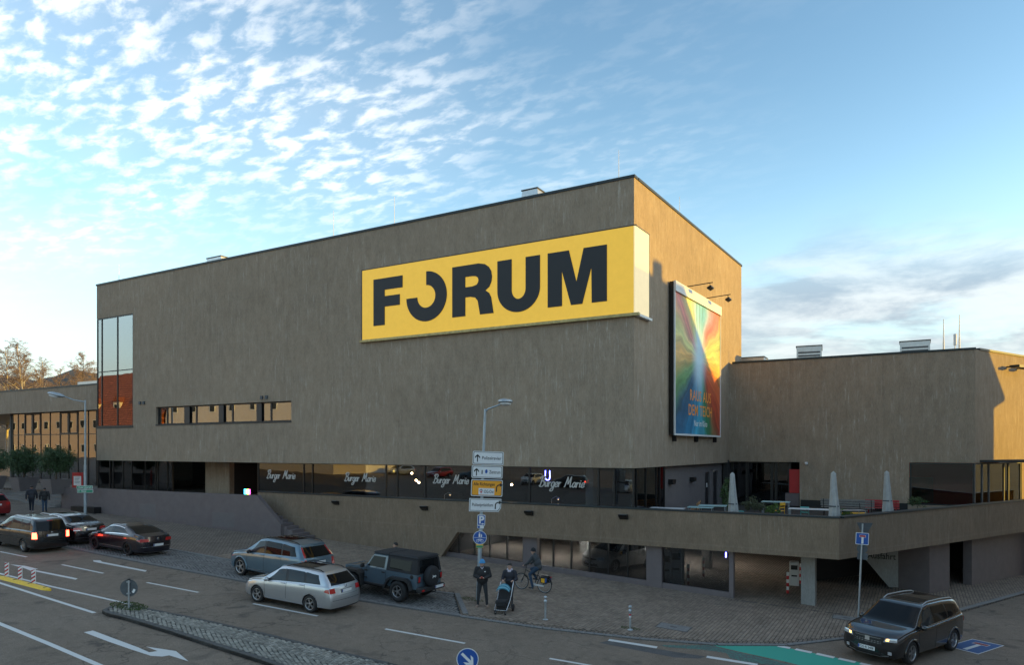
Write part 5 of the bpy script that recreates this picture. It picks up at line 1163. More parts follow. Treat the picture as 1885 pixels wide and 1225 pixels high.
for nm, py, w, h, fm, dx, cut in (('direction_board', 843.5, 1.22, .53, 'sign_white', .18, False), ('direction_board', 869, 1.22, .50, 'sign_white', .16, False), ('direction_board', 898.5, 1.24, .66, 'sign_orange', .17, False), ('direction_board', 930, 1.26, .52, 'sign_white', .13, True)):
    p, M = board_part(ds, nm, (dx, sgn(py), 0), w, h, fm, cut=cut)
    if py < 850: lit(p, M, 'black', lambda mb, M: (prism_h(mb, [arrow_up(.30, .20, .04)], M @ T((-.42, -.16, 0)), .001), text_mb(mb, 'Polizeirevier', M @ T((-.25, -.06, 0)), .185, .001, bold=.002, fit=.76)))
    elif py < 880:
        lit(p, M, 'black', lambda mb, M: (prism_h(mb, [arrow_up(.30, .20, .04)], M @ T((-.42, -.16, 0)), .001), text_mb(mb, 'Zentrum', M @ T((.08, -.06, 0)), .185, .001, bold=.002, fit=.44), text_mb(mb, 'i', M @ T((-.225, -.08, .001)), .22, .001, bold=.01)))
        lit(p, M, 'sign_blue', lambda mb, M: (prism_h(mb, [arc(-.035, .02, .05, .08, 0, 360, 16)], M, .001),))
    elif py < 910:
        lit(p, M, 'black', lambda mb, M: (text_mb(mb, 'Alle Richtungen', M @ T((-.53, .09, 0)), .175, .001, bold=.002, fit=.84), prism_h(mb, [arrow_turn(.34, .045)], M @ T((.38, -.14, 0)), .001)))
        lit(p, M, 'sign_white', lambda mb, M: prism_h(mb, [rrect(.62, .26, .01)], M @ T((-.01, -.14, 0)), .001))
        lit(p, M, 'black', lambda mb, M: (text_mb(mb, 'OG-Ost', M @ T((-.11, -.20, .002)), .18, .001, bold=.002, fit=.38), prism_h(mb, [[(-.30, -.12), (-.22, -.05), (-.14, -.12), (-.16, -.13), (-.22, -.08), (-.28, -.13)]], M @ T((0, .01, .002)), .001)))
        lit(p, M, 'red', lambda mb, M: (prism_h(mb, [[(-.235, -.24), (-.205, -.24), (-.205, -.12), (-.235, -.12)]], M @ T((0, .02, .002)), .001), prism_h(mb, [[(-.27, -.19), (-.17, -.19), (-.17, -.165), (-.27, -.165)]], M @ T((0, .02, .0032)), .001)))
    else: lit(p, M, 'black', lambda mb, M: (text_mb(mb, 'Polizeipräsidium', M @ T((-.52, -.05, 0)), .175, .001, bold=.002, fit=.82), prism_h(mb, [arrow_turn(.34, .045)], M @ T((.40, -.15, 0)), .001)))
def plate(root, name, c, pts, fm, bm='white', back='galvanised', edge=.02):
    w = max(abs(x) for x, y in pts); mb = MB(); prism_h(mb, [pts], T(c), .02); p = mb.build(name, MATS[back], root)
    mb = MB(); prism_h(mb, [[(x * (1 - .1 * edge / w), y * (1 - .1 * edge / w)) for x, y in pts]], T(c) @ T((0, 0, .0205)), .001); mb.build('sign_border', MATS[bm], p)
    mb = MB(); prism_h(mb, [[(x * (1 - edge / w), y * (1 - edge / w)) for x, y in pts]], T(c) @ T((0, 0, .022)), .001); mb.build('sign_field', MATS[fm], p)
    return p, T(c) @ T((0, 0, .0245))
pk = thing('parking_sign', 'blue parking sign with white P and small plate below the direction boards', 'road sign', M=signM(0))
p, M = plate(pk, 'parking_plate', (.0, sgn(958), 0), rrect(.31, .43, .03), 'sign_blue')
lit(p, M, 'white', lambda mb, M: (text_mb(mb, 'P', M @ T((-.10, -.12, 0)), .40, .001, bold=.014), prism_h(mb, [[(.02, -.15), (.12, -.15), (.12, -.125), (.06, -.125), (.06, -.10), (0, -.14), (.06, -.18), (.06, -.15)]], M, .001)))
p, M = plate(pk, 'supplementary_plate', (-.02, sgn(970.5), 0), rrect(.30, .13, .015), 'sign_white', 'black')
lit(p, M, 'sign_blue', lambda mb, M: prism_h(mb, [rrect(.09, .09, .005)], M @ T((-.07, 0, 0)), .001))
pd = thing('path_sign', 'round blue shared footpath and cycle path sign on the direction sign pole', 'road sign', M=signM(0))
p, M = plate(pd, 'round_plate', (-.03, sgn(990), 0), arc(0, 0, .27, .27, 0, 360, 36)[:-1], 'sign_blue')
def picto(mb, M):
    prism_h(mb, [rrect(.48, .012, .003)], M, .001)
    for cx_, s in ((-.02, 1.0), (.06, .65)):
        prism_h(mb, [arc(cx_, .03 + .15 * s, .024 * s, .024 * s, 0, 360, 10)[:-1]], M, .001); prism_h(mb, [[(cx_ - .035 * s, .03 + .12 * s), (cx_ + .035 * s, .03 + .12 * s), (cx_ + .03 * s, .03 + .05 * s), (cx_ + .035 * s, .025), (cx_ - .035 * s, .025), (cx_ - .03 * s, .03 + .05 * s)]], M, .001)
    for cx_ in (-.085, .085): prism_h(mb, [arc(cx_, -.125, .06, .06, 0, 360, 18)[:-1], arc(cx_, -.125, .045, .045, 360, 0, 18)[:-1]], M, .001)
    for a, b in (((-.085, -.125), (-.04, -.05)), ((-.04, -.06), (.05, -.06)), ((.05, -.05), (.085, -.125)), ((-.04, -.06), (.0, -.125)), ((.0, -.125), (.05, -.06))):
        a, b = Vector(a), Vector(b); n = (b - a).normalized(); n = Vector((-n.y, n.x)) * .008; prism_h(mb, [[tuple(a - n), tuple(b - n), tuple(b + n), tuple(a + n)]], M, .001)
mb = MB(); picto(mb, M); mb.build('symbol', MATS['white'], p)
stk = thing('pole_sticker', 'small yellow and green notice below the round blue path sign', 'notice', M=signM(0)); mb = MB(); prism_h(mb, [rrect(.27, .24, .01)], T((-.03, sgn(1003.5), 0)), .012); mb.build('notice_board', MATS['yellow'], stk); mb = MB(); prism_h(mb, [rrect(.26, .09, .005)], T((-.03, sgn(1006.5), .0125)), .001); mb.build('notice_print', MATS['sign_green'], stk)
# --- lamp by the terrace
b2 = G(157, 948); l2 = thing('street_lamp', 'tall steel street lamp with curved arm in front of the grey wall', 'street lamp', tuple(b2))
tz = 9.95; mb = MB(); mb.cyl((b2.x, b2.y, b2.z - .1), (b2.x, b2.y, 5.5), .10, .09, 14); mb.cyl((b2.x, b2.y, 5.5), (b2.x, b2.y, tz), .07, .06, 12); mb.build('pole', MATS['steel_pole'], l2)
dA = Vector((-.86, -.5, 0)); o = Vector((b2.x, b2.y, tz)); mb = MB(); mb.tube([o - Vector((0, 0, .1)), o + dA * .25 + Vector((0, 0, -.08)), o + dA * .8 + Vector((0, 0, .02)), o + dA * 1.5 + Vector((0, 0, .28))], .035, 8); mb.build('arm', MATS['steel_pole'], l2)
Rz = Matrix.Rotation(math.atan2(dA.y, dA.x), 3, 'Z') @ Matrix.Rotation(-.22, 3, 'Y'); h_ = o + dA * 2.0 + Vector((0, 0, .38)); mb = MB(); mb.sphere(h_, .5, 16, 10, sc=(1.25, .42, .30), R=Rz); mb.build('lamp_head', MATS['galvanised'], l2); mb = MB(); mb.sphere(h_ + dA * .15 - Vector((0, 0, .09)), .34, 14, 8, sc=(1.1, .5, .34), R=Rz); mb.build('lens', MATS['white_metal'], l2)
gs = thing('hotel_sign', 'pair of small green hotel arrow boards on the lamp by the grey wall', 'sign', M=frame((b2.x, b2.y, 0), (.80, .60, 0)))
for k, (zc, dx, tx) in enumerate(((3.97, .02, 'Hotel Liberty'), (3.70, .05, 'Hotel'))):
    M = Matrix.Rotation(PI / 2, 4, 'X') @ T((0, 0, 0)); mb = MB(); mb.bbox((dx, -.12, zc), (1.02, .03, .22), .008); q = mb.build('arrow_board', MATS['white'], gs); mb = MB(); mb.box(dx - .49, dx + .49, -.138, -.136, zc - .09, zc + .09); mb.build('sign_field', MATS['sign_green'], q)
    mb = MB(); text_mb(mb, tx, T((dx - .40 + .15 * k, -.1395, zc - .05)) @ Matrix.Rotation(PI / 2, 4, 'X'), .14, 0, bold=.002); prism_h(mb, [[(0, -.04), (.09, 0), (0, .04)] if k == 0 else [(0, 0), (.09, -.04), (.09, .04)]], T((dx + (.38 if k == 0 else -.46), -.1395, zc)) @ Matrix.Rotation(PI / 2, 4, 'X'), .001); mb.build('lettering', MATS['white'], q)
# --- dead end sign at the corner
b3 = G(1580, 1140, PAVE_DZ); ln3 = (Vector((0, 0, 3.7)) + right * .17).normalized()
M3 = Matrix.Identity(4); n3 = Vector((.18, -.98, 0)).normalized(); u3_ = Vector((0, 0, 1)).cross(n3).normalized(); u3_ = (u3_ - ln3 * u3_.dot(ln3)).normalized(); n3 = u3_.cross(ln3)
for i in range(3): M3[i][0], M3[i][1], M3[i][2], M3[i][3] = u3_[i], ln3[i], n3[i], b3[i]
de = thing('dead_end_sign', 'blue dead end sign on a thin pole at the side street corner', 'road sign', M=M3)
mb = MB(); mb.cyl((0, -.1, 0), (0, 3.68, 0), .035, None, 10); mb.build('pole', MATS['galvanised'], de)
s3 = lambda py: (1140 - py) / 47.2
p, M = plate(de, 'dead_end_plate', (0, s3(993.5), .045), rrect(.46, .46, .03), 'sign_blue')
lit(p, M, 'white', lambda mb, M: (prism_h(mb, [rrect(.075, .26, .005)], M @ T((.01, -.06, 0)), .001), prism_h(mb, [rrect(.22, .085, .005)], M @ T((.01, .10, .0)), .0012)))
lit(p, M, 'red', lambda mb, M: prism_h(mb, [rrect(.20, .065, .005)], M @ T((.01, .10, .0015)), .001))
mb = MB(); prism_h(mb, [[(-.34, .18), (.34, .18), (.06, -.34), (-.06, -.34)]], T((.08, s3(973), -.07)) @ Matrix.Rotation(.5, 4, 'Y'), .02); mb.build('yield_plate_back', MATS['sign_back'], de)
for py, r_ in ((1012, .19),): mb = MB(); prism_h(mb, [arc(0, 0, r_, r_, 0, 360, 24)[:-1]], T((.03, s3(py), -.07)), .02); mb.build('round_plate_back', MATS['sign_back'], de)
mb = MB(); prism_h(mb, [rrect(.36, .26, .02)], T((.05, s3(1026), -.07)), .02); mb.build('small_plate_back', MATS['sign_back'], de)
# --- island signs
b4 = G(238, 1121, .12); i1 = thing('island_sign', 'round grey back of a traffic sign with a sticker on the island tip', 'road sign', M=frame(tuple(b4), (.8664, .4993, 0)))
mb = MB(); mb.cyl((0, -.03, -.1), (0, -.03, .98), .033, None, 10); mb.build('pole', MATS['galvanised'], i1)
mb = MB(); prism_h(mb, [arc(0, 0, .30, .30, 0, 360, 36)[:-1]], T((-.02, .03, .70)) @ Matrix.Rotation(PI / 2, 4, 'X'), .025); mb.build('round_plate', MATS['sign_back'], i1)
mb = MB(); mb.cyl((0, -.03, .981), (0, -.03, 1.03), .045, None, 10); mb.build('cap', MATS['black'], i1)
mb = MB(); prism_h(mb, [rrect(.08, .14, .02)], T((.15, .002, .60)) @ Matrix.Rotation(PI / 2, 4, 'X') @ Matrix.Rotation(-.5, 4, 'Z'), .002); mb.build('sticker', MATS['white'], i1)
for z in (.52, .92): mb = MB(); mb.box(-.06, .06, -.075, -.0, z - .02, z + .02); mb.build('clamp', MATS['galvanised'], i1)
b5 = G(861, 1265, .12); i2 = thing('keep_right_sign', 'round blue sign with white diagonal arrow on the traffic island', 'road sign', M=frame(tuple(b5), (.8664, .4993, 0)))
mb = MB(); mb.cyl((0, 0, -.1), (0, 0, .95), .033, None, 10); mb.build('pole', MATS['galvanised'], i2)
Mq = T((0, -.045, .72)) @ Matrix.Rotation(PI / 2, 4, 'X'); mb = MB(); prism_h(mb, [arc(0, 0, .285, .285, 0, 360, 36)[:-1]], Mq, .02); rp = mb.build('round_plate', MATS['galvanised'], i2)
mb = MB(); prism_h(mb, [arc(0, 0, .283, .283, 0, 360, 36)[:-1]], Mq @ T((0, 0, .0205)), .001); mb.build('sign_border', MATS['white'], rp); mb = MB(); prism_h(mb, [arc(0, 0, .265, .265, 0, 360, 36)[:-1]], Mq @ T((0, 0, .022)), .001); mb.build('sign_field', MATS['sign_blue'], rp)
mb = MB(); prism_h(mb, [[(x * 1.0, y - .21) for x, y in arrow_up(.42, .26, .07)]], Mq @ T((0, 0, .0235)) @ Matrix.Rotation(-PI * .75, 4, 'Z'), .001); mb.build('arrow', MATS['white'], rp)
# --- bollards
def bollard(label, c, band):
    r = thing('bollard', label, 'bollard', M=upright(c.x, c.y, c.z, 0)); mb = MB(); mb.cyl((0, 0, -.08), (0, 0, .62), .038, None, 12); mb.build('post', MATS['galvanised'], r)
    mb = MB(); mb.lathe([(.039, .60), (.06, .62), (.062, .67), (.05, .70), (.03, .72), (.03, .74), (.055, .77), (.062, .80), (.052, .835), (.025, .855), (.0, .86)], 14); mb.build('head', MATS['galvanised'], r)
    mb = MB(); mb.lathe([(.039, -.02), (.10, .0), (.10, .02), (.039, .04)], 14); mb.build('base_plate', MATS['galvanised'], r)
    if band:
        for z in (.50,): mb = MB(); mb.lathe([(.038, z), (.041, z), (.041, z + .06), (.038, z + .06)], 14); mb.build('red_band', MATS['red_reflector'], r)
        mb = MB(); mb.lathe([(.038, .43), (.041, .43), (.041, .49), (.038, .49)], 14); mb.build('white_band', MATS['white'], r)
bollard('plain steel bollard with ball head nearest the pushchair', G(1004, 1142, PAVE_DZ), False); bollard('steel bollard with a red and white band beside the manhole cover', G(1160, 1161, PAVE_DZ), True)
# --- striped delineators on the yellow separator
y0, y1 = G(-40, 1055), G(93, 1089); sep = thing('lane_separator', 'yellow rubber lane separator with studs on the road', 'road separator', (y1.x, y1.y, y1.z))
d = (y0 - y1); Ls = d.length; d.normalize(); n = Vector((-d.y, d.x, 0)).normalized(); k = int(Ls / 1.0)
for i in range(k):
    a = y1 + d * (i * Ls / k + (.0 if i else 0)); b = y1 + d * ((i + 1) * Ls / k - .01); mb = MB(); w0 = .03 if i == 0 else .13; h = .09
    sec = lambda p, w: [p - n * w, p - n * w * .6 + Vector((0, 0, h)), p + n * w * .6 + Vector((0, 0, h)), p + n * w]
    m = a + (b - a) * .35; s0, s1, s2 = sec(a, w0), sec(m, .13), sec(b, .13); vs = [tuple(q) for q in s0 + s1 + s2]; mb.add(vs, [(0, 1, 2, 3), (11, 10, 9, 8)] + [(j * 4 + q, j * 4 + q + 1, (j + 1) * 4 + q + 1, (j + 1) * 4 + q) for j in (0, 1) for q in range(3)]); mb.build('separator_block', MATS['yellow'], sep)
    mb = MB(); c = m + Vector((0, 0, h)); mb.obox(c, d * .02, n * .07, Vector((0, 0, .012))); mb.build('stud', MATS['black'], sep)
for i, (px, py) in enumerate((R2(45, 655), R2(132, 680), R2(220, 703))):
    c = G(px, py); r = thing('delineator_post', ('striped red and white flexible post at the far end of the yellow separator', 'striped red and white flexible post in the middle of the yellow separator', 'striped red and white flexible post near the pointed end of the yellow separator')[i], 'traffic post', M=frame((c.x, c.y, c.z + .05), (.8664, .4993, 0)), group='striped posts on the yellow separator')
    mb = MB(); mb.box(-.075, .075, -.02, .02, 0, .56); mb.build('blade', MATS['white'], r)
    for k in range(4):
        z = .02 + k * .15; mb = MB(); mb.prism([(-.076, -.022, z), (.076, -.022, z + .10), (.076, -.022, min(.56, z + .17)), (-.076, -.022, z + .07)], (0, .001, 0)); mb.build('stripe', MATS['red_reflector'], r)
# ================================================================== VEHICLES
def paint(name, col, metal=.45, rough=.32): return P(name, col, rough, metal=metal, coat=1.0)
paint('paint_silver', (.50, .52, .545), .75, .34); paint('paint_bluegrey', (.10, .170, .225), .45); paint('paint_jeep', (.078, .120, .155), .25, .40); paint('paint_black_car', (.008, .0085, .010), .0, .22); paint('paint_dark_purple', (.013, .011, .018), .3, .25); paint('paint_black_warm', (.008, .008, .009), .0, .25); paint('paint_white_car', (.62, .62, .60), .0, .35); paint('paint_red_car', (.24, .012, .016), .3)
P('car_glass', (.008, .009, .010), .03, spec=.22); P('car_glass_clear', (.035, .041, .044), .03, spec=.30)
P('chrome', (.72, .73, .75), .12, metal=1.0); P('rim_alloy', (.52, .53, .55), .28, metal=.9); P('rim_black', (.02, .02, .022), .35, metal=.4); P('lamp_red', (.42, .008, .012), .15, coat=1.0); P('lamp_red_lit', (.5, .01, .01), .2, coat=.5, emit=(1, .06, .03), estr=2.6); P('lamp_clear', (.55, .57, .60), .08, metal=.4, coat=1.0); P('lamp_amber', (.8, .28, .05), .2, coat=1.0, emit=(1, .45, .12), estr=.8); P('lamp_lit', (.8, .8, .8), .2, emit=(1, .95, .85), estr=2.0)
P('plate_white', (.70, .71, .71), .4); P('plate_blue', (.02, .06, .30), .4); P('matte_black', (.014, .014, .015), .7); P('soft_top', (.017, .018, .021), .8, bump=.15, bscale=120)
P('cabin', (.05, .05, .052), .8)
def smooth_fn(pts, sig=.05, lo=-3.2, hi=3.2):
    xs = np.linspace(lo, hi, 1281); ys = np.interp(xs, [p[0] for p in pts], [p[1] for p in pts]); k = int(sig * 3 / .005); g = np.exp(-.5 * (np.arange(-k, k + 1) * .005 / sig) ** 2); g /= g.sum()
    ys = np.convolve(np.pad(ys, k, 'edge'), g, 'valid'); return lambda x: float(np.interp(x, xs, ys))
class Car:
    """body surface S(x, t): x along the car (front +), t around the half section from the floor (0) over the belt to the roof centre (1)"""
    def __init__(s, c):
        s.c = c; s.L = c['L']; h = s.L / 2
        s.T = smooth_fn(c['top'], c.get('tsig', .05)); s.B = smooth_fn(c['belt'], .08); s.W = smooth_fn(c['plan'], .06); s.zb = c.get('floor', .20); s.hcab = max(z for x, z in c['top']) - s.B(0)
    def ctrl(s, x):
        w, b, t, zb = s.W(x), s.B(x), s.T(x), s.zb; h = max(t - b, .015); g = min(1.0, max(0.0, h / s.hcab)); g = g * g * (3 - 2 * g)
        wr = w * .945 - s.c.get('tumble', .19) * g; rd = min(.075, .40 * h); m = s.c.get('bulge', .012)
        return [(0, zb), (w * .82, zb), (w * .955, zb + .05), (w * .985, zb + .16), (w, b * .66), (w * .992, b - .14), (w * .965, b - .025), (w * .935, b), ((w * .935 + wr) / 2 + m * g, b + .5 * (h - rd)), (wr, b + h - rd), (wr - .07 - .04 * (1 - g), t - .25 * rd), (wr * .5, t - .03 * rd), (0, t)]
    NC = 12
    def S(s, x, t, side=1, off=0.0):
        if off:
            e = 1e-3; p = s.S(x, t, side); a = s.S(x + .01, t, side) - s.S(x - .01, t, side); b = s.S(x, min(1, t + .004), side) - s.S(x, max(0, t - .004), side); n = a.cross(b)
            if n.length > 1e-9:
                n.normalize(); c = p - Vector((p.x, 0, .7))
                if n.dot(c) < 0: n = -n
                return p + n * off
            return p
        q = s.ctrl(x); f = t * s.NC; i = min(int(f), s.NC - 1); f -= i
        P0 = q[i - 1] if i > 0 else (-q[1][0], q[1][1]); P1, P2 = q[i], q[i + 1]; P3 = q[i + 2] if i + 2 <= s.NC else (-q[s.NC - 1][0], q[s.NC - 1][1])
        def cr(a, b, c, d): return .5 * (2 * b + (c - a) * f + (2 * a - 5 * b + 4 * c - d) * f * f + (3 * b - a - 3 * c + d) * f ** 3)
        k = .55
        def cr2(a, b, c, d):
            m1 = (c - a) * .5 * k; m2 = (d - b) * .5 * k; return (2 * f ** 3 - 3 * f * f + 1) * b + (f ** 3 - 2 * f * f + f) * m1 + (-2 * f ** 3 + 3 * f * f) * c + (f ** 3 - f * f) * m2
        y = max(0, cr2(P0[0], P1[0], P2[0], P3[0])); z = cr2(P0[1], P1[1], P2[1], P3[1])
        return Vector((s.warp(x, y, z), y * side, z))
    def warp(s, x, y, z):
        h = s.L / 2; c = s.c; yn = y / .9
        fz = c.get('nz', 1.0); rz = c.get('rz', 1.0)
        if x > h - fz: w = ((x - (h - fz)) / fz) ** 2; x = x - w * (c.get('nose', .20) * yn * yn + s.nslant(z))
        if x < -h + rz: w = ((-h + rz - x) / rz) ** 2; x = x + w * (c.get('tail', .12) * yn * yn + s.tslant(z))
        return x
    def nslant(s, z): return np.interp(z, [p[0] for p in s.c['nprof']], [p[1] for p in s.c['nprof']])
    def tslant(s, z): return np.interp(z, [p[0] for p in s.c['tprof']], [p[1] for p in s.c['tprof']])
    def front(s, y, z, off=0.006): return Vector((s.warp(s.L / 2, abs(y), z) + off, y, z))
    def rear(s, y, z, off=0.006): return Vector((s.warp(-s.L / 2, abs(y), z) - off, y, z))
    def body(s):
        n, m = 84, 48; h = s.L / 2; mb = MB(); xs = [-h + s.L * .5 * (1 - math.cos(PI * i / n)) for i in range(n + 1)]
        xs = [.6 * x + .4 * (-h + s.L * i / n) for i, x in enumerate(xs)]
        half = [[s.S(x, j / m) for j in range(m + 1)] for x in xs]
        for sd in (1, -1):
            vs = [Vector((p.x, p.y * sd, p.z)) for r in half for p in r]; w = m + 1
            mb.add(vs, [(i * w + j, (i + 1) * w + j, (i + 1) * w + j + 1, i * w + j + 1) for i in range(n) for j in range(m)], 0, True)
        for ring, x in ((half[0], -h), (half[-1], h)):
            K = 12; rows = [[Vector((s.warp(x, abs(p.y * (2 * k / K - 1)), p.z), p.y * (2 * k / K - 1), p.z)) for k in range(K + 1)] for p in ring]; w = K + 1
            mb.add([q for r in rows for q in r], [(i * w + j, (i + 1) * w + j, (i + 1) * w + j + 1, i * w + j + 1) for i in range(len(rows) - 1) for j in range(K)], 0, True)
        me = bpy.data.meshes.new('body'); me.from_pydata(mb.v, [], mb.f); bm = bmesh.new(); bm.from_mesh(me); bmesh.ops.remove_doubles(bm, verts=bm.verts, dist=.0015); bmesh.ops.dissolve_degenerate(bm, edges=bm.edges, dist=.0005); bmesh.ops.recalc_face_normals(bm, faces=bm.faces)
        bm.to_mesh(me); bm.free()
        ob = bpy.data.objects.new('body', me); COL.objects.link(ob); cut = MB(); R = s.c['arch']
        for ax in s.c['axles']:
            for sd in (-1, 1): cut.cyl((ax, sd * (s.W(ax) - .34), s.c['wr']), (ax, sd * (s.W(ax) + .3), s.c['wr']), R, None, 40)
        co = cut.build('cut', MATS['matte_black']); bo = ob.modifiers.new('b', 'BOOLEAN'); bo.object = co; bo.operation = 'DIFFERENCE'; bo.solver = 'EXACT'
        dg = bpy.context.evaluated_depsgraph_get(); dg.update(); m2 = bpy.data.meshes.new_from_object(ob.evaluated_get(dg)); bpy.data.objects.remove(ob); bpy.data.objects.remove(co)
        m2.materials.clear()
        for q in (s.c['paint'], 'matte_black'): m2.materials.append(MATS[q])
        for p in m2.polygons:
            c = p.center; p.use_smooth = True; p.material_index = 0
            for ax in s.c['axles']:
                d = math.hypot(c.x - ax, c.z - s.c['wr'])
                if (d < R + .02 and abs(abs(p.normal.y)) < .6 and d > R - .02 and abs(c.y) < s.W(ax) + .05) or (d < R - .02 and abs(c.y) < s.W(ax) - .2): p.material_index = 1; p.use_smooth = False
            if c.z < s.zb + .03: p.material_index = 1
        return m2
    # patches
    def side_patch(s, quad, nu=10, nv=5, off=.006, side=1):
        (xa, ta), (xb, tb), (xc, tc), (xd, td) = quad        # bottom-rear, bottom-front, top-front, top-rear
        mb = MB(); mb.grid(lambda u, v: s.S((xa * (1 - u) + xb * u) * (1 - v) + (xd * (1 - u) + xc * u) * v, (ta * (1 - u) + tb * u) * (1 - v) + (td * (1 - u) + tc * u) * v, side, off), nu, nv); return mb
    def top_patch(s, x0, x1, f0, f1, t_e, nu=10, nv=14, off=.006, x0c=0, x1c=0):
        # x0..x1 along, f = share of the half width at either end ; x?c bows the ends at the middle
        def fn(u, v):
            a = 2 * v - 1; f = f0 * (1 - u) + f1 * u; x = (x0 + x0c * (1 - a * a)) * (1 - u) + (x1 + x1c * (1 - a * a)) * u; aa = abs(a) * f; t = 1 - (1 - t_e) * aa
            return s.S(x, t, 1 if a >= 0 else -1, off)
        mb = MB(); mb.grid(fn, nu, nv); return mb
    def end_patch(s, fn, poly, nu=10, nv=4, off=.006):
        # poly: bottom-left, bottom-right, top-right, top-left in (y, z)
        (a, b, c, d) = poly; mb = MB(); mb.grid(lambda u, v: fn((a[0] * (1 - u) + b[0] * u) * (1 - v) + (d[0] * (1 - u) + c[0] * u) * v, (a[1] * (1 - u) + b[1] * u) * (1 - v) + (d[1] * (1 - u) + c[1] * u) * v, off), nu, nv); return mb
TB, TE = 7 / 12, 9 / 12          # belt and roof edge in the section parameter
def wheel(root, x, y, r, w, side, rim, spokes, rr=.66, twin=False):
    M = Matrix.Translation((x, y, r)) @ Matrix.Rotation(-PI / 2 * side, 4, 'X'); mb = MB()
    mb.lathe([(r * rr, -w / 2), (r * .90, -w / 2), (r * .975, -w * .40), (r, -w * .25), (r, w * .25), (r * .975, w * .40), (r * .90, w / 2), (r * rr, w / 2), (r * rr, w * .1), (r * rr, -w / 2)], 32, M); o = mb.build('wheel', MATS['rubber'], root)
    mb = MB(); R = r * rr; mb.lathe([(R, w * .46), (R * .93, w * .50), (R * .90, w * .42), (R * .88, w * .10)], 32, M); mb.lathe([(0, w * .40), (R * .18, w * .40), (R * .22, w * .30)], 16, M)
    for k in range(spokes):
        for dv in ((-.14, .14) if twin else (0,)):
            a = 2 * PI * k / spokes; b = a + dv; wi, wo = (.07, .055) if twin else (.12, .085); d0 = Vector((math.cos(a), math.sin(a), 0)); d1 = Vector((math.cos(b), math.sin(b), 0)); n0, n1 = Vector((-d0.y, d0.x, 0)), Vector((-d1.y, d1.x, 0))
            q = [d0 * R * .14 - n0 * R * wi, d0 * R * .14 + n0 * R * wi, d1 * R * .92 + n1 * R * wo, d1 * R * .92 - n1 * R * wo]
            mb.add([M @ (p + Vector((0, 0, w * z))) for z in (.30, .42) for p in q], [(4, 5, 6, 7), (0, 1, 5, 4), (1, 2, 6, 5), (2, 3, 7, 6), (3, 0, 4, 7)])
    mb.build('rim', MATS[rim], o); mb = MB(); mb.lathe([(0, w * .05), (R * .9, w * .05)], 24, M); mb.build('brake_disc', MATS['matte_black'], o)
def license(root, P0, ex, ez, nrm, w=.52, h=.11, text=None):
    P0, ex, ez, nrm = Vector(P0), Vector(ex).normalized(), Vector(ez).normalized(), Vector(nrm).normalized()
    mb = MB(); mb.obox(P0, ex * w / 2, ez * h / 2, nrm * .008); p = mb.build('number_plate', MATS['plate_white'], root)
    mb = MB(); c = P0 - ex * (w / 2 - .025) + nrm * .0085; mb.obox(c, ex * .023, ez * (h / 2 - .004), nrm * .001); mb.build('country_strip', MATS['plate_blue'], p)
    mb = MB()
    if text:
        M = Matrix.Identity(4); o = P0 - ex * (w / 2 - .06) - ez * .035 + nrm * .0098
        for i in range(3): M[i][0], M[i][1], M[i][2], M[i][3] = ex[i], ez[i], nrm[i], o[i]
        text_mb(mb, text, M, .105, 0, bold=.002, width=.86)
        mb.build('plate_lettering', MATS['black'], p)
    mb = MB(); mb.obox(P0 - nrm * .006, ex * (w / 2 + .012), ez * (h / 2 + .010), nrm * .006); mb.build('plate_holder', MATS['matte_black'], p)
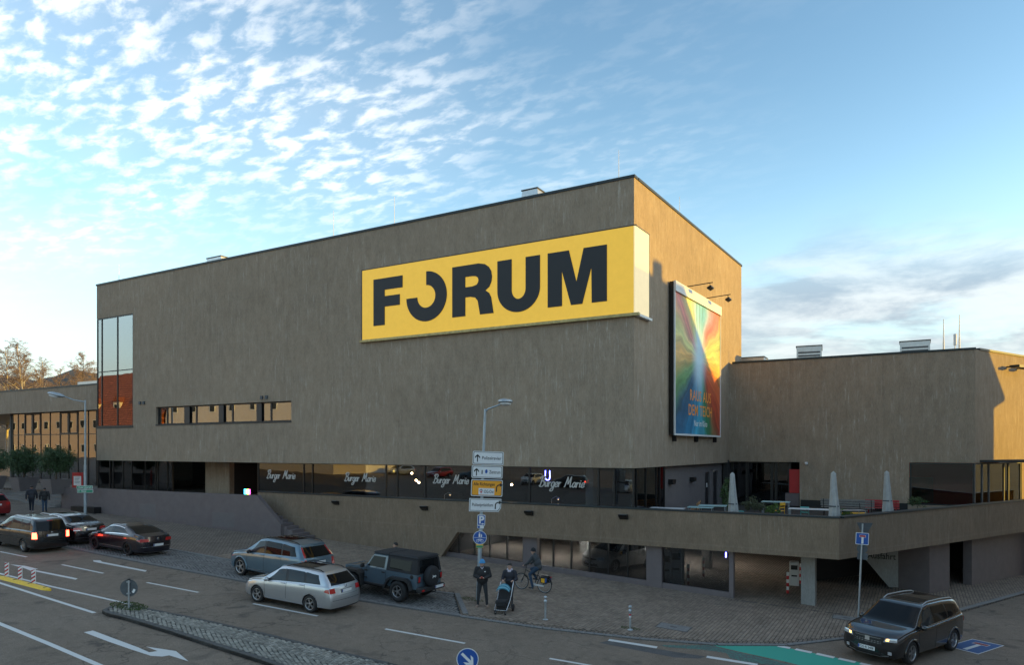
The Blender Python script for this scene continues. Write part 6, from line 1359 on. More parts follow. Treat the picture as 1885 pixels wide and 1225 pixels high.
def build_car(c, M, label, cat='car', group=None, text=None):
    s = Car(c); r = thing('parked_car' if c.get('parked', 1) else 'car', label, cat, M=M, group=group); h = s.L / 2
    link('body', s.body(), r)
    G_ = c.get('glass', 'car_glass'); i2 = .10
    for side in (1, -1):
        w0, w1 = c['windows'][0][1], c['windows'][-1][1]; tt = lambda t: TB + (TE - TB) * t
        s.side_patch([(w1[0][0] - .02, tt(w1[0][1] - .05)), (w0[1][0], tt(.05)), (w0[2][0], tt(.90)), (w1[3][0], tt(w1[3][1] + .03))], 24, 6, .003, side).build('window_surround', MATS['rim_black'], r)
        for (name, quad, mat) in c['windows']:
            q = [(x, TB + (TE - TB) * t) for x, t in quad]; s.side_patch(q, side=side).build(name, MATS[mat], r)
        for (name, quad, mat) in c.get('side_trim', ()): s.side_patch([(x, t) for x, t in quad], 24, 2, .007, side).build(name, MATS[mat], r)
        for x0, t0, x1, t1 in c.get('gaps', ()):
            w = .006; s.side_patch([(x0 - w, t0), (x0 + w, t0), (x1 + w, t1), (x1 - w, t1)], 1, 14, .0025, side).build('door_gap', MATS['matte_black'], r)
        for x in c.get('handles', ()):
            p = s.S(x, 5.75 / 12, side, .02); mb = MB(); mb.bbox(p, (.20, .035, .03), .008); mb.build('door_handle', MATS[c.get('handle_mat', c['paint'])], r)
        mx, mz = c['mirror']; p = s.S(mx, TB + .01, side, .0); mb = MB(); mb.sphere(p + Vector((-.02, side * .11, .05)), .11, 12, 8, sc=(.75, 1.0, .72)); mo = mb.build('mirror', MATS[c.get('mirror_mat', c['paint'])], r)
        mb = MB(); mb.bbox(p + Vector((0, side * .03, .0)), (.07, .10, .03), .01); mb.build('mirror_arm', MATS['plastic_black'], mo)
        if c.get('cladding'):
            for ax in c['axles']:
                R = c['arch']; pts = []
                for k in range(19):
                    a = PI * (-.04 + 1.08 * k / 18); x, z = ax + R * 1.04 * math.cos(a), c['wr'] + R * 1.04 * math.sin(a); pts.append(Vector((x, side * (s.W(x) * .985), z)))
                mb = MB(); mb.tube(pts, .035, 6); mb.build('arch_trim', MATS[c['cladding']], r)
        if c.get('rails'):
            xa, xb = c['rails']; pts = [s.S(x, 10.1 / 12, side, .05) for x in np.linspace(xa, xb, 9)]; pts[0] = s.S(xa, 10.1 / 12, side, .0); pts[-1] = s.S(xb, 10.1 / 12, side, .0)
            mb = MB(); mb.tube(pts, .018, 6); mb.build('roof_rail', MATS[c.get('rail_mat', 'sheet_metal')], r)
        for ax in c['axles']: wheel(r, ax, side * (s.W(ax) - .115), c['wr'], .215, side, c['rim'], c['spokes'], c.get('rr', .66), c.get('twin', False))
    for (name, args, kw, mat) in c['tops']: s.top_patch(*args, **kw).build(name, MATS[mat], r)
    for (name, poly, mat) in c['rears']: s.end_patch(s.rear, poly).build(name, MATS[mat], r)
    for (name, poly, mat) in c['fronts']: s.end_patch(s.front, poly).build(name, MATS[mat], r)
    zp = c['plate_r']; license(r, s.rear(0, zp, .018), (0, -1, 0), (0, 0, 1), (-1, 0, 0)); zp = c['plate_f']; license(r, s.front(0, zp, .018), (0, 1, 0), (0, 0, 1), (1, 0, 0), text=text)
    if c.get('badge'): mb = MB(); p = s.rear(0, c['badge'], .008); mb.lathe([(.035, 0), (.05, 0), (.05, .012), (.035, .012)], 20, Matrix.Translation(p) @ Matrix.Rotation(-PI / 2, 4, 'Y')); mb.build('badge', MATS['chrome'], r)
    mb = MB(); mb.box(-h + .5, h - .5, -.65, .65, .16, s.zb + .02); mb.build('underbody', MATS['matte_black'], r)
    return r
def mirror_pair(poly): return [poly, [(-b[0], b[1]) for b in (poly[1], poly[0], poly[3], poly[2])]]
def pair(name, poly, mat): return [(name, q, mat) for q in mirror_pair(poly)]

# --- compact estate (silver), length 4.53
wagon = dict(L=4.53, paint='paint_silver', arch=.345, wr=.315, axles=(-1.27, 1.31), floor=.19,
  top=[(-2.27, 1.38), (-1.9, 1.45), (-1.0, 1.49), (0, 1.50), (.35, 1.46), (1.12, .99), (1.3, .955), (2.0, .84), (2.27, .70)], belt=[(-2.27, 1.0), (-1, .985), (.3, .93), (1.0, .89), (1.5, .84), (2.0, .745), (2.27, .62)],
  plan=[(-2.27, .80), (-2.1, .85), (-1.5, .885), (0, .89), (1.4, .885), (2.0, .84), (2.2, .77), (2.27, .72)], nose=.34, tail=.10, nprof=[(.2, .06), (.35, .0), (.55, .0), (.75, .06)], tprof=[(.2, .05), (.45, .0), (.62, .02), (.95, .12), (1.1, .22), (1.45, .60)], rz=1.0, tumble=.20,
  windows=[('front_window', ((-.05, .10), (.93, .08), (.42, .86), (.02, .90)), 'car_glass_clear'), ('rear_window', ((-.95, .12), (-.17, .10), (-.10, .90), (-.82, .88)), 'car_glass_clear'), ('quarter_window', ((-1.72, .20), (-1.03, .12), (-.93, .88), (-1.52, .80)), 'car_glass_clear')],
  gaps=((-.13, .25, -.13, .575), (-1.02, .40, -.98, .575), (.90, .25, .98, .56)), handles=(.02, -.86), mirror=(.80, 0), mirror_mat='paint_silver', rails=(-1.75, .15), rail_mat='matte_black', rim='rim_alloy', spokes=5, twin=True, rr=.68,
  tops=[('windscreen', (.40, 1.13, .95, 1.0, 9.3 / 12), dict(x0c=.05, x1c=.10), 'car_glass'), ('panorama_roof', (-.95, .12, .80, .80, 10 / 12), {}, 'car_glass')],
  rears=[('rear_screen', ((-.66, 1.02), (.66, 1.02), (.56, 1.36), (-.56, 1.36)), 'car_glass'), ('bumper_line', ((-.72, .50), (.72, .50), (.72, .512), (-.72, .512)), 'matte_black'), ('tailgate_line', ((-.60, .66), (.60, .66), (.60, .668), (-.60, .668)), 'matte_black')] + pair('tail_light', ((.54, .76), (.80, .76), (.79, .93), (.56, .93)), 'lamp_red'),
  side_trim=[('tail_light', ((-2.26, .374), (-1.98, .395), (-2.08, .447), (-2.26, .45)), 'lamp_red')],
  fronts=pair('headlight', ((.42, .60), (.72, .60), (.72, .74), (.46, .70)), 'lamp_clear') + [('grille', ((-.40, .58), (.40, .58), (.40, .66), (-.40, .66)), 'matte_black'), ('lower_grille', ((-.5, .28), (.5, .28), (.45, .42), (-.45, .42)), 'matte_black')], plate_r=.80, plate_f=.45, badge=.95)
# --- tall family SUV (blue grey), length 4.95
suv = dict(L=4.95, paint='paint_bluegrey', arch=.425, wr=.385, axles=(-1.47, 1.51), floor=.26,
  top=[(-2.48, 1.62), (-2.1, 1.70), (-1.0, 1.765), (.1, 1.77), (.5, 1.70), (1.22, 1.20), (1.4, 1.15), (2.2, 1.03), (2.48, .88)], belt=[(-2.48, 1.20), (-1, 1.15), (.3, 1.10), (1.1, 1.06), (1.6, 1.02), (2.2, .92), (2.48, .78)],
  plan=[(-2.48, .84), (-2.3, .92), (-1.6, .965), (0, .965), (1.6, .96), (2.2, .92), (2.4, .86), (2.48, .80)], nose=.22, tail=.10, nprof=[(.25, .08), (.4, .0), (.8, .0), (1.0, .05)], tprof=[(.25, .08), (.5, .0), (.8, .02), (1.15, .10), (1.62, .52)], rz=1.0, tumble=.20,
  windows=[('front_window', ((.02, .10), (1.02, .06), (.52, .86), (.10, .90)), 'car_glass_clear'), ('rear_window', ((-1.02, .12), (-.06, .10), (.02, .90), (-.90, .88)), 'car_glass'), ('quarter_window', ((-1.98, .16), (-1.10, .12), (-1.0, .88), (-1.74, .80)), 'car_glass')],
  gaps=((-.03, .20, -.03, .575), (-1.10, .40, -1.05, .575), (1.0, .20, 1.1, .56)), handles=(.10, -.90), mirror=(.90, 0), mirror_mat='plastic_black', rails=(-1.95, .25), rail_mat='matte_black', rim='rim_alloy', spokes=5, rr=.72, cladding='paint_bluegrey',
  tops=[('windscreen', (.55, 1.23, .95, 1.0, 9.3 / 12), dict(x0c=.05, x1c=.10), 'car_glass'), ('panorama_roof', (-1.1, .2, .80, .80, 10 / 12), {}, 'car_glass')],
  rears=[('rear_screen', ((-.70, 1.19), (.70, 1.19), (.58, 1.58), (-.58, 1.58)), 'car_glass'), ('bumper_insert', ((-.78, .40), (.78, .40), (.78, .52), (-.78, .52)), 'matte_black'), ('tailgate_line', ((-.66, .62), (.66, .62), (.66, .63), (-.66, .63)), 'matte_black')] + pair('tail_light', ((.66, .80), (.84, .80), (.84, 1.06), (.68, 1.10)), 'lamp_red') + pair('tail_light', ((.69, 1.10), (.80, 1.08), (.66, 1.58), (.60, 1.58)), 'lamp_red'),
  side_trim=[('tail_light', ((-2.47, .338), (-2.30, .35), (-2.36, .43), (-2.47, .435)), 'lamp_red'), ('sill_trim', ((-1.05, .215), (1.1, .215), (1.1, .235), (-1.05, .235)), 'chrome')],
  fronts=pair('headlight', ((.50, .78), (.80, .78), (.80, .90), (.50, .88)), 'lamp_clear') + [('grille', ((-.45, .60), (.45, .60), (.45, .86), (-.45, .86)), 'matte_black')], plate_r=.98, plate_f=.48)
# --- compact van (black), brake lights on
van = dict(L=4.40, paint='paint_black_warm', arch=.345, wr=.318, axles=(-1.28, 1.40), floor=.20,
  top=[(-2.2, 1.56), (-1.8, 1.62), (-.9, 1.65), (.1, 1.65), (.5, 1.58), (1.30, 1.08), (1.5, 1.03), (2.0, .90), (2.2, .74)], belt=[(-2.2, 1.06), (-1, 1.05), (.3, 1.00), (1.1, .96), (1.6, .90), (2.0, .80), (2.2, .66)],
  plan=[(-2.2, .80), (-2.05, .86), (-1.5, .895), (0, .90), (1.4, .89), (1.95, .84), (2.12, .77), (2.2, .70)], nose=.30, tail=.09, nprof=[(.2, .06), (.35, 0), (.55, 0), (.8, .06)], tprof=[(.2, .05), (.45, 0), (.8, .03), (1.06, .08), (1.6, .34)], rz=1.0, tumble=.18,
  windows=[('front_window', ((.05, .10), (1.05, .08), (.50, .86), (.12, .90)), 'car_glass_clear'), ('rear_window', ((-.85, .12), (-.05, .10), (.02, .90), (-.80, .90)), 'car_glass_clear'), ('quarter_window', ((-1.75, .14), (-.93, .12), (-.88, .90), (-1.62, .86)), 'car_glass_clear')],
  gaps=((-.02, .22, -.02, .575), (-.92, .40, -.88, .575)), handles=(.08, -.80), mirror=(.92, 0), rails=(-1.7, .2), rail_mat='rim_alloy', rim='rim_alloy', spokes=8, rr=.62,
  tops=[('windscreen', (.55, 1.31, .95, 1.0, 9.3 / 12), dict(x0c=.05, x1c=.10), 'car_glass')],
  rears=[('rear_screen', ((-.68, 1.05), (.68, 1.05), (.62, 1.50), (-.62, 1.50)), 'car_glass'), ('bumper_line', ((-.78, .56), (.78, .56), (.78, .575), (-.78, .575)), 'matte_black'), ('high_brake_light', ((-.14, 1.52), (.14, 1.52), (.14, 1.545), (-.14, 1.545)), 'lamp_red')] + pair('tail_light', ((.66, .70), (.82, .70), (.82, 1.0), (.68, 1.0)), 'lamp_red_lit'),
  side_trim=[('tail_light', ((-2.19, .335), (-2.08, .335), (-2.10, .47), (-2.19, .475)), 'lamp_red_lit'), ('side_moulding', ((-.9, .315), (.95, .315), (.95, .33), (-.9, .33)), 'plastic_black')],
  fronts=pair('headlight', ((.45, .64), (.74, .64), (.74, .78), (.48, .76)), 'lamp_clear') + [('grille', ((-.4, .60), (.4, .60), (.4, .70), (-.4, .70)), 'matte_black')], plate_r=.84, plate_f=.45, badge=.96, parked=0)
# --- executive saloon (black)
saloon = dict(L=4.92, paint='paint_black_car', arch=.355, wr=.33, axles=(-1.44, 1.50), floor=.18, tsig=.09,
  top=[(-2.46, .98), (-2.2, 1.05), (-1.75, 1.10), (-1.0, 1.38), (-.5, 1.45), (.1, 1.46), (.45, 1.40), (1.18, .98), (1.4, .94), (2.2, .80), (2.46, .66)], belt=[(-2.46, .93), (-1.6, 1.0), (-.8, .97), (.4, .92), (1.1, .885), (1.7, .84), (2.2, .72), (2.46, .58)],
  plan=[(-2.46, .78), (-2.25, .87), (-1.6, .915), (0, .925), (1.6, .915), (2.2, .85), (2.38, .77), (2.46, .70)], nose=.30, tail=.20, nprof=[(.2, .06), (.35, 0), (.55, 0), (.7, .06)], tprof=[(.2, .06), (.45, 0), (.7, .02), (1.05, .10)], rz=.8, tumble=.22,
  windows=[('front_window', ((.0, .12), (.98, .10), (.48, .84), (.08, .88)), 'car_glass_clear'), ('rear_window', ((-1.22, .34), (-.08, .12), (.0, .88), (-.80, .80)), 'car_glass_clear')],
  gaps=((-.04, .22, -.04, .575), (-1.0, .40, -.95, .57)), handles=(.05, -.85), mirror=(.88, 0), rim='rim_alloy', spokes=5, rr=.72,
  side_trim=[('window_chrome', ((-1.30, TB + .010), (1.0, TB + .010), (1.0, TB + .020), (-1.30, TB + .020)), 'chrome'), ('window_chrome', ((-.86, .735), (.46, .735), (.46, .745), (-.86, .745)), 'chrome'), ('tail_light', ((-2.45, .39), (-2.18, .41), (-2.24, .45), (-2.45, .452)), 'lamp_red')],
  tops=[('windscreen', (.50, 1.19, .95, 1.0, 9.3 / 12), dict(x0c=.05, x1c=.10), 'car_glass'), ('rear_screen', (-1.70, -.98, .86, .92, 9.4 / 12), dict(x0c=-.06), 'car_glass'), ('panorama_roof', (-.6, .15, .75, .75, 10 / 12), {}, 'car_glass')],
  rears=[('boot_strip', ((-.35, .87), (.35, .87), (.35, .885), (-.35, .885)), 'chrome'), ('bumper_chrome', ((-.7, .36), (.7, .36), (.7, .38), (-.7, .38)), 'chrome')] + pair('tail_light', ((.44, .76), (.82, .76), (.82, .90), (.48, .90)), 'lamp_red') + pair('tail_light_clear', ((.52, .745), (.82, .745), (.82, .79), (.56, .79)), 'lamp_clear'),
  fronts=pair('headlight', ((.45, .58), (.76, .58), (.74, .70), (.5, .68)), 'lamp_clear') + [('grille', ((-.4, .45), (.4, .45), (.4, .66), (-.4, .66)), 'matte_black')], plate_r=.80, plate_f=.40, badge=.945)
# --- four door coupe (very dark purple)
coupe = dict(saloon, L=4.80, paint='paint_dark_purple', arch=.35, wr=.325, axles=(-1.34, 1.37), tsig=.11,
  top=[(-2.4, .96), (-2.15, 1.02), (-1.75, 1.09), (-1.0, 1.31), (-.4, 1.40), (.05, 1.41), (.45, 1.35), (1.18, .96), (1.4, .92), (2.1, .78), (2.4, .64)], belt=[(-2.4, .90), (-1.6, .97), (-.8, .95), (.4, .91), (1.1, .875), (1.7, .82), (2.1, .71), (2.4, .57)], plan=[(-2.4, .76), (-2.2, .86), (-1.5, .915), (0, .925), (1.5, .905), (2.1, .84), (2.3, .76), (2.4, .70)],
  windows=[('front_window', ((.02, .12), (.98, .10), (.48, .82), (.08, .86)), 'car_glass_clear'), ('rear_window', ((-1.22, .50), (-.06, .12), (.0, .86), (-.72, .86)), 'car_glass_clear')],
  side_trim=[('window_chrome', ((-1.30, TB + .030), (1.0, TB + .006), (1.0, TB + .018), (-1.30, TB + .044)), 'chrome'), ('window_chrome', ((-.80, .735), (.46, .735), (.46, .748), (-.80, .748)), 'chrome'), ('sill_chrome', ((-.92, .25), (.98, .25), (.98, .265), (-.92, .265)), 'chrome'), ('tail_light', ((-2.39, .385), (-2.08, .41), (-2.12, .45), (-2.39, .45)), 'lamp_red')],
  tops=[('windscreen', (.50, 1.19, .95, 1.0, 9.3 / 12), dict(x0c=.05, x1c=.10), 'car_glass'), ('rear_screen', (-1.78, -.85, .84, .92, 9.4 / 12), dict(x0c=-.05), 'car_glass')],
  rears=[('bumper_chrome', ((-.80, .46), (.80, .46), (.80, .478), (-.80, .478)), 'chrome')] + pair('tail_light', ((.42, .72), (.82, .72), (.82, .86), (.46, .86)), 'lamp_red'), rim='rim_black', plate_r=.55, plate_f=.40, badge=.85)
# --- black crossover seen from the front, length 4.89
cross = dict(L=4.89, paint='paint_black_car', arch=.40, wr=.36, axles=(-1.42, 1.47), floor=.24,
  top=[(-2.44, 1.58), (-2.05, 1.65), (-1.0, 1.70), (.0, 1.70), (.42, 1.64), (1.22, 1.13), (1.4, 1.09), (2.0, 1.02), (2.25, .96), (2.44, .86)], belt=[(-2.44, 1.16), (-1, 1.10), (.3, 1.04), (1.1, 1.01), (1.6, .985), (2.1, .91), (2.44, .80)],
  plan=[(-2.44, .82), (-2.25, .90), (-1.6, .935), (0, .94), (1.6, .935), (2.1, .915), (2.36, .87), (2.44, .82)], nose=.20, tail=.10, nprof=[(.2, .12), (.35, .02), (.5, 0), (.85, .02), (1.0, .10)], tprof=[(.25, .08), (.5, 0), (.8, .02), (1.15, .08), (1.6, .40)], rz=1.0, tumble=.19,
  windows=[('front_window', ((-.02, .10), (1.02, .06), (.48, .86), (.06, .90)), 'car_glass_clear'), ('rear_window', ((-1.02, .12), (-.12, .10), (-.04, .90), (-.94, .88)), 'car_glass'), ('quarter_window', ((-1.98, .30), (-1.10, .12), (-1.02, .88), (-1.86, .78)), 'car_glass')],
  gaps=((-.07, .20, -.07, .575), (-1.08, .40, -1.04, .575), (1.02, .20, 1.1, .56)), handles=(.06, -.92), handle_mat='paint_black_car', mirror=(.92, 0), rails=(-2.0, .25), rail_mat='sheet_metal', rim='rim_alloy', spokes=5, twin=True, rr=.68, cladding='paint_black_car',
  side_trim=[('window_chrome', ((-2.0, TB + .004), (1.02, TB + .004), (1.02, TB + .012), (-2.0, TB + .012)), 'sheet_metal')],
  tops=[('windscreen', (.45, 1.24, .95, 1.0, 9.3 / 12), dict(x0c=.05, x1c=.12), 'car_glass'), ('sunroof', (-.55, .12, .70, .70, 10 / 12), {}, 'car_glass')] + [('roof_rib', (-1.9, -.75, f, f, 10 / 12), dict(nv=1), 'paint_black_car') for f in ()],
  rears=[('rear_screen', ((-.7, 1.15), (.7, 1.15), (.62, 1.52), (-.62, 1.52)), 'car_glass')] + pair('tail_light', ((.6, .88), (.84, .88), (.84, 1.05), (.62, 1.05)), 'lamp_red'),
  fronts=pair('headlight', ((.47, .73), (.83, .77), (.82, .89), (.52, .85)), 'lamp_clear') + pair('fog_light', ((.60, .36), (.70, .36), (.70, .46), (.60, .46)), 'lamp_clear') + pair('indicator', ((.53, .77), (.62, .78), (.62, .845), (.55, .84)), 'lamp_amber') + [('grille_bar', ((-.40, .66 + .05 * k), (.40, .66 + .05 * k), (.40, .668 + .05 * k), (-.40, .668 + .05 * k)), 'sheet_metal') for k in (0, 1, 3)] + [('grille', ((-.44, .62), (.44, .62), (.50, .86), (-.50, .86)), 'matte_black'), ('grille_bar', ((-.46, .755), (.46, .755), (.46, .772), (-.46, .772)), 'rim_black'), ('grille_badge', ((-.07, .70), (.07, .70), (.07, .83), (-.07, .83)), 'rim_alloy'), ('lower_grille', ((-.36, .27), (.36, .27), (.44, .38), (-.44, .38)), 'matte_black'), ('chin_trim', ((-.62, .30), (-.42, .26), (-.38, .28), (-.60, .33)), 'sheet_metal'), ('chin_trim', ((.42, .26), (.62, .30), (.60, .33), (.38, .28)), 'sheet_metal'), ('lip_trim', ((-.40, .245), (.40, .245), (.40, .26), (-.40, .26)), 'sheet_metal')], plate_r=.95, plate_f=.475, parked=0)
def car_between(c, fw, rw, label, side=1, **kw):
    """place a car so that the wheels on one side touch the ground at the two photo points (front wheel, rear wheel); side = +1 when these are the car's left wheels"""
    f, r_ = G(*fw), G(*rw); d = (f - r_); d.z = 0; d.normalize(); n = Vector((-d.y, d.x, 0)); w = Car(c).W(0) - .12
    mid = (f + r_) / 2 - n * side * w - d * (c['axles'][0] + c['axles'][1]) / 2; ang = math.degrees(math.atan2(d.y, d.x)); dz = kw.pop('dz', .005)
    return build_car(c, on_ground(mid.x, mid.y, ang, dz), label, **kw)
def car_at(c, p, ang, label, **kw): dz = kw.pop('dz', .005); return build_car(c, on_ground(p[0], p[1], ang, dz), label, **kw)
# driving to the left; the wheels towards us are the left ones
car_between(wagon, (475.6, 1109.3), (573, 1128.4), 'silver estate car with roof rails driving past the parked jeep', parked=None) if False else None
wagon['parked'] = 0
car_between(wagon, (475.6, 1109.3), (573, 1128.4), 'silver estate car with black roof rails driving in the near lane')
pF = G(444, 1061.5); car_at(suv, (pF.x + 1.51, pF.y + .84), 180 - 1.5, 'blue grey family SUV with tall red tail lights parked behind the silver estate', dz=.04)
car_between(coupe, (176, 1013), (238, 1025), 'dark purple four door coupe with chrome window line parked on the setts', dz=.04)
pR = G(119, 1003.5); car_at(saloon, (pR.x - 1.44, pR.y + .80), 180, 'black saloon with red and clear tail lights parked ahead of the dark coupe', dz=.04)
pR = G(46, 1017); car_at(van, (pR.x - 1.28, pR.y + .78), 180, 'black compact van with glowing brake lights and silver roof rails')
car_between(cross, (1673, 1224), (1749, 1198), 'black crossover with roof rails waiting to leave the side street', text='OG·R 2408')
red = dict(wagon, paint='paint_red_car'); pQ = G(1, 958); car_at(red, (pQ.x - 3.35, pQ.y + .3), 180, 'dark red car parked on the setts, only its tail showing', dz=.04)
hat = dict(wagon, paint='paint_white_car', glass='car_glass', parked=1); hat.pop('rails')
pg = onZ(1085, 1066, gz(-12, 33.5) + .05); car_at(hat, (pg.x + .2, 34.0), 250, 'white car parked inside the garage behind the dark panes', dz=PAVE_DZ)

# --- off-roader with spare wheel
def jeep(M, label):
    r = thing('parked_car', label, 'car', M=M); PB, BK = MATS['paint_jeep'], MATS['plastic_black']; ax = (-1.15, 1.27); WR = .41
    def prof(name, pts, w, mat, parent=r, bev=.03, y0=None):
        mb = MB(); y0 = -w if y0 is None else y0; poly = [Vector((x, 0, z)) for x, z in pts]; c = sum(poly, Vector()) / len(poly)
        ins = [p + (c - p).normalized() * bev for p in poly]; n = len(poly); W2 = w
        rings = [[(p.x, y0, p.z) for p in ins], [(p.x, y0 + bev, p.z) for p in poly], [(p.x, W2 - bev, p.z) for p in poly], [(p.x, W2, p.z) for p in ins]]
        tri = tessellate_polygon([[Vector(q) for q in rings[0]]]); vs = [q for rg in rings for q in rg]
        mb.add(vs, [tuple(t) for t in tri] + [tuple(3 * n + q for q in t[::-1]) for t in tri] + [(k * n + i, k * n + (i + 1) % n, (k + 1) * n + (i + 1) % n, (k + 1) * n + i) for k in range(3) for i in range(n)]); return mb.build(name, mat, parent)
    def archpts(a, R): return [(a + R * math.cos(t), WR + R * math.sin(t)) for t in np.linspace(PI, 0, 11)] if True else None
    tub = [(-1.98, .56), (-1.98, 1.12), (.62, 1.14), (.70, 1.12), (.70, .52)] + [(-.62, .50)] + [(ax[0] + .53 * math.cos(t), max(.50, WR + .53 * math.sin(t))) for t in np.linspace(.1, PI - .1, 9)] + [(-1.75, .56)]
    prof('body', tub, .77, PB)
    prof('hood', [(.70, .60), (.70, 1.13), (.85, 1.14), (1.75, 1.03), (1.86, .96), (1.86, .60)], .60, PB, bev=.04)
    mb = MB(); mb.bbox((1.88, 0, .78), (.08, 1.16, .50), .03); g = mb.build('grille', PB, r)
    for k in range(7): mb = MB(); mb.box(1.921, 1.925, -.36 + k * .105, -.30 + k * .105, .62, .98); mb.build('grille_slot', MATS['matte_black'], g)
    for sd in (1, -1):
        mb = MB(); mb.cyl((1.9, sd * .47, .84), (1.935, sd * .47, .84), .09, None, 16); mb.build('headlight', MATS['lamp_clear'], r)
        # flat fenders
        for a, xs in ((ax[1], ((-.62, .42), (-.50, .86), (-.30, .98), (.35, .98), (.55, .88), (.62, .70))), (ax[0], ((-.66, .56), (-.55, .86), (-.36, .955), (.36, .955), (.55, .84), (.72, .50)))):
            mb = MB(); pts = [(a + x, z) for x, z in xs]; inn = .60 if a > 0 else .76
            for (xa, za), (xb, zb) in zip(pts[:-1], pts[1:]):
                n = Vector((-(zb - za), 0, xb - xa)).normalized() * .055; mb.add([(xa, sd * inn, za), (xb, sd * inn, zb), (xb, sd * .94, zb - .01), (xa, sd * .94, za - .01), (xa - n.x, sd * inn, za - n.z), (xb - n.x, sd * inn, zb - n.z), (xb - n.x, sd * .94, zb - n.z - .05), (xa - n.x, sd * .94, za - n.z - .05)], [(0, 1, 2, 3), (7, 6, 5, 4), (3, 2, 6, 7), (0, 3, 7, 4), (1, 0, 4, 5), (2, 1, 5, 6)])
            mb.build('fender', BK, r)
        mb = MB(); mb.bbox((.05, sd * .72, .50), (1.35, .14, .12), .03); mb.build('rock_rail', BK, r)
        # door seams, hinges, handle
        for x in (-.42, .58): mb = MB(); mb.box(x - .006, x + .006, sd * .771 - .002, sd * .771 + .002, .56, 1.12); mb.build('door_gap', MATS['matte_black'], r)
        for z in (.72, 1.0): mb = MB(); mb.bbox((.60, sd * .785, z), (.16, .03, .06), .008); mb.build('door_hinge', BK, r)
        mb = MB(); mb.bbox((-.30, sd * .785, 1.02), (.16, .03, .05), .01); mb.build('door_handle', BK, r)
        mb = MB(); mb.bbox((.66, sd * .92, 1.20), (.10, .20, .17), .03); mb.build('mirror', BK, r); 
        for ax_ in ax: wheel(r, ax_, sd * .79, WR, .26, sd, 'rim_alloy', 5, .56)
        # tail lamps
        mb = MB(); mb.bbox((-1.99, sd * .68, .94), (.07, .13, .26), .01); q = mb.build('tail_light_housing', MATS['matte_black'], r); mb = MB(); mb.bbox((-2.03, sd * .68, .95), (.03, .10, .20), .008); mb.build('tail_light', MATS['lamp_red'], q)
        mb = MB(); mb.bbox((-2.19, sd * .62, .545), (.02, .16, .07), .004); mb.build('reflector', MATS['lamp_red'], r)
        if sd == 1: mb = MB(); mb.lathe([(0, .012), (.07, .012), (.085, 0)], 18, Matrix.Translation((-1.72, .772, 1.02)) @ Matrix.Rotation(-PI / 2, 4, 'X')); mb.build('fuel_cap', MATS['matte_black'], r)
    # hard top: tapering cabin
    def cab(name, x0b, x1b, x0t, x1t, zb, zt, wb, wt, mat):
        mb = MB(); b = .05; lo = [(x0b, -wb), (x1b, -wb), (x1b, wb), (x0b, wb)]; hi = [(x0t, -wt), (x1t, -wt), (x1t, wt), (x0t, wt)]; ti = [(x0t + b, -wt + b), (x1t - b, -wt + b), (x1t - b, wt - b), (x0t + b, wt - b)]
        vs = [(x, y, zb) for x, y in lo] + [(x, y, zt - b) for x, y in hi] + [(x, y, zt) for x, y in ti]; mb.add(vs, [(3, 2, 1, 0), (8, 9, 10, 11)] + [(k * 4 + i, k * 4 + (i + 1) % 4, (k + 1) * 4 + (i + 1) % 4, (k + 1) * 4 + i) for k in (0, 1) for i in range(4)]); return mb.build(name, mat, r)
    cab('door_frame', -.44, .64, -.44, .30, 1.13, 1.70, .765, .655, PB)
    cab('hard_top', -1.97, -.445, -1.90, -.445, 1.125, 1.72, .765, .66, MATS['soft_top']); cab('roof_panel', -.46, .36, -.46, .32, 1.705, 1.78, .66, .655, MATS['soft_top'])
    cab('roof_panel', -1.92, -.465, -1.90, -.465, 1.722, 1.785, .665, .655, MATS['soft_top'])
    def slab(name, q, mat, parent=r):
        mb = MB(); a, b, c, d = [Vector(p) for p in q]; n = (b - a).cross(d - a).normalized() * .006; mb.add([a, b, c, d, a + n, b + n, c + n, d + n], [(0, 1, 2, 3), (7, 6, 5, 4)] + [(i, (i + 1) % 4, 4 + (i + 1) % 4, 4 + i) for i in range(4)]); return mb.build(name, mat, parent)
    def wy(z): return .765 - (.765 - .655) * (z - 1.13) / (.52)
    for sd in (1, -1):
        slab('front_window', [(-.33, sd * (wy(1.19) + .004), 1.19), (.52, sd * (wy(1.19) + .004), 1.19), (.28, sd * (wy(1.60) + .004), 1.60), (-.33, sd * (wy(1.60) + .004), 1.60)], MATS['car_glass'])
        slab('rear_window_frame', [(-1.70, sd * (wy(1.20) + .004), 1.17), (-.55, sd * (wy(1.20) + .004), 1.17), (-.55, sd * (wy(1.64) + .010), 1.64), (-1.70, sd * (wy(1.64) + .010), 1.64)], MATS['matte_black'])
        slab('rear_window', [(-1.64, sd * (wy(1.22) + .008), 1.22), (-.60, sd * (wy(1.22) + .008), 1.22), (-.60, sd * (wy(1.60) + .015), 1.60), (-1.64, sd * (wy(1.60) + .015), 1.60)], MATS['car_glass'])
    slab('windscreen', [(.645, -.66, 1.18), (.645, .66, 1.18), (.35, .58, 1.66), (.35, -.58, 1.66)], MATS['car_glass'])
    slab('rear_screen', [(-1.976, -.60, 1.17), (-1.976, .60, 1.17), (-1.925, .54, 1.66), (-1.925, -.54, 1.66)], MATS['car_glass'])
    mb = MB(); mb.bbox((-2.06, 0, .55), (.24, 1.56, .20), .04); mb.build('rear_bumper', BK, r); mb = MB(); mb.bbox((2.08, 0, .55), (.26, 1.50, .18), .04); mb.build('front_bumper', BK, r)
    Ms = Matrix.Translation((-2.13, .06, 1.02)) @ Matrix.Rotation(-PI / 2, 4, 'Y'); mb = MB(); mb.lathe([(0, .135), (.22, .135), (.34, .12), (.385, .08), (.40, .02), (.40, -.06), (.36, -.12), (0, -.12)], 36, Ms); sw = mb.build('spare_wheel_cover', MATS['soft_top'], r)
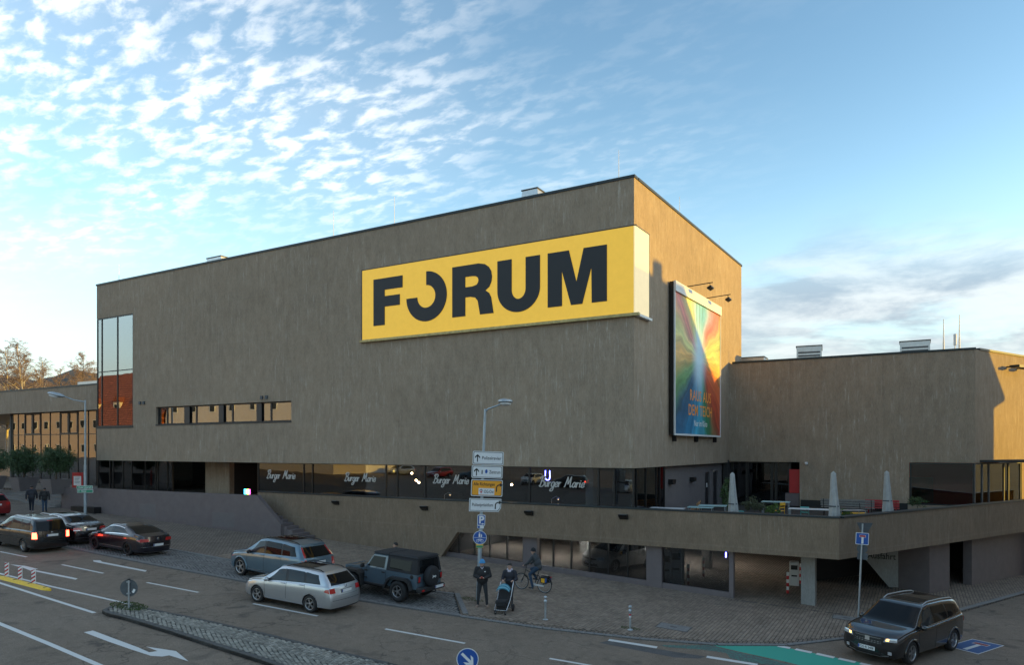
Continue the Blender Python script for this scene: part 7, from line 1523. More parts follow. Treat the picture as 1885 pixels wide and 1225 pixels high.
    mb = MB(); Mt = Matrix.Identity(4); 
    ex, ez, nn = Vector((0, -1, 0)), Vector((0, 0, 1)), Vector((-1, 0, 0)); o = Vector((-2.268, .175, 1.0))
    for i in range(3): Mt[i][0], Mt[i][1], Mt[i][2], Mt[i][3] = ex[i], ez[i], nn[i], o[i]
    text_mb(mb, 'Jeep', Mt, .13, .002, bold=.004); mb.build('lettering', MATS['white'], sw)
    license(r, (-2.20, -.36, .58), (0, -1, 0), (0, 0, 1), (-1, 0, 0)); mb = MB(); mb.tube([(-2.1, 0, .42), (-2.28, 0, .42), (-2.30, 0, .50)], .025, 8); mb.build('tow_hook', MATS['plastic_black'], r)
    mb = MB(); mb.box(-1.7, 1.7, -.5, .5, .34, .56); mb.build('chassis', MATS['matte_black'], r); mb = MB(); mb.tube([(.72, -.25, 1.16), (.78, 0, 1.17), (.74, .4, 1.16)], .012, 6); mb.build('wiper', MATS['matte_black'], r)
    return r
pR = G(733, 1110.5, .02); jeep(on_ground(pR.x - 1.15, pR.y + .86, 180 - 1.0, .045), 'slate grey two door off-roader with black top and covered spare wheel parked on the setts')
# ================================================================== PEOPLE
P('skin', (.50, .30, .22), .55); P('hair_dark', (.018, .013, .010), .6); P('jacket_black', (.014, .014, .016), .7, bump=.5, bscale=22); P('jacket_navy', (.018, .020, .030), .7, bump=.4, bscale=22); P('jacket_grey', (.050, .055, .060), .8, bump=.3, bscale=30); P('trousers_dark', (.028, .030, .034), .85, bump=.3, bscale=30); P('jeans', (.030, .060, .105), .85, bump=.3, bscale=30); P('jeans_dark', (.016, .022, .036), .85)
P('shoe_tan', (.34, .24, .19), .7); P('shoe_dark', (.03, .028, .027), .6); P('shoe_pale', (.42, .40, .38), .7); P('hat_blue', (.07, .28, .56), .85, bump=.4, bscale=90); P('hat_dark', (.02, .021, .024), .9); P('hoodie_pale', (.55, .50, .58), .8); P('lip', (.33, .12, .10), .5); P('eye_dark', (.02, .015, .012), .3)
def cap(mb, a, b, r0, r1):
    a, b = Vector(a), Vector(b); mb.cyl(a, b, r0, r1, 14); mb.sphere(a, r0, 14, 8); mb.sphere(b, r1, 14, 8)
class Fig:
    def __init__(s): s.pr = []; s.ell = []
    def c(s, a, b, r0, r1, lab): s.pr.append((Vector(a), Vector(b), r0, r1, lab)); return s
    def limb(s, pts, rs, lab):
        for i in range(len(pts) - 1): s.c(pts[i], pts[i + 1], rs[i], rs[i + 1], lab)
        return s
    def e(s, c, r, lab, R=None): s.ell.append((Vector(c), r, lab, R)); return s
    def hand(s, w, d, palm_n, curl=.9, side=1, lab='skin'):
        # w wrist, d pointing direction, palm_n: direction the fingers curl to
        w, d, n = Vector(w), Vector(d).normalized(), Vector(palm_n).normalized(); n = (n - d * n.dot(d)).normalized(); t = d.cross(n) * side; k = w + d * .075
        s.c(w, w + d * .03, .024, .027, lab); s.c(w + d * .03 - t * .018, k - t * .026, .019, .016, lab); s.c(w + d * .03 + t * .018, k + t * .026, .019, .016, lab)
        for i, (o, ln) in enumerate(((-.030, .062), (-.010, .075), (.011, .070), (.031, .055))):
            b = k + t * o; m = b + (d * math.cos(curl * .5) + n * math.sin(curl * .5)) * ln * .5; e_ = m + (d * math.cos(curl * 1.6) + n * math.sin(curl * 1.6)) * ln * .5; s.c(b, m, .0095, .009, lab); s.c(m, e_, .009, .0075, lab)
        b = w + d * .025 - t * .030; m = b - t * .022 + d * .028 + n * .012; s.c(b, m, .012, .011, lab); s.c(m, m + d * .030 + n * .016, .011, .009, lab)
        return s
    def head(s, c, yaw=0, pitch=0, neck=None):
        c = Vector(c); R = Matrix.Rotation(yaw, 3, 'Z') @ Matrix.Rotation(pitch, 3, 'Y'); s.hc, s.hR = c, R; f = lambda x, y, z: c + R @ Vector((x, y, z))
        s.e(f(-.008, 0, .025), (.098, .076, .098), 'skin', R); s.e(f(.012, 0, -.045), (.074, .060, .074), 'skin', R); s.c(f(.088, 0, .010), f(.108, 0, -.022), .010, .014, 'skin'); s.c(f(.065, -.012, -.085), f(.065, .012, -.085), .022, .022, 'skin')
        for sd in (-1, 1): s.e(f(-.01, sd * .078, -.01), (.020, .010, .030), 'skin', R)
        s.c(f(.080, -.02, -.056), f(.080, .02, -.056), .011, .011, 'skin')
        if neck is not None: s.c(neck, f(-.015, 0, -.06), .056, .052, 'skin')
        return s
    def mesh(s, mats, vox=.013):
        mb = MB()
        for a, b, r0, r1, l in s.pr: cap(mb, a, b, r0, r1)
        for c, r, l, R in s.ell: mb.sphere(c, 1, 18, 12, sc=r, R=R)
        me = mb.mesh('body', MATS['skin']); ob = bpy.data.objects.new('tmp', me); COL.objects.link(ob); md = ob.modifiers.new('r', 'REMESH'); md.mode = 'VOXEL'; md.voxel_size = vox; md.use_smooth_shade = True
        sm = ob.modifiers.new('s', 'SMOOTH'); sm.factor = .5; sm.iterations = 3
        dg = bpy.context.evaluated_depsgraph_get(); dg.update(); m2 = bpy.data.meshes.new_from_object(ob.evaluated_get(dg)); bpy.data.objects.remove(ob)
        labs = list(mats); m2.materials.clear()
        for l in labs: m2.materials.append(MATS[mats[l]])
        n = len(m2.polygons); C = np.empty(n * 3); m2.polygons.foreach_get('center', C); C = C.reshape(-1, 3); best = np.full(n, 1e9); idx = np.zeros(n, int)
        for a, b, r0, r1, l in s.pr:
            a_, b_ = np.array(a), np.array(b); d = b_ - a_; q = max(d @ d, 1e-9); t = np.clip(((C - a_) @ d) / q, 0, 1); dist = np.linalg.norm(C - a_ - t[:, None] * d, axis=1) - (r0 + (r1 - r0) * t); k = dist < best; best[k] = dist[k]; idx[k] = labs.index(l)
        for c, r, l, R in s.ell:
            q = C - np.array(c); q = q @ np.array(R) if R is not None else q; dist = (np.linalg.norm(q / np.array(r), axis=1) - 1) * min(r); k = dist < best; best[k] = dist[k]; idx[k] = labs.index(l)
        m2.polygons.foreach_set('material_index', idx.astype(np.int32)); m2.polygons.foreach_set('use_smooth', np.ones(n, bool)); m2.update(); return m2
    def finish(s, root, mats, hair='hair_dark', hat=None, hair_len=0.0):
        link('body', s.mesh(mats), root); c, R = s.hc, s.hR; f = lambda x, y, z: c + R @ Vector((x, y, z))
        for sd in (-1, 1): mb = MB(); mb.sphere(f(.083, sd * .031, .012), .011, 8, 6); mb.build('eye', MATS['eye_dark'], root)
        mb = MB(); mb.sphere(f(.091, 0, -.054), 1, 8, 6, sc=(.006, .022, .006), R=R); mb.build('mouth', MATS['lip'], root)
        mb = MB(); n = 20; m = 9     # hair: a shell over the back and top of the skull
        def shell(rx, ry, rz, amin, cut):
            def fn(u, v):
                a = 2 * PI * u; lim = cut(a); t = lim * v; return f(-.010 + rx * math.sin(t) * math.cos(a), ry * math.sin(t) * math.sin(a), .028 + rz * math.cos(t))
            return fn
        mb.grid(shell(.106, .086, .104, 0, lambda a: 1.15 + .95 * (1 - math.cos(a)) / 2 + hair_len), n, m, closeu=True); mb.build('hair', MATS[hair], root)
        if hat:
            mb = MB(); mb.grid(shell(.116, .097, .135, 0, lambda a: 1.45 + .12 * (1 - math.cos(a))), n, m, closeu=True); h = mb.build('hat', MATS[hat], root)
            mb = MB(); mb.tube([f(-.010 + .113 * math.cos(a), .094 * math.sin(a), .035 - .03 * (1 - math.cos(a)) / 2) for a in np.linspace(0, 2 * PI, 20)[:-1]], .020, 6, closed=True); mb.build('hat_cuff', MATS[hat], h)
def legs(F, hipz=.93, feet=((0, .15), (0, -.15)), knees=None, lt='trousers', shoe='shoe', toe=.18, out=.05):
    for (fx_, fy), sd in zip(feet, (1, -1)):
        k = knees[0 if sd == 1 else 1] if knees else (fx_ * .5 + .03, fy * .85, .50)
        F.limb([(0, sd * .085, hipz), k, (fx_ - .01, fy, .11)], [.100, .066, .050], lt); F.c((fx_ - .05, fy, .045), (fx_ + toe - .04, fy + sd * out, .040), .042, .038, shoe)
    F.e((0, 0, hipz + .03), (.125, .165, .13), lt)
def torso(F, z0=.98, z1=1.46, lean=0.0, w=.20, d=.135, lab='jacket'):
    F.e((lean * .3, 0, z0 + .12), (d + .005, w - .015, .22), lab); F.e((lean * .7, 0, z0 + .34), (d, w, .22), lab)
    F.c((lean, -w + .02, z1), (lean, w - .02, z1), .075, .075, lab); F.c((lean, 0, z1 + .02), (lean, 0, z1 + .09), .075, .062, lab)

# --- man with blue hat looking at his phone
pm = G(888, 1118, PAVE_DZ); face = math.degrees(math.atan2(-pm.y, -pm.x))
man = thing('person', 'person in blue knit hat and black puffer jacket holding a phone by the sign pole', 'person', M=upright(pm.x, pm.y, pm.z, face - 4))
F = Fig(); legs(F, .92, ((.02, .17), (.02, -.17))); torso(F, .93, 1.46, .0, .235, .165)
F.limb([(0, .21, 1.45), (.0, .285, 1.18), (.23, .10, 1.13)], [.088, .078, .055], 'jacket'); F.limb([(0, -.21, 1.45), (.0, -.285, 1.18), (.23, -.10, 1.13)], [.088, .078, .055], 'jacket')
F.hand((.25, .085, 1.13), (.45, -.8, .25), (.3, -.3, 1), 1.1, 1); F.hand((.25, -.085, 1.13), (.45, .8, .25), (.3, .3, 1), 1.1, -1)
F.head((.03, -.01, 1.66), -.75, .12, (0, 0, 1.52)); F.finish(man, dict(skin='skin', jacket='jacket_black', trousers='trousers_dark', shoe='shoe_tan'), hat='hat_blue')
mb = MB(); mb.bbox((.325, .0, 1.165), (.012, .07, .14), .004, R=Matrix.Rotation(.9, 3, 'Y')); ph = mb.build('phone', MATS['red']); ph.parent = None; ph.matrix_world = man.matrix_world.copy(); tag(ph, 'small red cased phone in the hands of the person in the blue hat', 'phone')
mb = MB(); mb.bbox((.166, .11, 1.36), (.012, .05, .03), .004); mb.build('jacket_emblem', MATS['white'], man); mb = MB(); mb.tube([(.115, -.06, 1.53), (.14, 0, 1.46), (.12, .05, 1.54)], .018, 6); mb.build('collar', MATS['hoodie_pale'], man)
# --- pushchair and woman
fr_, re_ = G(918, 1133.5, PAVE_DZ), G(934, 1124.5, PAVE_DZ); dv = (fr_ - re_); ang = math.degrees(math.atan2(dv.y, dv.x)); ang = -75
pc = G(926, 1129, PAVE_DZ); Mp = upright(pc.x, pc.y, pc.z, ang)
P('teal_cloth', (.03, .17, .24), .8, bump=.2, bscale=60); P('teal_light', (.16, .36, .44), .8); P('frame_silver', (.62, .63, .65), .25, metal=.85); P('pram_black', (.018, .018, .020), .8)
st_ = thing('pushchair', 'black pushchair with silver frame and teal striped hood on the pavement', 'pushchair', M=Mp)
for sd in (1, -1):
    mb = MB(); mb.tube([(-.62, sd * .24, 1.04), (-.50, sd * .25, .96), (-.12, sd * .25, .50), (.34, sd * .22, .16)], .017, 8); mb.build('side_frame', MATS['frame_silver'], st_)
    mb = MB(); mb.tube([(-.36, sd * .27, .12), (-.12, sd * .25, .50)], .015, 8); mb.build('rear_strut', MATS['frame_silver'], st_)
    for x, r_, y in ((-.36, .135, .29), (.36, .085, .19)):
        Mw = Matrix.Translation((x, sd * y, r_)) @ Matrix.Rotation(PI / 2, 4, 'X'); mb = MB(); mb.lathe([(r_ * .66, -.022), (r_ * .92, -.022), (r_, 0), (r_ * .92, .022), (r_ * .66, .022)], 20, Mw); w = mb.build('wheel', MATS['rubber'], st_); mb = MB(); mb.lathe([(0, -.024), (r_ * .3, -.024), (r_ * .66, -.014), (r_ * .66, .014), (r_ * .3, .024), (0, .024)], 16, Mw); mb.build('rim', MATS['pram_black' if x < 0 else 'frame_silver'], w)
mb = MB(); mb.tube([(-.62, -.24, 1.04), (-.65, -.12, 1.05), (-.65, .12, 1.05), (-.62, .24, 1.04)], .022, 8); mb.build('handle', MATS['pram_black'], st_)
mb = MB(); mb.tube([(.34, -.22, .16), (.34, .22, .16)], .014, 8); mb.tube([(-.36, -.27, .13), (-.36, .27, .13)], .012, 8); mb.build('axle', MATS['frame_silver'], st_)
mb = MB(); mb.grid(lambda u, v: Vector((.30 - .62 * u + .0, (v - .5) * .44, .50 + .05 * math.sin(PI * v) * -1 + .42 * max(0, u - .45) ** 1.2 * 1.9 - .06 * math.sin(PI * u))), 10, 8); mb.build('seat', MATS['pram_black'], st_)
mb = MB(); mb.bbox((.20, 0, .44), (.34, .40, .16), .04); mb.bbox((.33, 0, .34), (.10, .36, .10), .03); mb.build('footmuff', MATS['pram_black'], st_)
mb = MB(); mb.bbox((-.02, 0, .22), (.56, .38, .16), .04); mb.build('basket', MATS['pram_black'], st_)
def hood(u, v, s=1.0): a = PI * (.08 + .84 * v); b = .25 + 1.35 * u; return Vector((-.22 + .36 * math.sin(b) * s * .95 - .05, .26 * s * math.cos(a), .60 + .12 + .27 * s * math.sin(a) * (.55 + .45 * math.cos(b * .9)) + .06 * math.cos(b)))
for k in range(5): mb = MB(); mb.grid(lambda u, v: hood((k + u) / 5, v), 3, 14); mb.build('hood_panel', MATS['teal_light' if k in (1, 3) else 'teal_cloth'], st_)
pw = Mp @ Vector((-.98, 0, 0)); wo = thing('person', 'person in dark jacket and pale hood pushing the pushchair', 'person', M=upright(pw.x, pw.y, gz(pw.x, pw.y) + PAVE_DZ, ang))
F = Fig(); legs(F, .86, ((.10, .09), (-.12, -.09)), shoe='shoe'); torso(F, .86, 1.34, .02, .205, .14)
for sd in (1, -1): F.limb([(.02, sd * .20, 1.33), (.06, sd * .27, 1.08), (.27, sd * .22, 1.045)], [.075, .065, .045], 'jacket'); F.hand((.29, sd * .20, 1.055), (.8, -sd * .25, .0), (.1, 0, -1), 1.5, sd)
F.c((.02, -.07, 1.43), (.02, .07, 1.43), .05, .05, 'hood'); F.c((.10, -.03, 1.38), (.10, .03, 1.38), .035, .035, 'hood'); F.head((.05, 0, 1.545), 0, .15, (.03, 0, 1.40)); F.finish(wo, dict(skin='skin', jacket='jacket_navy', trousers='trousers_dark', shoe='shoe_dark', hood='hoodie_pale'))
mb = MB(); mb.sphere((-.06, 0, 1.62), .055, 10, 8); mb.build('hair_bun', MATS['hair_dark'], wo)
# --- cyclist
f_, r_ = G(959, 1085.5, PAVE_DZ), G(1002, 1093, PAVE_DZ); dv = f_ - r_; ang = math.degrees(math.atan2(dv.y, dv.x)); mid = (f_ + r_) / 2; Mb = on_ground(mid.x, mid.y, ang, PAVE_DZ)
P('bike_black', (.015, .015, .016), .35); P('pannier_yellow', (.85, .45, .02), .6); P('pannier_blue', (.03, .10, .34), .6)
bk = thing('bicycle', 'black city bicycle with yellow tagged pannier being ridden along the pavement', 'bicycle', M=Mb)
WB, RW = .56, .345
for x in (-WB, WB):
    Mw = Matrix.Translation((x, 0, RW)) @ Matrix.Rotation(PI / 2, 4, 'X'); mb = MB(); mb.tube([Vector((x + RW * .965 * math.cos(a), 0, RW + RW * .965 * math.sin(a))) for a in np.linspace(0, 2 * PI, 41)[:-1]], .019, 8, closed=True); w = mb.build('wheel', MATS['rubber'], bk)
    mb = MB(); mb.tube([Vector((x + RW * .90 * math.cos(a), 0, RW + RW * .90 * math.sin(a))) for a in np.linspace(0, 2 * PI, 33)[:-1]], .010, 6, closed=True); mb.build('rim', MATS['galvanised'], w)
    mb = MB(); mb.cyl((x, -.04, RW), (x, .04, RW), .022, None, 8)
    for k in range(18): a = 2 * PI * k / 18; mb.cyl((x, .02 * (-1) ** k, RW), (x + RW * .9 * math.cos(a), 0, RW + RW * .9 * math.sin(a)), .0022, None, 4, cap=False)
    mb.build('hub_and_spokes', MATS['galvanised'], w)
    mb = MB(); mb.grid(lambda u, v: Vector((x + (RW + .03) * math.cos(.4 + 2.3 * u + (0.3 if x < 0 else -.1)), (v - .5) * .05, RW + (RW + .03) * math.sin(.4 + 2.3 * u + (0.3 if x < 0 else -.1)))), 16, 1); mb.build('mudguard', MATS['bike_black'], bk)
BB, ST, HT, HB = (-.08, 0, .29), (-.25, 0, .80), (.38, 0, .86), (.43, 0, .62)
mb = MB()
for a, b in ((BB, ST), (BB, HB), ((-.2, 0, .68), HT), (BB, (-WB, 0, RW)), ((-.22, 0, .74), (-WB, 0, RW))): mb.cyl(a, b, .018, None, 8)
mb.build('frame', MATS['bike_black'], bk)
mb = MB(); mb.tube([(.36, 0, .93), (.44, 0, .60), (WB, .05, RW)], .015, 8); mb.tube([(.44, 0, .60), (WB, -.05, RW)], .015, 8); mb.build('fork', MATS['bike_black'], bk)
mb = MB(); mb.cyl((.36, 0, .92), (.34, 0, 1.06), .016, None, 8); mb.tube([(.24, .30, 1.07), (.34, .24, 1.08), (.38, 0, 1.07), (.34, -.24, 1.08), (.24, -.30, 1.07)], .014, 8); mb.build('handlebar', MATS['bike_black'], bk)
mb = MB(); mb.cyl(ST, (-.28, 0, .93), .014, None, 8); mb.sphere((-.29, 0, .955), 1, 14, 8, sc=(.14, .085, .032)); mb.build('saddle', MATS['bike_black'], bk)
mb = MB(); mb.bbox((-.62, 0, .735), (.42, .13, .015), .004); mb.tube([(-.46, .06, .73), (-WB, .06, RW)], .006, 6); mb.tube([(-.46, -.06, .73), (-WB, -.06, RW)], .006, 6); mb.build('rack', MATS['bike_black'], bk)
for sd in (1, -1):
    mb = MB(); mb.bbox((-.60, sd * .13, .575), (.32, .13, .28), .03); pn = mb.build('pannier', MATS['bike_black'], bk)
    mb = MB(); mb.bbox((-.58, sd * .198, .56), (.16, .012, .17), .004); mb.build('pannier_tag', MATS['pannier_yellow'], pn); mb = MB(); mb.bbox((-.72, sd * .198, .58), (.08, .012, .18), .004); mb.build('pannier_tag', MATS['pannier_blue'], pn)
mb = MB(); mb.bbox((-.85, 0, .70), (.03, .09, .05), .008); mb.build('tail_light', MATS['red_reflector'], bk)
mb = MB(); mb.lathe([(.0, -.01), (.085, -.01), (.085, .01), (0, .01)], 20, Matrix.Translation((BB[0], .05, BB[2])) @ Matrix.Rotation(PI / 2, 4, 'X')); mb.cyl((BB[0], .06, BB[2]), (BB[0] + .03, .09, BB[2] - .165), .010, None, 6); mb.cyl((BB[0], -.06, BB[2]), (BB[0] - .03, -.09, BB[2] + .165), .010, None, 6); mb.bbox((BB[0] + .03, .135, BB[2] - .17), (.09, .09, .022), .005); mb.bbox((BB[0] - .03, -.135, BB[2] + .17), (.09, .09, .022), .005); mb.build('crankset', MATS['galvanised'], bk)
mb = MB(); mb.bbox((-.30, .055, .30), (.50, .012, .07), .004); mb.build('chain_guard', MATS['white_metal'], bk)
cy = thing('person', 'person in dark hooded coat and jeans riding the black bicycle', 'person', M=Mb)
F = Fig(); F.e((-.26, 0, 1.06), (.15, .175, .14), 'jacket')
F.limb([(-.24, .09, 1.02), (.10, .12, .72), (-.06, .12, .22)], [.105, .070, .048], 'trousers'); F.c((-.09, .13, .155), (.09, .14, .155), .040, .034, 'shoe')
F.limb([(-.24, -.09, 1.02), (.16, -.12, .90), (-.08, -.12, .54)], [.105, .070, .048], 'trousers'); F.c((-.13, -.13, .495), (.05, -.14, .495), .040, .034, 'shoe')
F.e((-.19, 0, 1.22), (.165, .195, .20), 'jacket', Matrix.Rotation(.25, 3, 'Y')); F.e((-.10, 0, 1.38), (.155, .20, .18), 'jacket', Matrix.Rotation(.3, 3, 'Y')); F.c((-.03, -.17, 1.47), (-.03, .17, 1.47), .075, .075, 'jacket'); F.c((-.05, 0, 1.50), (-.02, 0, 1.57), .085, .070, 'jacket')
for sd in (1, -1): F.limb([(-.03, sd * .19, 1.47), (.10, sd * .25, 1.24), (.27, sd * .27, 1.12)], [.078, .066, .042], 'jacket'); F.hand((.28, sd * .27, 1.115), (.7, 0, -.2), (0, 0, -1), 1.5, sd)
F.head((.05, 0, 1.69), 0.15, .05, (0, 0, 1.55)); F.finish(cy, dict(skin='skin', jacket='jacket_grey', trousers='jeans', shoe='shoe_dark'), hat='hat_dark')
# --- two walking away by the steps
def walker(px, label, hgt, jacket, trs, shoe, ang, ph):
    p = G(px, 943.5, PAVE_DZ); t = thing('person', label, 'person', M=upright(p.x, p.y, p.z, ang) @ Matrix.Scale(hgt / 1.78, 4), group='two people walking away')
    F = Fig(); legs(F, .92, ((.20 * ph, .08), (-.20 * ph, -.08)), knees=((.12 * ph + .05, .085, .50), (-.06 * ph + .04, -.085, .50))); torso(F, .90, 1.46, .0, .22, .15)
    for sd in (1, -1): F.limb([(0, sd * .21, 1.45), (-.03, sd * .29, 1.17), (.05 - sd * ph * .10, sd * .29, .93)], [.08, .066, .05], 'jacket'); F.hand((.06 - sd * ph * .10, sd * .29, .90), (.1, 0, -1), (.5, -sd, 0), .6, sd)
    F.head((.02, 0, 1.66), .1, .05, (0, 0, 1.52)); F.finish(t, dict(skin='skin', jacket=jacket, trousers=trs, shoe=shoe))
walker(58, 'taller person in navy jacket walking away towards the entrance steps', 1.80, 'jacket_navy', 'jeans_dark', 'shoe_pale', 150, 1)
walker(82, 'shorter person in black coat and jeans walking away towards the entrance steps', 1.66, 'jacket_black', 'jeans', 'shoe_dark', 150, -1)
# --- somebody behind the off-roader
p = G(729, 1076, PAVE_DZ); t = thing('person', 'person with dark hair passing behind the off-roader, only the head showing', 'person', M=upright(p.x, p.y, p.z, 190))
F = Fig(); legs(F, .92, ((.18, .08), (-.18, -.08))); torso(F, .92, 1.46, .0, .21, .14)
for sd in (1, -1): F.limb([(0, sd * .20, 1.45), (-.02, sd * .27, 1.17), (.08, sd * .27, .93)], [.075, .06, .045], 'jacket'); F.hand((.085, sd * .27, .91), (.1, 0, -1), (.5, -sd, 0), .6, sd)
F.head((.03, 0, 1.66), .2, .0, (0, 0, 1.52)); F.finish(t, dict(skin='skin', jacket='jacket_black', trousers='jeans_dark', shoe='shoe_dark'))
# ================================================================== TERRACE FURNITURE
ZT = 3.02
P('cover_grey', (.40, .40, .39), .75, bump=.5, bscale=14, var=.12, vscale=5); P('table_turq', (.36, .54, .55), .4); P('table_white', (.62, .62, .62), .4); P('turquoise', (.10, .42, .40), .5); P('chair_yellow', (.80, .42, .03), .45); P('bench_wood', (.42, .24, .12), .6, var=.25, vscale=6); P('wood_grey', (.22, .205, .19), .8, var=.2, vscale=6); P('chair_red', (.42, .03, .035), .5)
def umbrella(label, px, Y, ztop, w):
    x = px_x(px, Y, 905); t = thing('folded_parasol', label, 'parasol', M=upright(x, Y, ZT, 0), group='folded parasols on the terrace'); H = ztop - ZT
    def fn(u, v):
        a = 2 * PI * u; k = 1 + .17 * math.cos(7 * a + 1.5 * v) + .04 * math.sin(3 * a + 9 * v); r = (w * (1 - v) + .085 * v) * k; 
        if v > .965: r *= max(.0, (1 - v) / .035)
        return Vector((r * math.cos(a) + .02 * math.sin(5 * v), r * math.sin(a), .12 + (H - .12) * v))
    mb = MB(); mb.grid(fn, 32, 26, closeu=True); mb.build('cover', MATS['cover_grey'], t); mb = MB(); mb.cyl((0, 0, 0), (0, 0, .3), .035, None, 8); mb.build('pole', MATS['galvanised'], t); mb = MB(); mb.box(-.35, .35, -.35, .35, 0, .09); mb.build('foot', MATS['pale_concrete'], t)
    z = H * .42; r = w * .58 + .085 * .42; mb = MB(); mb.lathe([(r + .02, z), (r + .03, z + .03), (r + .02, z + .06)], 20); mb.build('strap', MATS['sign_back'], t)
umbrella('folded grey covered parasol standing beside the shrub tubs on the terrace', 1349, 32.6, 5.56, .245); umbrella('folded grey covered parasol standing at the outer terrace corner', 1535, 32.9, 5.66, .245); umbrella('folded grey covered parasol standing by the red bench near the wing window', 1633, 38.2, 5.57, .25)
def table(label, px, py, lx, ly, top, ang=0, h=.75):
    p = onZ(px, py, ZT + h); t = thing('cafe_table', label, 'table', M=upright(p.x, p.y, ZT, ang), group='cafe tables on the terrace'); mb = MB(); mb.bbox((0, 0, h - .015), (lx, ly, .03), .008); mb.build('table_top', MATS[top], t)
    for sx in (-1, 1):
        for sy in (-1, 1): mb = MB(); mb.cyl((sx * (lx / 2 - .06), sy * (ly / 2 - .06), 0), (sx * (lx / 2 - .06), sy * (ly / 2 - .06), h - .03), .018, None, 8); mb.build('leg', MATS['galvanised'], t)
table('white topped cafe table beside the corner glazing', 1228, 936, 1.6, .8, 'table_white', 8, .80); table('pale turquoise cafe table beside the wooden bench', 1290, 934, 1.2, .8, 'table_turq', 8, .78); table('small turquoise table behind the parasol by the shrubs', 1312, 931, 1.3, .8, 'table_turq', 8, .84); table('turquoise table in front of the wing sliding doors', 1428, 924, 1.4, .8, 'table_turq', 4, .80); table('long white table between the two outer parasols', 1493, 937.5, 1.9, .7, 'table_white', 4, .84); table('grey table below the long wing wall', 1565, 939.5, 1.2, .7, 'wood_grey', 30, .84)
def bench(label, px, py, L, ang, mat, back=True, frame_='frame_black'):
    p = onZ(px, py, ZT + .45); t = thing('bench', label, 'bench', M=upright(p.x, p.y, ZT, ang))
    for k in range(3): mb = MB(); mb.bbox((0, -.16 + k * .15, .44), (L, .13, .035), .008); mb.build('seat_slat', MATS[mat], t)
    if back:
        for k in range(3): mb = MB(); mb.bbox((0, .24 + .02 * k, .58 + k * .13), (L, .03, .11), .008); mb.build('back_slat', MATS[mat], t)
    for sx in (-1, 1): mb = MB(); mb.tube([(sx * (L / 2 - .15), -.2, 0), (sx * (L / 2 - .15), -.18, .42), (sx * (L / 2 - .15), .22, .42), (sx * (L / 2 - .15), .30, .90)], .02, 6); mb.tube([(sx * (L / 2 - .15), .22, .42), (sx * (L / 2 - .15), .26, 0)], .02, 6); mb.build('bench_leg', MATS[frame_], t)
bench('wooden slatted bench with backrest on the terrace beside the white table', 1276, 940, 2.4, -80, 'bench_wood'); bench('grey wooden bench along the wing wall', 1560, 935, 2.6, 180, 'wood_grey'); bench('red slatted bench beside the third folded parasol', 1624, 936, 1.6, 180, 'chair_red', True, 'chair_red'); bench('low bench with a yellow wooden seat by the outer parasol', 1566, 945, 1.4, 26, 'chair_yellow', False)
def chair(label, px, py, ang, mat):
    p = onZ(px, py, ZT + .45); t = thing('terrace_chair', label, 'chair', M=upright(p.x, p.y, ZT, ang)); m = MATS[mat]
    mb = MB(); mb.bbox((0, 0, .45), (.42, .42, .025), .01); mb.build('seat', m, t); mb = MB(); mb.bbox((-.22, 0, .80), (.025, .40, .16), .01); mb.bbox((-.21, 0, .62), (.02, .30, .06), .006); mb.build('backrest', m, t)
    for sx in (-1, 1):
        for sy in (-1, 1): mb = MB(); mb.tube([(sx * .20, sy * .19, 0), (sx * .18, sy * .18, .44)] + ([(-.225, sy * .18, .86)] if sx < 0 else []), .014, 6); mb.build('leg', m, t)
chair('yellow metal chair at the turquoise table by the sliding doors', 1434, 941, 150, 'chair_yellow'); chair('turquoise metal chair beside the first folded parasol', 1361, 942, 20, 'turquoise'); chair('turquoise metal chair under the long white table', 1484, 950, 80, 'turquoise')
# ================================================================== GREENERY
P('leaf_dark', (.040, .080, .030), .6, var=.45, vscale=5); P('leaf_mid', (.060, .105, .035), .6, var=.4, vscale=7); P('leaf_grass', (.085, .150, .030), .6, var=.35, vscale=7); P('leaf_olive', (.075, .085, .045), .65, var=.35, vscale=7); P('bark', (.10, .075, .055), .9, var=.3, vscale=8); P('birch_bark', (.50, .46, .42), .85, var=.40, vscale=3); P('twig', (.21, .155, .135), .9, var=.25, vscale=1); P('soil', (.03, .024, .02), .95)
def leaves(mb, c, rad, n, size, clumps=40, flat=.5, up=.3):
    cs = []
    for i in range(clumps):
        d = Vector((random.gauss(0, 1), random.gauss(0, 1), random.gauss(0, 1))).normalized() * (random.random() ** .45); cs.append((Vector((d.x * rad[0], d.y * rad[1], d.z * rad[2])), random.uniform(.16, .30)))
    for i in range(n):
        cc, cr = random.choice(cs); p = Vector(c) + cc + Vector((random.gauss(0, 1) * rad[0], random.gauss(0, 1) * rad[1], random.gauss(0, 1) * rad[2])) * cr * .55
        a = Vector((random.gauss(0, 1), random.gauss(0, 1), random.gauss(0, 1) * flat + up)).normalized(); b = a.orthogonal().normalized(); b = (Quaternion(a, random.uniform(0, 6.3)) @ b); s = size * random.uniform(.7, 1.4); t = a.cross(b)
        mb.add([p - b * s * .5, p + t * s * .28, p + b * s * .5, p - t * s * .28], [(0, 1, 2, 3)])
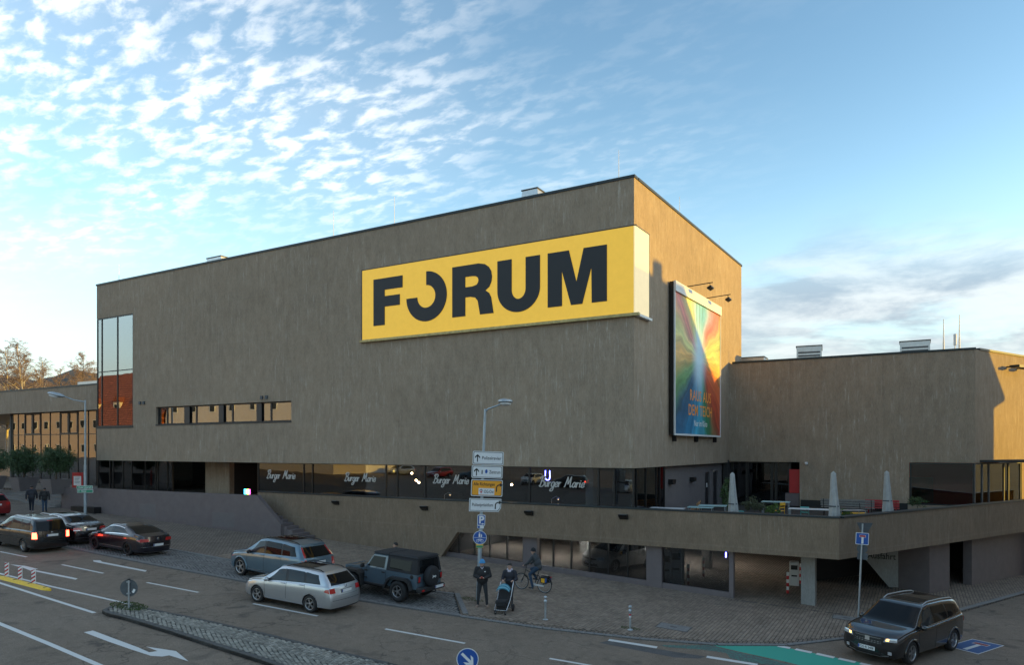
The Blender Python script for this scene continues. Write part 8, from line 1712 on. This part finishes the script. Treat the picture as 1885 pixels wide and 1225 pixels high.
def planter(label, px, py, cr, k):
    p = onZ(px, py, ZD); t = thing('potted_shrub', label, 'potted shrub', M=upright(p.x, p.y, ZD, 0), group='shrubs in grey tubs by the foyer')
    mb = MB(); a, b, h = .52, .74, 1.05; vs = [(-a, -a, 0), (a, -a, 0), (a, a, 0), (-a, a, 0), (-b, -b, h), (b, -b, h), (b, b, h), (-b, b, h), (-b + .07, -b + .07, h), (b - .07, -b + .07, h), (b - .07, b - .07, h), (-b + .07, b - .07, h), (-b + .1, -b + .1, h - .1), (b - .1, -b + .1, h - .1), (b - .1, b - .1, h - .1), (-b + .1, b - .1, h - .1)]
    mb.add(vs, [(3, 2, 1, 0)] + [(q * 4 + i, q * 4 + (i + 1) % 4, q * 4 + 4 + (i + 1) % 4, q * 4 + 4 + i) for q in range(3) for i in range(4)] + [(12, 13, 14, 15)]); mb.build('tub', MATS['grey_paint_light'], t)
    mb = MB(); mb.tube([(0, 0, .9), (.03, .02, 1.3), (-.02, 0, 1.7), (0, 0, 2.3)], [.07, .06, .05, .02], 7)
    for q in range(9): a = q * 2.4; mb.tube([(0, 0, 1.5 + .06 * q), (.5 * math.cos(a), .5 * math.sin(a), 1.9 + .1 * q), (.9 * math.cos(a), .9 * math.sin(a), 2.2 + .08 * q)], [.03, .02, .008], 5)
    mb.build('trunk', MATS['bark'], t); mb = MB(); leaves(mb, (0, 0, 2.35), cr, 9500, .10, 120); mb.build('crown', MATS['leaf_dark'], t, fix=False)
planter('round dark green shrub in a tapered grey tub beside the timber screen', 44, 904.5, (1.30, 1.2, .98), 0); planter('round dark green shrub in a tapered grey tub beside the poster stand', 103, 909.5, (1.22, 1.15, .98), 1); planter('round dark green shrub in a tapered grey tub in front of the timber screen', -14, 901, (1.25, 1.15, .95), 2)
def small_plant(label, px, py, z, rad, n, size, mat, name='terrace_plant', tub=True, flat=.5, up=.3):
    p = onZ(px, py, z); t = thing(name, label, 'plant', M=upright(p.x, p.y, ZT, 0)); h = z - ZT
    if tub: mb = MB(); mb.lathe([(.0, .0), (.20, .0), (.26, .42), (.22, .42), (.20, .36), (0, .36)], 16); mb.build('pot', MATS['frame_dark'], t)
    mb = MB(); mb.tube([(0, 0, .3), (.02, 0, h)], [.02, .01], 5); mb.build('stem', MATS['bark'], t); mb = MB(); leaves(mb, (0, 0, h), rad, n, size, 26, flat, up); mb.build('foliage', MATS[mat], t, fix=False)
small_plant('olive green bushy shrub behind the terrace parapet beside the folded parasol', 1388, 932, ZT + .85, (.62, .5, .38), 1500, .07, 'leaf_olive'); small_plant('fresh green leafy plant behind the terrace parapet beside the yellow chair', 1421, 938, ZT + .80, (.36, .35, .30), 900, .08, 'leaf_grass', up=1.2); small_plant('slender dark plant against the terrace back wall', 1337, 912, ZT + 1.3, (.28, .28, .85), 700, .10, 'leaf_mid'); small_plant('low green tuft beside the yellow bench on the terrace corner', 1555, 946, ZT + .70, (.4, .3, .16), 700, .06, 'leaf_grass'); small_plant('grey green herb bush below the wing corner window', 1689, 925, ZT + .82, (.5, .4, .34), 1200, .06, 'leaf_mid', up=1.0); small_plant('dark shrub seen through the corner glazing', 1194, 915, ZT + 1.0, (.30, .30, .55), 600, .09, 'leaf_dark')
# bare trees behind the foyer
def bare_tree(label, px, topy, Y, seed, birch=True):
    rnd = random.Random(seed); b = onY(px, 826, Y); x, y = b.x, Y; z0 = gz(x, y) - .2; zt = onY(px, topy, Y).z; H = zt - z0
    t = thing('birch_tree' if birch else 'bare_tree', label, 'tree', (x, y, z0), 'bare trees behind the foyer'); T1, T2 = MB(), MB(); lean = Vector((rnd.uniform(-.08, .08), rnd.uniform(-.08, .08), 1)).normalized(); base = Vector((x, y, z0)); segs = 10; pts = []
    for i in range(segs + 1): f = i / segs; pts.append(base + lean * H * .95 * f + Vector((math.sin(f * 4 + seed) * .25, math.cos(f * 3.3 + seed) * .25, 0)) * f)
    R0 = H * .011; T1.tube(pts, [R0 * (1 - .92 * i / segs) + .012 for i in range(segs + 1)], 7)
    nb = 50 if birch else 46
    for k in range(nb):
        f = .28 + .70 * (k + rnd.random()) / nb; i = min(int(f * segs), segs - 1); p = pts[i].lerp(pts[i + 1], f * segs - i); a = rnd.uniform(0, 2 * PI); L = H * (.30 * (1 - f) + .07) * rnd.uniform(.7, 1.2); el = rnd.uniform(.5, 1.0) if birch else rnd.uniform(.25, .8)
        d = Vector((math.cos(a) * math.cos(el), math.sin(a) * math.cos(el), math.sin(el))); q = [p]
        for j in range(4): d = (d + Vector((rnd.gauss(0, .16), rnd.gauss(0, .16), rnd.gauss(0, .12) + (-.10 if birch and j > 1 else .05)))).normalized(); q.append(q[-1] + d * L / 4)
        r = R0 * .40 * (1 - f) + .024; (T1 if r > .05 else T2).tube(q, [r, r * .75, r * .55, r * .35, .010], 5)
        for j in range(20):
            g = rnd.uniform(.2, 1.0) * 4; j0 = min(int(g), 3); s = q[j0].lerp(q[j0 + 1], g - j0); a2 = rnd.uniform(0, 2 * PI); e2 = rnd.uniform(-.1, 1.0); d2 = Vector((math.cos(a2) * math.cos(e2), math.sin(a2) * math.cos(e2), math.sin(e2))); l2 = L * rnd.uniform(.18, .40); m = s + d2 * l2 * .5; e = m + (d2 + Vector((0, 0, -.7 if birch else .2))).normalized() * l2 * .55; T2.tube([s, m, e], [.020, .015, .009], 3)
            for w in range(3): d3 = Vector((rnd.gauss(0, 1), rnd.gauss(0, 1), rnd.gauss(-.3 if birch else .3, .6))).normalized(); u = m.lerp(e, rnd.random()); T2.tube([u, u + d3 * l2 * rnd.uniform(.25, .5)], [.011, .007], 3)
    T1.build('trunk', MATS['birch_bark' if birch else 'bark'], t, fix=False); T2.build('crown', MATS['twig'], t, fix=False)
TL = [(-22, 630, 54, 1), (12, 626, 50, 1), (36, 640, 60, 1), (55, 622, 51, 1), (84, 665, 64, 1), (108, 672, 72, 0), (128, 672, 62, 0), (150, 642, 56, 0), (170, 664, 62, 0), (72, 655, 74, 1), (-5, 650, 70, 1)]
TLB = ['white stemmed birch at the far end of the foyer roof', 'tall white stemmed birch above the timber screen', 'birch with pale forked stem behind the timber screen birch', 'tallest bare birch over the middle of the foyer', 'slender birch between the tall birch and the spreading bare tree', 'faint bare tree deep behind the foyer duct', 'bare tree with upright limbs behind the foyer duct', 'spreading bare tree with dark twigs beside the corner window', 'bare tree half hidden by the corner window', 'thin birch in the second row behind the tall birch', 'thin birch in the second row behind the timber screen']
for i, (px, ty, Y, bi) in enumerate(TL): bare_tree(TLB[i], px, ty, Y, 11 + i * 7, bool(bi))
t = thing('garden_shrub', 'sunlit yellow green shrub seen through the passage past the foyer', 'shrub', (-96, 52, gz(-96, 52))); mb = MB(); leaves(mb, (-99, 55, gz(-96, 52) + 2.6), (6, 2.5, 3.2), 6000, .28, 90); mb.build('crown', MATS['leaf_olive'], t, fix=False); mb = MB(); mb.tube([(-99, 55, gz(-96, 52) - .2), (-98.6, 55, gz(-96, 52) + 3)], [.15, .05], 6); mb.build('trunk', MATS['bark'], t)
# wooded hill
def wood_mat():
    m = P('wooded_hill', (.060, .055, .045), .95, var=.5, vscale=.05, bump=1.0, bscale=.12, col2=(.105, .085, .066)); return m
wood_mat()
def hz(px, f):
    r = float(np.interp(px, [-700, -300, 0, 40, 75, 130, 165, 260, 500, 900], [640, 670, 694, 700, 706, 686, 690, 700, 730, 800])) - 826
    return -r
mb = MB(); NU, NV = 90, 14; vs = []
for i in range(NU + 1):
    px = -700 + 1600 * i / NU
    for j in range(NV + 1):
        D = 620 + 40 * j; rr = ray(px, YH); k = rr[:2] * D; f = j / NV; hgt = hz(px, f) / FPX * (620 + 40 * NV * .75) * (math.sin(min(1, f / .75) * PI / 2) ** .8 if f < .75 else 1 - .3 * (f - .75) / .25); n = math.sin(px * .09 + j * 1.7) * 1.6 + math.sin(px * .23 + j) * .9 + random.uniform(-1.2, 1.2)
        vs.append((k[0], k[1], 4.8 + max(0, hgt + (n if f > .1 else 0))))
mb.add(vs, [(i * (NV + 1) + j, (i + 1) * (NV + 1) + j, (i + 1) * (NV + 1) + j + 1, i * (NV + 1) + j + 1) for i in range(NU) for j in range(NV)], 0, True); mb.build('hill', MATS['wooded_hill'], kind='structure')
# ================================================================== GARAGE AND RESTAURANT DETAILS
def striped_post(label, px, py, Y, h):
    x = px_x(px, Y, py); z = gz(x, Y) + PAVE_DZ; t = thing('barrier_post', label, 'post', M=upright(x, Y, z, 0), group='red and white posts at the garage exit'); n = 6
    for k in range(n): mb = MB(); mb.cyl((0, 0, h * k / n), (0, 0, h * (k + 1) / n - .001), .055, None, 12); mb.build('stripe', MATS['red' if k % 2 == 0 else 'white'], t)
striped_post('red and white post behind the garage glass beside the ticket machines', 1267, 1060, 32.0, .95); striped_post('red and white post deep behind the garage glass', 1295, 1045, 34.5, .95); striped_post('red and white post at the edge of the garage exit opening', 1350, 1075, 31.6, .95); striped_post('red and white post in front of the exit barrier box', 1450, 1075, 33.2, .95); striped_post('red and white post behind the pale concrete column', 1474, 1060, 36.0, .95)
def cabinet(name, label, px, Y, w, d, h, mat='white_metal'):
    x = px_x(px, Y, 1050); z = gz(x, Y) + PAVE_DZ - .02; t = thing(name, label, 'machine', M=upright(x, Y, z, 8)); mb = MB(); mb.bbox((0, 0, h / 2), (w, d, h), .03); mb.build('cabinet', MATS[mat], t); mb = MB(); mb.box(-w * .35, w * .35, -d / 2 - .01, -d / 2 - .001, h * .68, h * .86); mb.build('screen', MATS['frame_black'], t); mb = MB(); mb.box(-w * .3, w * .3, -d / 2 - .012, -d / 2 - .001, h * .40, h * .46); mb.build('slot', MATS['frame_black'], t)
cabinet('ticket_machine', 'tall white ticket machine behind the garage glass next to the pier', 1228, 31.6, .45, .45, 1.55); cabinet('ticket_machine', 'wider white ticket machine behind the garage glass', 1246, 31.9, .55, .5, 1.7); cabinet('barrier_box', 'white barrier box with arm at the garage exit', 1462, 35.4, .42, .42, 1.15)
emis('tube_light', (1, .96, .86), 30.0); emis('pendant_glow', (1, .62, .30), 14.0); emis('pendant_red', (1, .22, .14), 12.0); emis('neon_blue', (.10, .10, 1.0), 9.0); emis('desk_glow', (1, .6, .28), 8.0); emis('blue_led', (.12, .12, 1.0), 4.0); emis('screen_cyan', (.05, .6, .9), 1.2); emis('screen_pink', (.9, .08, .4), 1.2); emis('screen_yellow', (.9, .7, .08), 1.2); emis('screen_green', (.1, .7, .2), 1.2)
def tube_light(label, a, b):
    a, b = Vector(a), Vector(b); t = thing('strip_light', label, 'ceiling light', tuple(a), 'strip lights in the garage'); d = (b - a).normalized(); mb = MB(); mb.cyl(a, b, .03, None, 8); mb.build('tube', MATS['tube_light'], t); mb = MB(); mb.obox((a + b) / 2 + Vector((0, 0, .06)), (b - a) * .5, Vector((-d.y, d.x, 0)) * .06, Vector((0, 0, .025))); mb.build('batten', MATS['white_metal'], t)
tube_light('lit strip light on the garage ceiling parallel to the street', (-18.0, 34.5, 2.2), (-15.6, 34.5, 2.2)); tube_light('lit strip light running deep into the garage behind the slanted pane', (-20.6, 34, 2.2), (-21.0, 36.5, 2.2)); tube_light('lit strip light running deep into the garage near the first pier', (-15.0, 36, 2.2), (-15.6, 39, 2.2)); tube_light('lit strip light over the white car in the garage', (-10.4, 36, 2.2), (-11.2, 39, 2.2))
p = onY(1337, 1022, YG - .02); t = thing('exit_light', 'small blue light at the top of the garage door post', 'light', (p.x, YG, p.z)); mb = MB(); mb.bbox((p.x, YG - .06, p.z), (.07, .05, .26), .008); mb.build('housing', MATS['frame_black'], t); mb = MB(); mb.box(p.x - .025, p.x + .025, YG - .092, YG - .087, p.z - .11, p.z + .11); mb.build('lens', MATS['blue_led'], t)
for i, (px, py, m) in enumerate(((518.8, 871, 'pendant_red'), (526.6, 878, 'pendant_red'), (542.5, 876.6, 'pendant_red'), (511, 881.5, 'pendant_glow'), (534.7, 884, 'pendant_red'), (588.9, 882.5, 'pendant_red'), (613.8, 879.6, 'pendant_red'), (601, 888.8, 'pendant_glow'), (758, 872, 'pendant_glow'), (766, 885, 'pendant_glow'), (771, 889, 'pendant_glow'), (942, 893, 'pendant_glow'))):
    Y = 32.2 + .25 * (i % 4); q = onY(px, py, Y); t = thing('pendant_lamp', 'small glowing %s pendant lamp hanging inside the restaurant' % ('red' if m == 'pendant_red' else 'amber'), 'lamp', (q.x, Y, q.z), 'red pendant lamps in the restaurant' if m == 'pendant_red' else 'amber pendant lamps in the restaurant'); mb = MB(); mb.sphere((q.x, Y, q.z), .060, 10, 8); mb.build('bulb', MATS[m], t); mb = MB(); mb.cyl((q.x, Y, q.z + .05), (q.x, Y, Z_OVER), .008, None, 5); mb.build('cable', MATS['black'], t)
q = onY(1008, 876, 30.9); t = thing('neon_sign', 'blue neon horseshoe sign in the restaurant window', 'neon sign', (q.x, 30.9, q.z)); mb = MB(); mb.tube([(q.x - .12, 30.9, q.z + .24), (q.x - .13, 30.9, q.z - .05)] + [(q.x + .13 * math.cos(a), 30.9, q.z - .08 + .15 * math.sin(a)) for a in np.linspace(PI, 2 * PI, 9)] + [(q.x + .13, 30.9, q.z - .05), (q.x + .12, 30.9, q.z + .24)], .022, 8); mb.build('neon_tube', MATS['neon_blue'], t); mb = MB(); mb.cyl((q.x, 30.9, q.z + .25), (q.x, 30.9, Z_OVER), .006, None, 4); mb.build('cable', MATS['black'], t)
for i, (px, py) in enumerate(((1015, 920), (818, 912))):
    q = onZ(px, 927 if i == 0 else 920, 3.92); Y = 31.2; x = px_x(px, Y, 915); t = thing('desk_lamp', ('white jointed desk lamp with lit shade below the blue neon horseshoe', 'white jointed desk lamp in the window left of the direction signs')[i], 'desk lamp', (x, Y, 3.86)); mb = MB(); mb.tube([(x, Y, 3.88), (x + .02, Y, 4.12), (x + .28, Y, 4.26), (x + .36, Y, 4.20)], .014, 6); mb.build('arm', MATS['white'], t); mb = MB(); mb.lathe([(.03, .06), (.05, .05), (.09, -.05)], 14, Matrix.Translation((x + .38, Y, 4.16))); mb.build('shade', MATS['white'], t); mb = MB(); mb.sphere((x + .38, Y, 4.13), .035, 8, 6); mb.build('bulb', MATS['desk_glow'], t); mb = MB(); mb.lathe([(0, 0), (.10, 0), (.10, .02), (0, .03)], 14, Matrix.Translation((x, Y, 3.86))); mb.build('foot', MATS['white'], t)
P('table_wood_dark', (.07, .05, .035), .5)
for i, px in enumerate((520, 600, 660, 760, 830, 930, 1020, 1090)):
    Y = 31.3; x = px_x(px, Y, 920); t = thing('restaurant_table', 'dark restaurant table behind the window glass', 'table', (x, Y, 3.12), 'tables behind the restaurant glass'); mb = MB(); mb.bbox((x, Y, 3.84), (1.1, .8, .04), .01); mb.build('table_top', MATS['table_wood_dark'], t); mb = MB(); mb.cyl((x, Y, 3.12), (x, Y, 3.82), .04, None, 8); mb.cyl((x, Y, 3.12), (x, Y, 3.15), .25, None, 12); mb.build('pedestal', MATS['frame_black'], t)
# screen at the entrance, poster stand
p = onY(456, 906, 31.5); t = thing('menu_screen', 'colourful lit menu screen on a post at the top of the stairs', 'screen', (p.x, 31.5, ZD)); mb = MB(); mb.bbox((p.x, 31.5, p.z), (.66, .08, .40), .015); mb.build('casing', MATS['frame_black'], t); mb = MB(); mb.cyl((p.x, 31.5, ZD), (p.x, 31.5, p.z - .15), .03, None, 8); mb.build('post', MATS['frame_black'], t)
for k, m in enumerate(('screen_cyan', 'screen_green', 'screen_yellow', 'screen_pink')): mb = MB(); mb.box(p.x - .30 + .15 * k, p.x - .155 + .15 * k, 31.455, 31.459, p.z - .17, p.z + .17); mb.build('screen_field', MATS[m], t)
p = onZ(143, 905, ZD); t = thing('poster_stand', 'red and white poster stand in front of the foyer glass', 'poster stand', M=frame((p.x, p.y, ZD), (.9, .43, 0))); mb = MB(); mb.bbox((0, 0, .80), (.86, .06, 1.25), .01); mb.build('board', MATS['red'], t); mb = MB(); mb.box(-.30, .30, -.036, -.032, .45, 1.15); mb.build('poster_sheet', MATS['white'], t)
for k in range(5): mb = MB(); mb.box(-.22, .22 - .06 * (k % 3), -.040, -.037, 1.05 - .11 * k, 1.08 - .11 * k); mb.build('printed_line', MATS['sign_back'], t)
mb = MB(); mb.sphere((.08, -.04, .36), 1, 10, 6, sc=(.18, .004, .07)); mb.build('printed_leaf', MATS['sign_green'], t); mb = MB(); mb.tube([(-.35, 0, .2), (-.35, .2, 0)], .015, 6); mb.tube([(.35, 0, .2), (.35, .2, 0)], .015, 6); mb.build('stand_leg', MATS['frame_black'], t)
for px, lb in ((47, 'pair of white notices on the foyer door behind the first tub'),):
    pass
p = G(815, 0 + 1024); 
t = thing('paper_scrap', 'white scrap of paper lying on the setts by the dark coupe', 'litter', M=on_ground(*G(230, 1024.5).to_2d(), 20, .05)); mb = MB(); mb.grid(lambda u, v: Vector(((u - .5) * .16, (v - .5) * .11, .012 * math.sin(5 * u + 3 * v) + .012)), 4, 4); mb.build('sheet', MATS['white'], t)
# ================================================================== CARS ACROSS THE STREET (mirrored in the restaurant panes)
def twin_car(src, label, x, y, ang):
    c = copy_tree(src); c.matrix_world = on_ground(x, y, ang, .005); c['label'] = label; c['group'] = 'cars parked across the street'; return c
CARS = {o['label']: o for o in list(COL.objects) if o.get('category') == 'car' and o.parent is None}
def find(w): return next(o for l, o in CARS.items() if w in l)
for w, lb, x, y, a in (('silver estate', 'silver estate parked across the street beside the cream house', -63, -17, 100), ('dark red', 'dark red estate parked across the street facing the restaurant', -57, -18, 95), ('blue grey', 'blue grey SUV parked across the street facing the stair end of the restaurant', -50, -17, 172), ('white car', 'white estate parked across the street between two SUVs', -43, -19, 88), ('black compact', 'black compact van parked across the street facing the direction signs', -37, -18, 170), ('silver estate', 'silver estate parked across the street facing the neon horseshoe', -30, -18, 85)):
    twin_car(find(w), lb, x, y, a)
